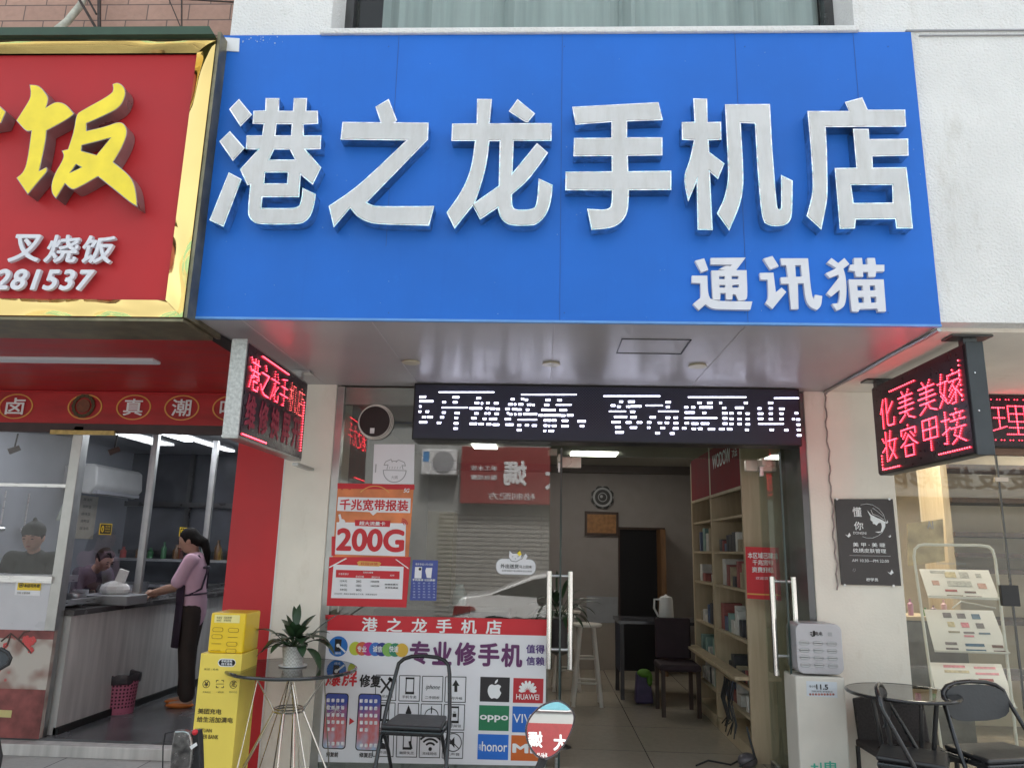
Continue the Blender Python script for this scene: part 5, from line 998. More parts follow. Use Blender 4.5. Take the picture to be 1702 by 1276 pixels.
for bi, q in enumerate(boards):
    Yt, Yb = .80, .50; A_, B_, C_, D_ = P(*q[0], Y=Yt), P(*q[1], Y=Yt), P(*q[2], Y=Yb), P(*q[3], Y=Yb); n = (B_-A_).cross(D_-A_).normalized()
    if n.y > 0: n = -n
    b = part('sample_board', MB().prism([A_, B_, C_, D_], n*.006), M('sample_board', (.68, .67, .66), .4, var=.03), rk)
    part('lip', MB().tube([D_+n*.01, C_+n*.01], .006, 6), wt, rk)
    def bq(u, v): return (A_.lerp(B_, u)).lerp(D_.lerp(C_, u), v)
    cells = {0: [(.14,.36,.06,.14,.24,9),(.34,.50,.1,.3,.25,5),(.55,.68,.1,.3,.25,9),(.78,.86,.14,.28,.2,9),(.12,.22,.42,.58,0,0),(.34,.68,.42,.60,0,9),(.76,.88,.48,.66,0,0),(.27,.44,.72,.79,0,1),(.54,.70,.76,.82,0,2),(.27,.50,.90,.95,0,7),(.54,.76,.92,.97,0,2)],
             1: [(.25,.37,.08,.2,0,3),(.45,.57,.09,.21,0,3),(.66,.78,.1,.22,0,4),(.28,.38,.3,.42,0,5),(.47,.58,.31,.43,0,6),(.68,.79,.32,.44,0,3),(.26,.42,.52,.56,0,7),(.47,.62,.53,.57,0,3),(.68,.84,.54,.58,0,4),(.46,.6,.61,.65,0,6),(.17,.33,.78,.84,0,3),(.44,.70,.80,.86,0,8),(.80,.95,.82,.88,0,2),(.16,.33,.91,.95,0,3),(.43,.70,.93,.97,0,8),(.80,.97,.94,.98,0,2)],
             2: [(.18,.48,.06,.12,0,6),(.18,.52,.18,.24,0,5),(.60,.90,.08,.13,0,6),(.60,.92,.22,.27,0,6),(.62,.82,.36,.42,0,1),(.68,.84,.50,.54,0,2),(.75,.9,.66,.70,0,2),(.76,.92,.78,.82,0,2)]}[bi]
    for (u0, u1, v0, v1, _, ci) in cells:
        part('swatch', MB().prism([bq(u0, v0)+n*.002, bq(u1, v0)+n*.002, bq(u1, v1)+n*.002, bq(u0, v1)+n*.002], n*.0015), cmat[ci], b)
# salon interior
so = thing('salon_shelves', 'lit wooden wall shelves with dark boards inside the salon, at the right edge', 'shelf', (4.2, 2.0, .05))
part('upright', MB().box(3.62, 3.68, 1.7, 2.1, .05, 2.6).box(5.2, 5.26, 1.7, 2.1, .05, 2.6), oak, so); part('back', MB().box(3.62, 5.3, 2.1, 2.13, .05, 2.6), salon_w, so)
for zz in (.5, .95, 1.38, 1.52, 1.70, 2.0, 2.3): part('board', MB().box(3.68, 5.2, 1.66, 2.1, zz, zz+.04), dark_wood, so)
dp = thing('salon_display', 'framed poster sheet standing against the salon wall behind the rack', 'poster', (2.9, 1.6, 1.1)); part('sheet', MB().pz([(1508, 870), (1567, 862), (1571, 932), (1510, 940)], 1.2, .01), M('beige_print', (.42, .34, .2), .5, var=.4, vs=6), dp)
part('lettering', tpx(MB(), 'AI', 1541, 866, 1551, 878, 1.19, .03), ink_g, dp)
cb = thing('salon_cabinet', 'low dark cabinet with small bottles inside the salon', 'cabinet', (3.2, 1.6, .05)); part('body', MB().box(2.55, 3.5, 1.3, 1.7, .05, 1.0), M('grey_cab', (.12, .12, .11), .5, var=.3), cb, bevel=.01); part('top', MB().box(2.53, 3.52, 1.28, 1.72, 1.0, 1.03), oak, cb)
rg = random.Random(3)
for k in range(9):
    x = 2.62+k*.1+rg.uniform(-.02, .02); h = rg.uniform(.06, .14); o = part('bottle', MB().lathe([(.02, 0), (.022, h*.7), (.008, h*.8), (.008, h)], (x, 1.45+rg.uniform(-.06, .06), 1.03), 12), M('bottle_glaze', (rg.uniform(.1, .6), rg.uniform(.1, .4), rg.uniform(.05, .4)), .3), None, smooth=True); tag(o, 'small coloured bottle in the row on the salon cabinet', 'bottle', 'bottles on the salon cabinet')
for (x, y, w_, l_) in ((3.6, 2.6, .6, .15), (5.0, 1.4, .6, .15), (3.1, 1.5, .3, .3)):
    o = thing('ceiling_lamp', 'warm ceiling lamp panel of the salon', 'lamp', (x, y, 2.59), 'salon ceiling lamps'); part('lit_panel', MB().box(x-w_, x+w_, y-l_, y+l_, 2.585, 2.6), lamp_warm, o)
# ================================================================ phone shop interior
SX = 1.53
bk = thing('display_shelf', 'tall light wood shelving with red headers along the right wall of the phone shop', 'shelf', (SX, 1.4, .05))
y0, y1, y2 = .56, P(1184, 900, X=SX).y, P(1152, 900, X=SX).y
part('end_panel', MB().box(SX, 1.94, y0, y0+.03, .05, 2.45), oak, bk); part('divider', MB().box(SX, 1.93, y1, y1+.05, .05, 2.45), oak, bk); part('divider', MB().box(SX, 1.93, y2, y2+.05, .05, 2.40), oak, bk); part('back_panel', MB().box(1.90, 1.94, y0+.03, y2, .05, 2.4), M('shelf_back', (.30, .22, .13), .6, var=.15), bk)
zh = P(1228, 808, X=SX).z; zh2 = 2.42
for (a_, b_, t_) in ((y0+.03, y1, 'WODOW'), (y1+.05, y2, '')):
    h = part('header', MB().box(SX, SX+.02, a_, b_, zh, zh2), M('header_red', (.26, .02, .03), .7, var=.1, spec=.2), bk)
    if t_: g = MB(); text_into(g, t_, (SX-.002, b_-.12, zh+.22), (0, -(b_-a_)*.62, 0), (0, 0, .12), (-1, 0, 0), .012); text_into(g, '沃品', (SX-.002, a_+.22, zh+.24), (0, -.16, 0), (0, 0, .09), (-1, 0, 0)); part('lettering', g, ink_w, h)
    part('lintel', MB().box(SX-.005, SX+.03, a_, b_, zh-.025, zh), oak, bk)
shel = [.32, .52, .85, 1.22, 1.5, 1.78]
for zz in shel:
    for a_, b_ in ((y0+.03, y1), (y1+.05, y2)): part('shelf_board', MB().box(SX+.01, 1.90, a_, b_, zz, zz+.02), oak if zz != .85 else oak, bk)
part('plinth', MB().box(SX, 1.93, y0+.03, y2, .05, .14), oak, bk)
part('counter_ledge', MB().box(SX-.10, SX+.01, y0+.03, y2, .60, .625), oak, bk)
rg = random.Random(11); bc = [M('box_print', c_, .5, var=.2, vs=15) for c_ in ((.6,.58,.54),(.32,.10,.09),(.12,.15,.24),(.22,.33,.30),(.06,.06,.065),(.36,.29,.19))]
names = ['white', 'red', 'navy', 'teal', 'black', 'ochre']
for zi, zz in enumerate(shel[:-1]):
    for bay, (a_, b_) in enumerate(((y0+.1, y1-.1), (y1+.1, y2-.1))):
        y = a_-.06
        while y < b_-.02:
            w_ = rg.uniform(.035, .11); h = rg.uniform(.06, .23); k = rg.choice((0, 0, 0, 1, 2, 3, 4, 4, 5))
            if rg.random() < .88: o = part('accessory_box', MB().box(SX+.04, SX+.2, y, y+w_, zz+.021, zz+.021+h), bc[k], None, bevel=.003); tag(o, 'small %s product box on the wood shelves of the phone shop' % names[k], 'box', 'product boxes on the phone shop shelves')
            y += w_+rg.uniform(.004, .05)
# tangle of cables hanging from the shelf
g = MB(); rg = random.Random(5)
for k in range(12):
    yy = .75+rg.uniform(0, .35); g.tube([(SX-.06, yy, .55), (SX-.07+rg.uniform(-.02, .02), yy+.03, .4), (SX-.06, yy-.03+rg.uniform(-.03, .03), .26), (SX-.08, yy+rg.uniform(-.05, .05), .14+rg.uniform(0, .1))], .005, 5)
tag(part('cable_bundle', g, black_pl, None), 'bundle of black cables hanging from the lower wood shelf', 'cables')
g = MB(); g.tube([(1.1, .42, .06), (1.2, .5, .075), (1.35, .47, .06), (1.45, .55, .08), (1.4, .42, .065), (1.5, .4, .12), (1.48, .5, .3), (1.52, .45, .1)], .007, 6); tag(part('floor_cable', g, black_pl, None), 'black cable curling over the tiled floor by the shelf end', 'cable')
o = part('plastic_bag', MB().ball((1.47, .48, .09), .07, .06, .05, 14, 10), M('clear_bag', (.10, .09, .10), .35, var=.3, vs=20, bump=.8, bs=20), None, smooth=True); tag(o, 'crumpled dark plastic bag on the floor by the shelf end', 'bag')
# back wall: octagon, plaque, doorway
YR = 4.66
c = P(1001.5, 826, Y=YR); oc = thing('octagon_mirror', 'black and white octagonal trigram board on the back wall of the phone shop', 'wall ornament', c)
g = MB().disc((c.x, c.z), .155, YR, 8, .02); g.v = [Vector((c.x+(v.x-c.x)*math.cos(.39)-(v.z-c.z)*math.sin(.39), v.y, c.z+(v.x-c.x)*math.sin(.39)+(v.z-c.z)*math.cos(.39))) for v in g.v]; part('board', g, ink, oc)
g = MB().arc((c.x, c.z), .10, .125, 0, 6.2832, YR-.005, 32); g.arc((c.x, c.z), .05, .06, 0, 6.2832, YR-.005, 24); g.disc((c.x-.015, c.z+.01), .02, YR-.005, 10)
for k in range(8): a = k*.785; g.xz([(c.x+.135*math.cos(a-.1), c.z+.135*math.sin(a-.1)), (c.x+.135*math.cos(a+.1), c.z+.135*math.sin(a+.1)), (c.x+.142*math.cos(a+.1), c.z+.142*math.sin(a+.1)), (c.x+.142*math.cos(a-.1), c.z+.142*math.sin(a-.1))], YR-.006)
part('trigrams', g, ink_g, oc)
wp = sheet('wooden_plaque', 'brown wooden award plaque in a dark frame under the octagon board', 'plaque', [(972, 849), (1028, 851), (1028, 890), (972, 889)], dark_wood, YR, .03); part('bronze_plate', MB().pz([(976, 854), (1024, 855), (1024, 886), (976, 885)], YR-.004, .004), M('bronze_plate', (.26, .13, .05), .4, .4, var=.3, vs=20), wp)
dx0, dx1 = P(1031, 1000, Y=YR).x, P(1101, 1000, Y=YR).x; dz = P(1066, 880, Y=YR).z
dr = thing('dark_doorway', 'dark doorway with a half-open brown door in the back wall of the phone shop', 'doorway', (dx0, YR, .05)); part('opening', MB().box(dx0, dx1, YR+.02, YR+.03, .05, dz), M('unlit_void', (.006, .006, .008), .9, var=0), dr); part('frame', MB().box(dx0-.02, dx0, YR, YR+.04, .05, dz+.03).box(dx1, dx1+.05, YR, YR+.04, .05, dz+.03).box(dx0, dx1, YR, YR+.04, dz, dz+.03), dark_wood, dr); part('door_leaf', MB().box(dx1-.06, dx1, YR-.35, YR, .05, dz), wood('brown_door', (.12, .06, .025), (.2, .1, .04)), dr)  # opening is a black sheet standing for the unlit space beyond
nt_ = sheet('notice_sheet', 'pale grey notice sheet low on the back wall of the phone shop', 'notice', [(975, 990), (1027, 992), (1027, 1035), (975, 1034)], M('grey_sheet', (.27, .28, .30), .5, var=.1), YR+.0, .005)
# desk with kettle, chairs, stools
ds = thing('desk', 'dark wooden desk with white kettle at the back of the phone shop', 'desk', (1.15, 3.2, .05))
a0, a1 = P(1046, 1052, Z=.80), P(1152, 1062, Z=.80)
dx_0, dx_1, dy0, dy1 = .80, 1.50, 2.75, 3.35
part('desk_top', MB().box(dx_0, 1.93, dy0, dy1, .78, .81), M('dark_top', (.06, .06, .07), .2, var=.2), ds)
for x, y in ((dx_0+.04, dy0+.04), (dx_0+.04, dy1-.04), (1.88, dy0+.04), (1.88, dy1-.04)): part('leg', MB().box(x-.02, x+.02, y-.02, y+.02, .05, .78), black_m, ds)
part('modesty_panel', MB().box(dx_0+.02, dx_0+.04, dy0+.1, dy1-.1, .3, .78), M('navy_panel', (.02, .03, .06), .6), ds)
kc = P(1108, 1050, Y=2.9); kc.z = .81; kt = thing('kettle', 'white electric kettle on the dark desk', 'kettle', kc)
part('jug', MB().lathe([(.075, 0), (.078, .02), (.070, .20), (.062, .235), (.02, .25), (.008, .262)], kc, 24), white_pl, kt, smooth=True); part('handle', MB().tube([kc+Vector((-.065, 0, .21)), kc+Vector((-.12, 0, .21)), kc+Vector((-.125, 0, .12)), kc+Vector((-.08, 0, .04))], .011, 8), white_pl, kt, smooth=True); part('base', MB().lathe([(.085, 0), (.085, .008)], kc-Vector((0, 0, .0)), 20), black_pl, kt)
cc_ = thing('office_chair', 'dark upholstered chair pushed towards the desk in the phone shop', 'chair', (1.15, 2.3, .05))
dcf = M('dark_fabric', (.035, .018, .025), .7, var=.3)
part('backrest', MB().box(1.12, 1.46, 2.38, 2.44, .50, .88), dcf, cc_, bevel=.02); part('seat', MB().box(1.10, 1.48, 2.0, 2.40, .44, .50), dcf, cc_, bevel=.02)
for x, y in ((1.13, 2.02), (1.45, 2.02), (1.13, 2.4), (1.45, 2.4)): part('leg', MB().box(x-.018, x+.018, y-.018, y+.018, .05, .45), dark_wood, cc_)
o = thing('green_bag', 'purple bag with green cloth on top, on the floor beside the dark chair', 'bag', (1.02, 2.6, .05)); part('bag_body', MB().prism([(.94, 2.55, .06), (1.12, 2.55, .06), (1.09, 2.55, .30), (.96, 2.55, .34)], (0, -.14, 0)), M('purple_bag', (.07, .05, .12), .6, var=.3), o, bevel=.02); part('green_flap', MB().ball((1.03, 2.56, .34), .07, .06, .04, 12, 8).ball((1.08, 2.54, .29), .03, .03, .07, 8, 6), M('green_cloth', (.09, .22, .02), .6, var=.3), o, smooth=True)
def stool(x, y, h, label):
    t = thing('wooden_stool', label, 'stool', (x, y, .05), 'pale wooden bar stools in the phone shop'); wd = M('pale_wood', (.72, .66, .60), .5, var=.15)
    part('seat', MB().lathe([(.14, -.03), (.15, -.02), (.15, -.004), (.14, 0)], (x, y, h), 28), wd, t, smooth=True)
    for k in range(4): a = R(45+90*k); part('leg', MB().tube([(x+.09*math.cos(a), y+.09*math.sin(a), h-.03), (x+.19*math.cos(a), y+.19*math.sin(a), .05)], .019, 8), wd, t)
    for zz in (.26, .48):
        r_ = .09+.10*(h-.03-zz)/(h-.08)
        for k in range(4): a = R(45+90*k); b = R(135+90*k); part('rung', MB().tube([(x+r_*math.cos(a), y+r_*math.sin(a), zz), (x+r_*math.cos(b), y+r_*math.sin(b), zz)], .010, 6), wd, t)
sp = P(975, 1170, Z=.05); stool(sp.x, sp.y, .80, 'nearer pale wooden stool just inside the phone shop door'); stool(sp.x-.17, sp.y+.75, .86, 'farther pale wooden stool behind the nearer one')
# indoor plant behind the left door handle
pc2 = P(955, 1075, Y=.95); ip = thing('indoor_plant', 'dark leafy plant in a dark pot just inside the left open door', 'potted plant', (pc2.x, pc2.y, .05)); b0 = Vector((P(930, 1010, Y=.85).x, .85, .88))
part('plant_stand', MB().lathe([(.10, .05), (.02, .08), (.018, .70), (.10, .74)], (b0.x, b0.y, 0), 16), black_m, ip, smooth=True); part('pot', MB().lathe([(.07, .74), (.11, .98), (.10, .98)], (b0.x, b0.y, 0), 20), M('dark_pot', (.06, .05, .05), .5), ip, smooth=True)
rnd = random.Random(9); plant_leaves(b0, [(rnd.uniform(0, 360), rnd.uniform(5, 75), rnd.uniform(.2, .36), .022, rnd.uniform(.9, 2.0)) for _ in range(38)], leafm, ip)
# glass bottle shelf behind the window
ct = thing('window_cabinet', 'dim glass display cabinet behind the shop window', 'cabinet', (-.7, 1.3, .05)); part('body', MB().box(-1.35, -.25, 1.0, 1.5, .05, 1.0), M('dim_grey', (.08, .08, .075), .5), ct, bevel=.01); part('upper_case', MB().box(-1.3, -1.0, 3.4, 3.8, .05, 1.9), M('olive_case', (.16, .14, .09), .5, var=.2), ct)
bt = P(763, 1010, Y=.8); o = thing('glass_jar', 'clear glass jar behind the shop window above the banner', 'jar', (bt.x, .8, 1.0)); part('jar_body', MB().lathe([(.05, 0), (.055, .02), (.055, .1), (.03, .14), (.03, .16)], (bt.x, .8, 1.06), 20), M('clear_jar', (.55, .56, .56), .2), o, smooth=True); ct2 = part('stand', MB().box(bt.x-.08, bt.x+.08, .72, .88, .05, 1.06), M('dim_grey', (.08, .08, .075), .5), o)
# ceiling lamps in the phone shop
for nm, q_ in (('small square ceiling lamp panel of the phone shop, seen left of the door', [(782, 733), (817, 733), (826, 745), (789, 745)]), ('long ceiling lamp panel of the phone shop over the doorway', [(950, 751), (1027, 753), (1023, 758), (952, 757)])):
    pts = [P(*z_, Z=2.59) for z_ in q_]; xa, xb = min(p.x for p in pts), max(p.x for p in pts); ya, yb = min(p.y for p in pts), max(p.y for p in pts)
    o = thing('ceiling_lamp', nm, 'lamp', ((xa+xb)/2, (ya+yb)/2, 2.585), 'phone shop ceiling lamps'); part('lit_panel', MB().box(xa, xb, ya, yb, 2.585, 2.6), lamp_w, o)
# ================================================================ restaurant interior
KX = -3.62; KF = .42
kf = thing('kitchen_partition', 'glass kitchen partition with steel posts running back into the restaurant', 'partition', (KX, 2, .09))
part('glass_panel', MB().box(KX-.005, KX+.005, KF+.05, 4.3, 1.0, 2.60), pane_k, kf)
for k, yy in enumerate((KF+.02, 1.55, 2.85, 4.2)): part('post', MB().box(KX-.03, KX+.03, yy, yy+.05, (.09, 1.0, 1.0, 1.0)[k], 2.60), alu, kf, bevel=.004)
part('rail', MB().box(KX-.025, KX+.025, KF+.07, 4.2, 1.0, 1.04), steel_b, kf)
kc_ = thing('counter', 'long grey streaked panel counter under the kitchen glass', 'counter', (-3.55, 2.2, .09))
a = P(45, 1200, Z=.09); b = P(280, 1140, Z=.09)
cy1 = 3.6
part('front_panel', MB().prism([(-3.55, KF+.10, .09), (-3.45, cy1, .09), (-3.45, cy1, .93), (-3.55, KF+.10, .93)], (.06, 0, 0)), conc, kc_)
part('worktop', MB().prism([(-3.52, KF+.08, .97), (-3.40, cy1, .97), (-4.1, cy1, .97), (-4.1, KF+.08, .97)], (0, 0, .04)), M('dark_worktop', (.06, .055, .055), .25, var=.2), kc_)
part('skirting', MB().prism([(-3.53, KF+.10, .09), (-3.43, cy1, .09), (-3.43, cy1, .14), (-3.53, KF+.10, .14)], (.04, 0, 0)), rubber, kc_)
# front window with ledge, white panel and blossom print
fw_ = thing('serving_window', 'restaurant serving window with white panel over a cherry blossom print at the left edge', 'shop front', (-4.2, .42, .09))
YV = .40
pz0 = P(20, 967, Y=YV).z; pz1 = P(20, 1046, Y=YV).z; px1 = P(64, 1010, Y=YV).x
part('post', MB().box(KX-.045, KX+.035, YV-.01, YV+.045, pz1, 2.36), alu, fw_, bevel=.004)
part('window_glass', MB().box(-6, KX-.045, YV+.01, YV+.02, pz0+.03, 2.36), pane_k, fw_)
part('rail', MB().box(-6, KX-.045, YV-.005, YV+.035, P(50, 806, Y=YV).z-.012, P(50, 806, Y=YV).z+.012), steel_b, fw_); part('ledge', MB().box(-6, KX-.03, YV-.03, YV+.3, pz0-.0, pz0+.05), steel_b, fw_)
part('white_panel', MB().box(-6, KX-.045, YV, YV+.03, pz1, pz0), M('white_metal_panel', (.58, .57, .60), .3, var=.04), fw_)
bl_m = M('blossom_print', (.46, .40, .35), .45, var=0)
def blossom(m):
    N, L, p = nodes(m); tc = N.new("ShaderNodeTexCoord"); n1 = N.new("ShaderNodeTexNoise"); n1.inputs["Scale"].default_value = 5; v = N.new("ShaderNodeTexVoronoi"); v.inputs["Scale"].default_value = 14; L(tc.outputs["Object"], n1.inputs[0]); L(tc.outputs["Object"], v.inputs[0])
    r = N.new("ShaderNodeValToRGB"); e = r.color_ramp.elements; e[0].position = .38; e[0].color = (.28, .17, .14, 1); e[1].position = .55; e[1].color = (.50, .45, .40, 1); L(n1.outputs[0], r.inputs[0])
    r2 = N.new("ShaderNodeValToRGB"); e = r2.color_ramp.elements; e[0].position = .16; e[0].color = (1, 1, 1, 1); e[1].position = .24; e[1].color = (0, 0, 0, 1); L(v.outputs["Distance"], r2.inputs[0])
    n2 = N.new("ShaderNodeTexNoise"); n2.inputs["Scale"].default_value = 3; L(tc.outputs["Object"], n2.inputs[0]); r3 = N.new("ShaderNodeValToRGB"); r3.color_ramp.elements[0].position = .5; r3.color_ramp.elements[1].position = .56; L(n2.outputs[0], r3.inputs[0])
    mm = N.new("ShaderNodeMath"); mm.operation = 'MULTIPLY'; L(r2.outputs[0], mm.inputs[0]); L(r3.outputs[0], mm.inputs[1]); mx = N.new("ShaderNodeMix"); mx.data_type = 'RGBA'; L(mm.outputs[0], mx.inputs[0]); L(r.outputs[0], mx.inputs[6]); mx.inputs[7].default_value = (.50, .06, .06, 1); L(mx.outputs[2], p.inputs["Base Color"])
blossom(bl_m)
pr = part('blossom_print', MB().box(-6, KX+.03, YV, YV+.04, .09, pz1), bl_m, fw_)
g = MB(); 
for L in ([(2,1065),(18,1052),(30,1062),(44,1075),(52,1085)], [(18,1052),(12,1072),(2,1082)], [(30,1062),(40,1050),(50,1048)]): g.tube([P(*q_, Y=YV-.004) for q_ in L], .006, 5)
part('branch_print', g, M('branch_ink', (.10, .06, .05), .6), pr)
g = MB()
for x, y, r_ in ((48, 1068, .035), (54, 1064, .03), (44, 1062, .028), (10, 1072, .02), (52, 1080, .022)):
    c = P(x, y, Y=YV)
    for k in range(5): g.disc((c.x+r_*.6*math.cos(k*1.257), c.z+r_*.6*math.sin(k*1.257)), r_*.5, YV-.005-.0004*k, 8, .001)
part('flower_print', g, M('flower_ink', (.60, .07, .07), .5), pr)
part('red_trim', MB().box(-6, KX+.032, YV-.004, YV, pz1-.06, pz1).box(-6, KX+.03, YV-.004, YV, .09, .42), M('maroon_print', (.22, .06, .055), .5, var=.4, vs=9), pr)
part('gold_label', MB().pz([(-20, 1178), (20, 1180), (18, 1192), (-20, 1190)], YV-.007, .002), M('pale_gold', (.55, .48, .2), .4, var=.1), pr)
stk = sheet('yellow_sticker', 'yellow and white sticker at the corner of the white restaurant panel', 'sticker', [(27, 962), (69, 962), (66, 990), (24, 988)], paper, YV-.003, .002)
part('yellow_band', MB().pz([(31, 962.5), (69, 963), (67, 981), (28, 980)], YV-.006, .002), yellow_pl, stk)
part('lettering', tpx(tpx(MB(), '本店可外卖', 40, 970, 66, 976, YV-.009, .03), '扫码 点餐领券', 28, 983, 50, 987, YV-.009), ink_b, stk); c = P(35, 972, Y=YV-.009); part('heart_mark', MB().arc((c.x, c.z), .014, .018, 0, 6.28, YV-.009).disc((c.x, c.z), .009, YV-.009, 8), ink_b, stk)
# sticker on the kitchen glass
for x, y in ((176, 879), (309, 884)):
    q0, q1 = P(x-10, y, X=KX+.012), P(x+10, y, X=KX+.012); zz = P(x, y, X=KX+.012).z
    o = thing('glass_sticker', 'small black and yellow sticker on the %s kitchen glass pane' % ('nearer' if x < 200 else 'farther'), 'sticker', (KX+.012, (q0.y+q1.y)/2, zz)); part('sticker_face', MB().box(KX+.008, KX+.010, q0.y, q1.y, zz-.045, zz+.045), yellow_pl, o); part('black_field', MB().box(KX+.010, KX+.0115, q0.y+.01, q1.y-.01, zz-.038, zz+.038), ink, o)
    g = MB(); text_into(g, '0', (KX+.013, q0.y+.02, zz-.025), (0, (q1.y-q0.y)*.2, 0), (0, 0, .05), (1, 0, 0), .03)
    for k in range(3): text_into(g, '抽油烟机'[:3], (KX+.013, q0.y+(q1.y-q0.y)*.42, zz+.016-.02*k), (0, (q1.y-q0.y)*.4, 0), (0, 0, .013), (1, 0, 0))
    part('lettering', g, yellow_pl, o)
# kitchen air conditioner on the far wall
ac = thing('air_conditioner', 'white wall air conditioner inside the restaurant kitchen', 'air conditioner', (-4.75, 3.1, 1.95))
cA, cB = P(158, 800, X=-5.0), P(240, 830, X=-5.0)
y0_, y1_ = cA.y, cA.y+1.0; zA = P(160, 772, X=-5.1).z; zB = P(160, 812, X=-5.1).z; zA = min(zA, 2.5); zB = zA-.34
part('body', MB().prism([(-5.30, y0_, zB+.03), (-5.06, y0_, zB), (-4.98, y0_, zB+.1), (-5.0, y0_, zA-.03), (-5.05, y0_, zA), (-5.30, y0_, zA)], (0, -1.0, 0)), M('aged_white', (.62, .62, .58), .4, var=.06), ac, bevel=.02)
part('louvre', MB().box(-5.06, -4.985, y0_+.05, y0_+.95, zB+.01, zB+.05), ink_g, ac); part('drain_pipe', MB().tube([(-5.2, y0_-.02, zB+.05), (-5.25, y0_-.08, zB-.1), (-5.3, y0_-.1, zB-.3)], .02, 8), M('grey_green', (.3, .33, .28), .6), ac); part('wall_base', MB().box(-5.42, -5.28, y0_+.05, y0_+.95, zB+.05, zA-.02), ink_g, ac)
# back frames in the kitchen
fb = thing('rear_glazing', 'dark framed glazing across the back of the restaurant', 'partition', (-3, 4.4, .09)); g = MB()
for x in (-4.6, -3.9, -3.3, -2.7): g.box(x, x+.05, 4.36, 4.42, .09, 2.62)
g.box(-5.4, -2.17, 4.355, 4.42, 1.93, 1.99).box(-5.4, -2.17, 4.355, 4.42, 1.33, 1.38); part('frame', g, dark_alu, fb); part('dark_pane', MB().box(-5.4, -2.17, 4.43, 4.44, .09, 2.62), M('dark_glass', (.09, .095, .105), .2, var=.5, vs=1.5), fb)
part('dark_panel', MB().box(-3.85, -3.3, 4.34, 4.35, 1.1, 1.9), M('black_screen', (.01, .01, .014), .2), fb)
# kitchen back bench with clutter
kb2 = thing('kitchen_bench', 'steel bench with trays at the back of the restaurant kitchen', 'bench', (-4.4, 3.4, .09)); part('bench_top', MB().box(-5.35, -3.75, 3.9, 4.3, .95, .99), steel_b, kb2); part('bench_shelf', MB().box(-5.35, -3.75, 3.9, 4.3, .45, .47), steel_b, kb2); part('overshelf', MB().box(-5.35, -2.5, 4.1, 4.32, 1.25, 1.28), steel_b, kb2)
for x in (-5.3, -3.8): part('leg', MB().box(x-.02, x+.02, 3.92, 3.96, .09, .95), steel_b, kb2)
rg = random.Random(21)
for k in range(10):
    x = -3.66-rg.random()*.36; y = .8+k*.26; r_ = rg.uniform(.05, .10); h = rg.uniform(.05, .13)
    o = part('bowl' if k % 2 else 'cooking_pot', MB().lathe([(r_*.7, 0), (r_, h*.6), (r_, h), (r_*.92, h), (r_*.9, h*.3)], (x, y, .972), 20), [steel_b, grey_pl, M('dark_pot2', (.08, .07, .06), .4)][k % 3], None, smooth=True); tag(o, 'round %s standing behind the kitchen glass on the dark worktop' % ('bowl' if k % 2 else 'pot'), 'bowl' if k % 2 else 'pot', 'bowls and pots on the restaurant worktop')
# clutter in the kitchen: bottles on the overshelf, hanging ladles, menu sheets, cables
rg = random.Random(31)
for k in range(16):
    x = -5.2+k*.165+rg.uniform(-.03, .03); h = rg.uniform(.12, .26); r_ = rg.uniform(.03, .05); cc = rg.choice([('red', (.35, .05, .04)), ('brown', (.16, .08, .03)), ('white', (.55, .55, .52)), ('green', (.06, .18, .08)), ('yellow', (.5, .36, .06))])
    o = part('sauce_bottle', MB().lathe([(r_, 0), (r_, h*.62), (r_*.4, h*.8), (r_*.4, h)], (x, 4.2+rg.uniform(-.04, .04), 1.281), 12), M('sauce_'+cc[0], cc[1], .3), None, smooth=True); tag(o, '%s bottle standing on the steel shelf at the back of the kitchen' % cc[0], 'bottle', 'bottles on the kitchen shelf')
for k in range(5):
    y = 1.0+k*.35; o = part('ladle', MB().tube([(-5.33, y, 1.95), (-5.33, y, 1.62)], .008, 6).ball((-5.32, y, 1.58), .045, .045, .03, 10, 6), steel_b, None); tag(o, 'steel ladle hanging in a row on the kitchen wall', 'ladle', 'ladles on the kitchen wall')
for k, (y, z, w_, h) in enumerate(((3.4, 1.5, .35, .5), (.9, 2.1, .5, .3))):
    o = thing('menu_sheet', ('tall', 'wide')[k]+' printed menu sheet on the kitchen side wall', 'notice', (-5.39, y, z)); part('sheet', MB().box(-5.398, -5.392, y, y+w_, z, z+h), [M('menu_cream', (.50, .45, .35), .6), M('menu_red', (.40, .06, .05), .6)][k], o)
    g = MB()
    for j in range(5): text_into(g, random.choice(['叉烧饭', '烧鸭饭', '卤味饭', '豉油鸡']), (-5.39, y+.05, z+h-.06-(h-.08)/5*j), (0, w_*.5, 0), (0, 0, h*.07), (1, 0, 0))
    part('lettering', g, ink if k == 0 else ink_w, o)
o = thing('chopping_board', 'round wooden chopping board with a cleaver on the restaurant worktop', 'chopping board', (-3.82, 1.25, .97)); part('board', MB().lathe([(.17, 0), (.175, .03), (.17, .06)], (-3.82, 1.25, .972), 28), wood('board_wood', (.22, .12, .05), (.34, .2, .1)), o, smooth=True); part('cleaver', MB().box(-3.9, -3.72, 1.22, 1.31, 1.034, 1.038).box(-3.72, -3.62, 1.25, 1.28, 1.03, 1.045), steel_b, o)
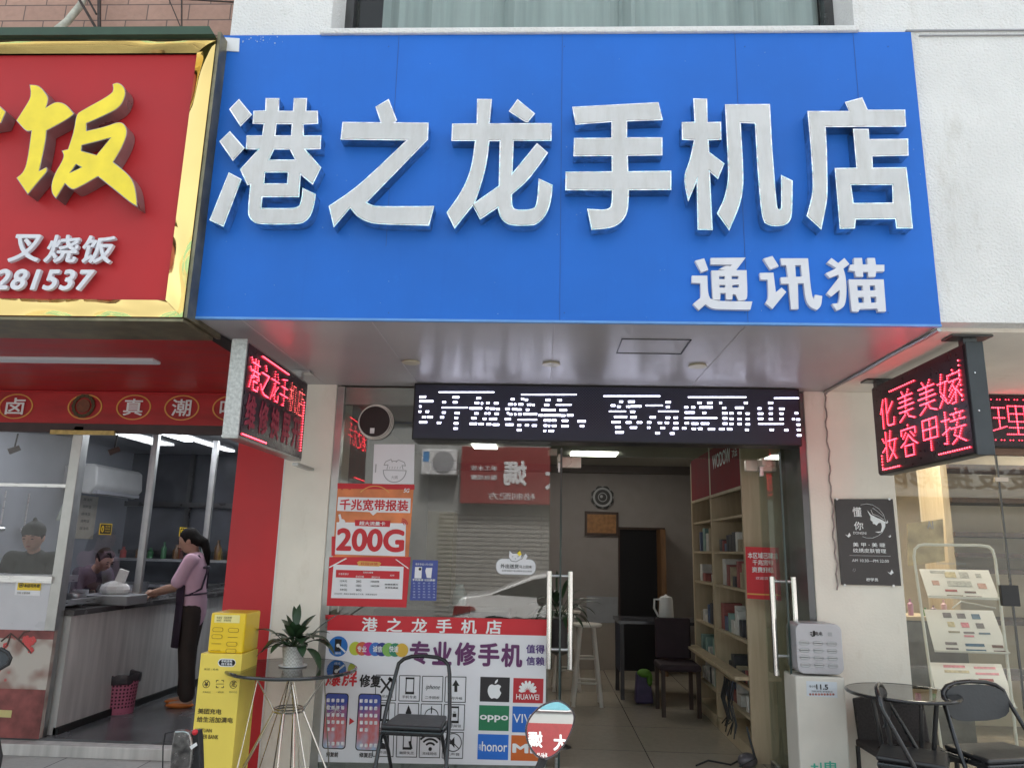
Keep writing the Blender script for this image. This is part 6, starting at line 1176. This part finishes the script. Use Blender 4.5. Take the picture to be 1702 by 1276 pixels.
# tissue tray on the worktop
q_ = P(205, 1020, X=-3.50); tt = thing('plastic_tray', 'grey plastic basket with crumpled white tissue on the restaurant counter edge', 'basket', (-3.56, q_.y, .97)); ty = q_.y
part('tray', MB().prism([(-3.80, ty-.16, .97), (-3.40, ty-.16, .97), (-3.38, ty-.2, 1.05), (-3.82, ty-.2, 1.05)], (0, -.34, 0)), M('translucent_grey', (.30, .30, .31), .3, var=.1), tt, bevel=.01); part('tissue', MB().ball((-3.6, ty, 1.09), .12, .10, .07, 12, 8).prism([(-3.62, ty-.02, 1.10), (-3.53, ty-.02, 1.12), (-3.5, ty-.02, 1.24), (-3.57, ty-.02, 1.26)], (0, -.03, 0)), M('tissue', (.7, .68, .66), .8, bump=.6, bs=30), tt)
# pink waste basket
bc_ = P(196, 1183, Z=.09); wbk = thing('waste_basket', 'pink perforated waste basket with black liner bag beside the counter', 'waste basket', bc_)
pinkm = M('pink_plastic', (.50, .14, .22), .45, var=0)
def perf(m):
    N, L, p = nodes(m); tc = N.new("ShaderNodeTexCoord"); s = N.new("ShaderNodeSeparateXYZ"); L(tc.outputs["Object"], s.inputs[0]); at = N.new("ShaderNodeMath"); at.operation = 'ARCTAN2'; L(s.outputs[1], at.inputs[0]); L(s.outputs[0], at.inputs[1])
    cb = N.new("ShaderNodeCombineXYZ"); L(at.outputs[0], cb.inputs[0]); mz = N.new("ShaderNodeMath"); mz.operation = 'MULTIPLY'; mz.inputs[1].default_value = 8; L(s.outputs[2], mz.inputs[0]); L(mz.outputs[0], cb.inputs[1])
    v = N.new("ShaderNodeTexVoronoi"); v.inputs["Scale"].default_value = 4.5; v.inputs["Randomness"].default_value = .15; L(cb.outputs[0], v.inputs[0]); r = N.new("ShaderNodeValToRGB"); e = r.color_ramp.elements; e[0].position = .28; e[0].color = (.06, .01, .02, 1); e[1].position = .34; e[1].color = (.50, .14, .22, 1); L(v.outputs["Distance"], r.inputs[0]); L(r.outputs[0], p.inputs["Base Color"])
perf(pinkm)
part('basket_wall', MB().lathe([(.115, 0), (.118, .01), (.135, .30), (.128, .30), (.11, .02)], bc_, 36), pinkm, wbk, smooth=True); part('basket_foot', MB().lathe([(.117, 0), (.121, .05), (.116, .05)], bc_, 36), M('pink_plain', (.50, .14, .22), .45), wbk, smooth=True)
L = [(.14, .24), (.155, .29), (.15, .315), (.13, .31), (.11, .2)]; g = MB().lathe(L, bc_, 30); g.v = [v+Vector((.012*math.sin(v.x*60), .012*math.cos(v.y*50), .008*math.sin(v.x*40+v.y*33))) for v in g.v]; part('liner_bag', g, M('bag_film', (.06, .05, .055), .35, var=.3, vs=20), wbk, smooth=True)
# restaurant ceiling lamps; the last strip is added to brighten the kitchen side
for k, (x, y, w_, l_) in enumerate(((-3.15, 1.6, .12, .45), (-4.0, 2.3, .05, .7), (-2.75, 2.9, .12, .5), (-3.35, 3.1, .05, .8), (-4.7, 1.5, .12, .5))):
    o = thing('ceiling_lamp', 'cool white ceiling lamp strip inside the restaurant, in a set with one added strip', 'lamp', (x, y, 2.6), 'restaurant ceiling lamps'); part('lit_panel', MB().box(x-w_, x+w_, y-l_, y+l_, 2.60, 2.618), lamp_c, o)
for k, (x, y) in enumerate(((24, 745), (190, 747))):
    c = P(x, y, Y=.55); o = thing('spot_lamp', ('small track spot lamp behind the serving window', 'small track spot lamp behind the kitchen glass post')[k], 'lamp', c); part('head', MB().tube([c+Vector((-.03, -.02, -.03)), c+Vector((.03, .02, .01))], [.025, .022], 12), M('brown_spot', (.06, .04, .035), .4), o); part('stem', MB().tube([c, c+Vector((.01, 0, .12))], .006, 6), black_m, o)
# ================================================================ people
skin = M('skin', (.42, .24, .17), .5, var=.08, vs=20); hair = M('black_hair', (.010, .008, .007), .75, var=.4, vs=60, stretch=(1, 1, .2), spec=.15)
def limb(g, pts, rs, n=12):
    g.tube(pts, rs, n)
    for p, r_ in zip(pts, rs): g.ball(p, r_*.995, n=10, m=8)
def body_part(name, g, mat, par, vox=.01, sm=6):
    o = part(name, g, mat, par); r_ = o.modifiers.new('remesh', 'REMESH'); r_.mode = 'VOXEL'; r_.voxel_size = vox; r_.use_smooth_shade = True
    s_ = o.modifiers.new('smooth', 'SMOOTH'); s_.factor = .5; s_.iterations = sm; return o
def V(*a): return Vector(a)
def make_person(loc, rz, label, pose, shirt, trousers=None, apron=None, H=1.55, long_hair=True, hat=None, voxel=.007):
    """local frame: faces -Y (front), z up, feet at 0"""
    t = thing('person', label, 'person', (0, 0, 0)); k = H/1.6
    S = lambda *a: Vector(a)*k
    lean = pose.get('lean', .0)
    def up(v):                                     # bend the trunk forward over the hips
        h = .86*k; d = v-Vector((0, 0, h))
        if d.z < 0: return v
        a = lean; return Vector((d.x, d.y*math.cos(a)-d.z*math.sin(a), d.y*math.sin(a)+d.z*math.cos(a)+h))
    hp, ch, nk, hd = S(0, .0, .90), up(S(0, .01, 1.18)), up(S(0, .01, 1.34)), up(S(0, pose.get('head_fwd', -.03), 1.475))
    g = MB()                                       # skin: head, neck, arms, hands, calves
    tilt = Matrix.Rotation(pose.get('nod', .25), 3, 'X')
    hq = lambda x, y, z: hd+tilt @ (Vector((x, y, z))*k)
    g.ball(hd, .074*k, .092*k, .108*k, 18, 14, tilt); g.ball(hq(0, -.025, -.05), .055*k, .06*k, .055*k, 14, 10, tilt); g.ball(hq(0, -.05, -.085), .026*k, .024*k, .02*k)
    g.ball(hq(0, -.094, -.02), .013*k, .022*k, .02*k); g.ball(hq(0, -.088, .0), .008*k, .014*k, .03*k); g.ball(hq(0, -.08, -.056), .022*k, .01*k, .007*k)
    for sx in (-1, 1): g.ball(hq(sx*.076, .008, -.012), .010*k, .02*k, .03*k); g.ball(hq(sx*.03, -.078, .012), .014*k, .012*k, .009*k)
    limb(g, [up(S(0, .02, 1.28)), hq(0, .015, -.07)], [.052*k, .046*k])
    arms = []
    for sx, hand in ((-1, pose['lh']), (1, pose['rh'])):
        sh = up(S(sx*.165, .01, 1.30)); hn = Vector(hand)*k; d = hn-sh; L1, L2 = .27*k, .235*k; D = min(d.length, L1+L2-.005); dn = d.normalized()
        a = (L1*L1-L2*L2+D*D)/(2*D); hgt = math.sqrt(max(0, L1*L1-a*a)); pole = Vector((sx*.5, .6, -.8)); pole = (pole-dn*pole.dot(dn)).normalized(); el = sh+dn*a+pole*hgt; hn = sh+dn*D
        arms.append((sh, el, hn)); limb(g, [sh, sh.lerp(el, .5), el, el.lerp(hn, .35), hn], [.047*k, .043*k, .036*k, .036*k, .024*k])
        fd = (hn-el).normalized(); sd = fd.cross(Vector((0, 0, 1))).normalized(); up_ = sd.cross(fd)
        pal = hn+fd*.045*k; g.ball(pal, .036*k, .036*k, .030*k, 12, 8); 
        for q in range(4):
            b = pal+fd*.025*k+sd*(q-1.5)*.017*k; l = (.058, .068, .064, .05)[q]*k; m1 = b+fd*l*.5-up_*.006*k; m2 = m1+fd*l*.38-up_*.022*k; limb(g, [b, m1, m2], [.0095*k, .0088*k, .0078*k], 8)
        b = hn+fd*.02*k-sd*sx*.025*k; limb(g, [b, b+fd*.03*k-sd*sx*.02*k-up_*.01*k, b+fd*.052*k-sd*sx*.016*k-up_*.022*k], [.011*k, .010*k, .008*k], 8)
    feet = []
    for sx in (-1, 1):
        fy = pose.get('step', .0)*sx; an = S(sx*.085, fy+.02, .075); feet.append(an); limb(g, [S(sx*.085, fy*.6+.01, .42), an], [.05*k, .035*k])
        limb(g, [an-V(0, -.03*k, .03*k), an+V(0, -.06*k, -.045*k), an+V(0, -.13*k, -.052*k)], [.034*k, .032*k, .026*k])
    limb(g, [S(0, 0, .9), up(S(0, 0, 1.1)), up(S(0, .02, 1.30))], [.09*k, .10*k, .06*k])
    for sx, an in zip((-1, 1), feet): limb(g, [S(sx*.08, 0, .88), an.lerp(S(sx*.085, 0, .84), .5)], [.07*k, .055*k])
    b = body_part('body', g, skin, t, voxel, 3)
    g = MB()
    for sx in (-1, 1): g.ball(hq(sx*.031, -.090, .010), .011*k, .006*k, .0045*k, 8, 6); g.ball(hq(sx*.032, -.086, .030), .017*k, .010*k, .0035*k, 8, 6)
    part('eyes_and_brows', g, hair, t)
    part('lips', MB().ball(hq(0, -.088, -.054), .020*k, .008*k, .005*k, 8, 6), M('lips', (.35, .12, .10), .5), t)
    g = MB()                                       # hair
    g.ball(hq(0, .012, .022), .084*k, .096*k, .104*k, 18, 14, tilt); cut = hq(0, -.09, -.02)
    if long_hair:
        limb(g, [hq(0, .09, .0), hq(0, .125, -.06), hq(0, .12, -.16), hq(0, .10, -.27)], [.034*k, .042*k, .036*k, .016*k]); limb(g, [hq(.04, .05, .0), hq(.03, .08, -.05)], [.04*k, .036*k]); limb(g, [hq(-.04, .05, .0), hq(-.03, .08, -.05)], [.04*k, .036*k])
    # keep the face free of hair
    hg = MB(); hg.v = []; 
    for v in g.v:
        l = tilt.transposed() @ (v-hd)/k
        if l.y < -.045 and l.z < .055: v = hd+tilt @ (Vector((l.x*.8, max(l.y, -.05), l.z))*k)
        hg.v.append(v)
    hg.f = g.f; body_part('hair', hg, hair, t, .009, 4)
    if hat: gh = MB(); gh.ball(hq(0, .014, .045), .088*k, .100*k, .082*k, 16, 12, tilt); gh.ball(hq(0, .03, .135), .018*k, .018*k, .024*k); body_part('cap', gh, hat, t, .009, 3)
    g = MB()                                       # shirt with short sleeves, hanging over the hips
    limb(g, [S(0, .01, .80), S(0, .01, .92), up(S(0, .01, 1.05)), up(S(0, .012, 1.18)), up(S(0, .015, 1.27))], [.135*k, .132*k, .118*k, .125*k, .105*k], 18)
    g.v = [Vector((v.x*1.18, v.y*.86, v.z)) for v in g.v]
    for (sh, el, hn) in arms: limb(g, [sh+V(0, 0, -.005), sh.lerp(el, .45), sh.lerp(el, .82)], [.064*k, .060*k, .062*k]); limb(g, [sh, up(S(0, .01, 1.27))], [.06*k, .07*k])
    body_part('shirt', g, shirt, t, .010, 5)
    if trousers:
        g = MB()
        limb(g, [S(0, .01, .96), S(0, .01, .86)], [.125*k, .13*k], 16); g.v = [Vector((v.x*1.15, v.y*.85, v.z)) for v in g.v]
        for sx, an in zip((-1, 1), feet): limb(g, [S(sx*.075, .01, .84), an.lerp(S(sx*.08, 0, .84), .55)+V(0, -.01, 0), an+V(0, .005, .03)], [.098*k, .078*k, .070*k], 14)
        body_part('trousers', g, trousers, t, .010, 5)
        for sx, an in zip((-1, 1), feet):
            g = MB().ball(an+V(0, -.045*k, -.055*k), .046*k, .125*k, .028*k, 16, 8); g.v = [Vector((v.x, v.y, max(v.z, .0))) for v in g.v]; part('slipper', g, M('orange_slipper', (.62, .16, .02), .5, var=.1), t, smooth=True)
    if apron:
        g = MB(); n = 12
        rows = [(.52, .20), (.70, .185), (.88, .165), (1.0, .155), (1.12, .10), (1.22, .075)]; vs = []; fs = []
        for zi, (z, hw) in enumerate(rows):
            for i in range(n+1):
                a = -1.35+2.7*i/n; rad = (.135 if z < 1.1 else .13)*k; x = math.sin(a)*hw*k*1.02; y = -math.cos(a)*rad*.98-.012; p = Vector((x, y, z*k)); vs.append(up(p) if z > .86 else p)
        for r_ in range(len(rows)-1):
            for i in range(n): b_ = r_*(n+1)+i; fs.append((b_, b_+1, b_+n+2, b_+n+1))
        g.add(vs, fs); o = part('apron', g, apron, t, smooth=True, recalc=False); m_ = o.modifiers.new('solid', 'SOLIDIFY'); m_.thickness = .006
        strap = MB(); w_ = .009
        for sx in (-1, 1): strap.tube([up(S(sx*.07, -.125, 1.22)), up(S(sx*.085, -.06, 1.335)), up(S(sx*.08, .06, 1.33)), up(S(-sx*.02, .125, 1.18)), up(S(-sx*.10, .10, 1.03)), up(S(-sx*.15, .0, .98))], .010, 6)
        strap.tube([up(S(-.155, -.03, .98)), up(S(-.12, .10, .985)), up(S(0, .128, .985)), up(S(.12, .10, .985)), up(S(.155, -.03, .98))], .009, 6); strap.tube([up(S(-.09, .115, 1.22)), up(S(.09, .115, 1.22))], .012, 6)
        part('apron_straps', strap, apron, t, smooth=True)
    t.location = loc; t.rotation_euler = (0, 0, rz); return t
pink = M('pink_cloth', (.66, .42, .52), .8, var=.08, vs=8, bump=.2, bs=25); brown_tr = M('dark_brown_cloth', (.035, .022, .018), .8, var=.2); navy = M('plum_apron', (.030, .014, .032), .7, var=.2)
fp = P(302, 1172, Z=.09)
make_person((fp.x, fp.y, .09), R(-80), 'woman in pink shirt, dark apron and orange slippers standing beside the restaurant counter', {'lh': (-.10, -.34, .98), 'rh': (.06, -.34, 1.0), 'lean': .07, 'nod': .38, 'head_fwd': -.05, 'step': .03}, pink, brown_tr, navy, 1.54)
pm = P(62, 905, Y=1.05); make_person((pm.x, 1.05, .02), R(12), 'person with short black hair in a dark top behind the serving window', {'lh': (-.15, -.3, .95), 'rh': (.15, -.3, .95), 'lean': .1, 'nod': .3, 'head_fwd': -.04}, M('black_green_cloth', (.02, .026, .022), .8), None, None, 1.62, False, M('dark_cap', (.012, .016, .014), .7))
pk = P(182, 915, Y=2.1); make_person((pk.x-.25, 2.1, .0), R(70), 'person in dark plum top stooping over the work behind the kitchen glass', {'lh': (-.15, -.45, .95), 'rh': (.15, -.45, .95), 'lean': .42, 'nod': .6, 'head_fwd': -.06}, M('plum_cloth', (.06, .04, .06), .8), None, None, 1.50, False)
# ================================================================ scooter with mirror (foreground)
sc_ = thing('scooter', 'scooter before the doorway, its teardrop mirror reflecting a red sign', 'scooter', (-.25, -3.0, 0))
YX = -2.95
mpx = [(925,1162),(938,1166),(950,1176),(956,1188),(954,1204),(944,1228),(930,1248),(915,1259),(900,1262),(885,1250),(876,1232),(873,1212),(877,1196),(888,1181),(905,1168)]
Mn = Vector((-.012, -1, .248)).normalized()
mc = P(915, 1212, Y=YX)
def mp_(x, y, off=0, sc=1.0):
    x = 915+(x-915)*sc; y = 1212+(y-1212)*sc; d = (P(x, y, Y=0)-CAM); t = (mc-CAM).dot(Mn)/d.dot(Mn); return CAM+d*t+Mn*off
sm = smoothloop(mpx, 2, 70); g = MB(); n = len(sm)
sh = part('mirror_shell', MB(), black_pl, sc_) if False else None
RM = 2.3
vs = [mp_(x, y, .0) for x, y in sm]+[mp_(x, y, -.012, 1.03) for x, y in sm]+[mp_(x, y, -.035, .75) for x, y in sm]+[mp_(x, y, 0, .95) for x, y in sm]+[mp_(x, y, -.003, .945) for x, y in sm]
fs = []
for a_, b_ in ((0, 1), (1, 2), (0, 3), (3, 4)): fs += [(a_*n+i, a_*n+(i+1) % n, b_*n+(i+1) % n, b_*n+i) for i in range(n)]
fs.append(tuple(2*n+i for i in range(n))); mh = part('mirror', MB().add(vs, fs), M('mirror_housing', (.06, .06, .065), .2, .2, var=.1, coat=.5), sc_, smooth=True)
gv = [mc+Mn*-.001]; gf = []; NR = 10                 # convex glass
for k in range(1, NR+1):
    for x, y in sm:
        p_ = mp_(x, y, 0, .945*k/NR); r2 = (p_-mc).length_squared; gv.append(p_-Mn*(.001+r2/(2*RM)))
for i in range(n): gf.append((0, 1+i, 1+(i+1) % n))
for k in range(NR-1):
    for i in range(n): b_ = 1+k*n; gf.append((b_+i, b_+n+i, b_+n+(i+1) % n, b_+(i+1) % n))
mg = part('mirror_glass', MB().add(gv, gf), mirror_m, mh)
for p_ in mg.data.polygons: p_.use_smooth = True
hb = mp_(905, 1262, -.03); part('mirror_stem', MB().tube([mp_(908, 1245, -.03), mp_(902, 1262, -.04), mp_(892, 1285, -.03), mp_(878, 1330, 0)], [.016, .013, .011, .010], 10), black_pl, mh, smooth=True)
base = mp_(878, 1330, 0)
part('handlebar', MB().tube([base+V(.10, -.12, -.05), base+V(0, -.02, -.03), base+V(-.22, .06, -.05), base+V(-.44, -.02, -.03), base+V(-.54, -.12, -.05)], .016, 12), black_m, sc_, smooth=True)
part('grip', MB().tube([base+V(.02, -.04, -.032), base+V(.11, -.13, -.052)], .02, 12), rubber, sc_, smooth=True); part('grip', MB().tube([base+V(-.46, -.04, -.032), base+V(-.55, -.13, -.052)], .02, 12), rubber, sc_, smooth=True)
cx_ = base.x-.22; part('steering_cover', MB().ball((cx_, base.y+.07, base.z-.10), .12, .09, .09, 16, 12), black_pl, sc_, smooth=True)
part('front_shield', MB().prism([(cx_-.13, base.y+.12, base.z-.15), (cx_+.13, base.y+.12, base.z-.15), (cx_+.19, base.y+.2, .45), (cx_+.10, base.y+.22, .28), (cx_-.10, base.y+.22, .28), (cx_-.19, base.y+.2, .45)], (0, -.05, 0)), M('scooter_paint', (.30, .02, .03), .25, var=.05, coat=.6), sc_, bevel=.02)
part('floorboard', MB().box(cx_-.14, cx_+.14, base.y-.38, base.y+.14, .26, .30), black_pl, sc_, bevel=.02); part('seat', MB().ball((cx_, base.y-.62, .66), .14, .34, .07, 18, 10), seat_m, sc_, smooth=True); part('rear_body', MB().prism([(cx_-.13, base.y-.32, .3), (cx_+.13, base.y-.32, .3), (cx_+.14, base.y-.34, .62), (cx_-.14, base.y-.34, .62)], (0, .6, 0)), M('scooter_paint', (.30, .02, .03), .25, var=.05, coat=.6), sc_, bevel=.04)
for yy in (base.y+.30, base.y-.92):
    w_ = MB(); w_.tube([(cx_, yy+.19*math.cos(a), .235+.19*math.sin(a)) for a in [k*math.pi/14 for k in range(28)]], .045, 10, close=True); wh = part('wheel', w_, rubber, sc_, smooth=True); part('rim', MB().tube([(cx_-.03, yy, .235), (cx_+.03, yy, .235)], .13, 20), alu, wh)
part('fork', MB().tube([(cx_, base.y+.10, base.z-.15), (cx_, base.y+.30, .235)], .025, 10), alu, sc_)
# second parked scooter: silver handlebar end and mirror at the bottom left
s2 = thing('parked_scooter', 'grey scooter by the yellow stand, only its silver mirror back and brake wire in view', 'scooter', (-1.9, -2.0, 0))
YZ = -2.0
q = lambda x, y, Y=YZ: P(x, y, Y=Y)
part('mirror', MB().pz(smoothloop([(289, 1214), (310, 1213), (318, 1222), (320, 1250), (312, 1300), (280, 1300), (283, 1250)], 1, 60), YZ, .03), M('scratched_chrome', (.35, .34, .33), .25, .9, var=.5, vs=30), s2, bevel=.006)
part('mirror_cap', MB().pz(smoothloop([(310, 1216), (330, 1213), (332, 1226), (334, 1300), (312, 1300), (320, 1250)], 1, 60), YZ+.02, .04), black_pl, s2, bevel=.006); part('red_lens', MB().ball(q(324, 1216), .012), ink_r, s2, smooth=True); part('tag', MB().pz([(315, 1240), (326, 1233), (328, 1238), (318, 1245)], YZ-.002, .002), white_pl, s2)
part('brake_wire', MB().tube([q(290, 1215), q(275, 1218), q(271, 1240), q(270, 1300)], .003, 6), black_m, s2)
bz = q(300, 1300); part('handlebar', MB().tube([bz, bz+V(-.02, 0, -.05), bz+V(-.3, .02, -.08), bz+V(-.55, -.1, -.05)], .014, 10), black_m, s2, smooth=True); c2 = bz.x-.28
part('front_shield', MB().prism([(c2-.12, YZ+.05, bz.z-.1), (c2+.12, YZ+.05, bz.z-.1), (c2+.16, YZ+.12, .3), (c2-.16, YZ+.12, .3)], (0, -.05, 0)), M('grey_paint', (.12, .12, .13), .3, var=.1, coat=.5), s2, bevel=.02); part('seat', MB().ball((c2, YZ-.7, .62), .13, .34, .07, 16, 10), seat_m, s2, smooth=True); part('floorboard', MB().box(c2-.13, c2+.13, YZ-.9, YZ+.12, .24, .30), black_pl, s2, bevel=.02); part('rear_body', MB().box(c2-.12, c2+.12, YZ-1.0, YZ-.45, .3, .58), M('grey_paint', (.12, .12, .13), .3, var=.1, coat=.5), s2, bevel=.04)
for yy in (YZ+.22, YZ-.95): part('wheel', MB().tube([(c2, yy+.19*math.cos(a), .235+.19*math.sin(a)) for a in [k*math.pi/14 for k in range(28)]], .045, 10, close=True), rubber, s2, smooth=True)
# third mirror, black loop at the left edge
s3 = thing('motorbike_mirror', 'black looped motorbike mirror reaching in at the left edge, on a bike outside the photo', 'mirror', (-2.9, -2.0, 0))
q = lambda x, y, Y=-1.9: P(x, y, Y=Y)
lp = [q(-14, 1080), q(2, 1078), q(13, 1084), q(18, 1093), q(14, 1103), q(2, 1110), q(-14, 1116), q(-30, 1100)]
part('mirror_frame', MB().tube([Vector(p) for p in lp], .008, 8, close=True), black_pl, s3, smooth=True); part('mirror_glass', MB().prism([p+Vector((0, .0, 0)) for p in lp], (0, -.006, 0)), M('dim_mirror', (.05, .06, .07), .1, .3, var=0), s3); part('stem', MB().tube([q(-14, 1116), q(-10, 1180), q(0, 1245), q(2, 1255), q(-6, 1300), q(-10, 1500)], .007, 8), black_m, s3, smooth=True)
# ================================================================ across the street (seen in the glass and the mirror)
YO = -12.6
ob = thing('opposite_building', 'grey building across the street with roller shutter and pale blue windows', 'building', (0, YO, -.35))
og = M('opposite_wall', (.33, .34, .33), .8, var=.08, vs=.6); part('wall', MB().box(-20, 20, YO-.4, YO, -.35, 9.5), og, ob)
part('shutter', MB().box(-2.4, 1.2, YO, YO+.05, -.35, 2.3), brick('shutter', (.40, .39, .36), (.38, .37, .34), (.2, .2, .19), 9, .1, .02, .5, .6), ob)
for i in range(5):
    for j in range(3):
        x = -9+i*4.2; z = 4.45+j*1.75
        if z > 9: continue
        w = part('window', MB().box(x-1.7, x+1.7, YO, YO+.06, z-.05, z+1.45), white_pl, ob); part('window_pane', MB().box(x-1.6, x-.05, YO+.061, YO+.07, z, z+1.38).box(x+.05, x+1.6, YO+.061, YO+.07, z, z+1.38), M('blue_pane', (.16, .36, .42), .08, var=.1), w)
def opx(px, py): v = P(px, py, Y=2*GL-YO); return v.x, v.z
x0, _ = opx(768, 800); _, z0 = opx(850, 838); z1_ = z0+1.32; x1 = x0+6.2
os_ = thing('dumpling_sign', 'long red sign with white characters on the building across the street', 'sign', (x0, YO+.3, z0)); part('panel', MB().box(x0, x1, YO, YO+.3, z0, z1_), M('shaded_red', (.27, .03, .032), .6, var=.1), os_); g = MB()  # panel red darkened in colour for the shade the sign lies in
YT = YO+.31
def ot(g, s_, xc, zc, w_, h_, b_=.02): text_into(g, s_, (xc+w_/2, YT, zc-h_/2), (-w_, 0, 0), (0, 0, h_), (0, 1, 0), b_)
a = opx(857, 788); ot(g, '媽', *a, .52, .55, .03); a = opx(918, 795); ot(g, '大', a[0]+.1, a[1], .52, .55, .03)
a = opx(806, 780); ot(g, '手工水饺', *a, .62, .11, .02); a = opx(806, 795); ot(g, '现包现煮', *a, .62, .11, .02); a = opx(851, 826); ot(g, '秘制配方', *a, 1.1, .16, .0)
ot(g, '饺子馆', x1-1.5, (z0+z1_)/2, 2.2, .6, .03)
part('lettering', g, ink_w, os_)
a = opx(733, 770); ou = thing('outdoor_unit', 'white air conditioner outdoor unit on the wall across the street', 'air conditioner', (a[0], YO+.3, a[1])); part('case', MB().box(a[0]-.42, a[0]+.42, YO, YO+.35, a[1]-.3, a[1]+.3), white_pl, ou, bevel=.02); part('fan_grille', MB().tube([(a[0]+.1, YO+.35, a[1]), (a[0]+.1, YO+.37, a[1])], .25, 28), ink_g, ou); part('energy_label', MB().box(a[0]-.38, a[0]-.24, YO+.351, YO+.356, a[1]+.0, a[1]+.24), badge if False else M('label_blue', (.1, .3, .6), .5), ou)
o2 = thing('grey_signboard', 'faded grey signboard with dark characters across the street on the right', 'sign', (8, YO+.2, 2.5)); v = P(1585, 795, Y=2*YN-YO); part('panel', MB().box(v.x-3.2, v.x+2.5, YO, YO+.2, v.z-.45, v.z+.45), M('faded_board', (.50, .50, .47), .6, var=.1), o2); g = MB(); YT = YO+.21; ot(g, '发友提彩肉', v.x, v.z, 3.6, .5, .02); part('lettering', g, M('faded_ink', (.10, .08, .08), .6), o2)
# parked white car across the street
cr = thing('parked_car', 'white saloon car parked on the street behind the viewer, reflected in the shop glass', 'car', (0, -7.4, -.35))
prof = [(-2.30,.35),(-2.33,.62),(-2.28,.86),(-2.20,.98),(-1.75,1.04),(-1.05,1.34),(-.45,1.45),(.35,1.44),(.95,1.22),(1.40,1.00),(2.05,.88),(2.28,.70),(2.32,.40),(2.2,.25),(-2.2,.25)]
vx = P(752, 1010, Y=2*GL+7.0).x; cxx = vx+2.33; cyy = -7.0
carp = M('white_car_paint', (.80, .81, .80), .2, var=.02, coat=.8); w_ = .86; n = len(prof); vs = []; fs = []
for yy, sc2 in ((-.88, 0), (-.80, 1), (.80, 1), (.88, 0)):
    for x, z in prof: vs.append((cxx+x, cyy-.85+yy*(1 if z < 1.0 else .82), -.25+(z if sc2 else z*(.99)+.003)))
for r_ in range(3): fs += [(r_*n+i, r_*n+(i+1) % n, (r_+1)*n+(i+1) % n, (r_+1)*n+i) for i in range(n)]
fs += [tuple(range(n)), tuple(range(4*n-1, 3*n-1, -1))]; part('body', MB().add(vs, fs), carp, cr, bevel=.04, smooth=True)
dg = M('car_glass', (.02, .025, .025), .05, var=0); ysd = cyy-.85+.88*.83
for L in ([(-1.72,1.03),(-1.05,1.28),(-.40,1.39),(-.10,1.39),(-.10,1.00)], [(-.03,1.02),(-.03,1.38),(.33,1.38),(.88,1.17),(1.15,1.0)]): part('side_window', MB().prism([(cxx+x, ysd+.035+(1.4-z)*.16, z-.25) for x, z in L], (0, .03, 0)), dg, cr)
part('tail_light', MB().prism([(cxx-2.32, ysd+.16, .45), (cxx-1.95, ysd+.165, .55), (cxx-2.0, ysd+.165, .60), (cxx-2.30, ysd+.16, .60)], (0, .04, 0)), M('tail_red', (.30, .03, .03), .15), cr); part('door_handle', MB().box(cxx-.85, cxx-.65, ysd+.15, ysd+.18, .50, .53), steel, cr)
part('door_line', MB().box(cxx-.12, cxx-.112, ysd+.148, ysd+.160, -.05, .62).box(cxx-1.32, cxx-1.312, ysd+.148, ysd+.160, -.05, .55), ink_g, cr)
for x in (-1.45, 1.4):
    for yy in (cyy-.85+.75, cyy-.85-.75): wh = part('wheel', MB().tube([(cxx+x, yy-.1, -.03), (cxx+x, yy+.1, -.03)], .32, 28), rubber, cr); part('rim', MB().tube([(cxx+x, yy-.105, -.03), (cxx+x, yy+.105, -.03)], .21, 24), alu, wh)
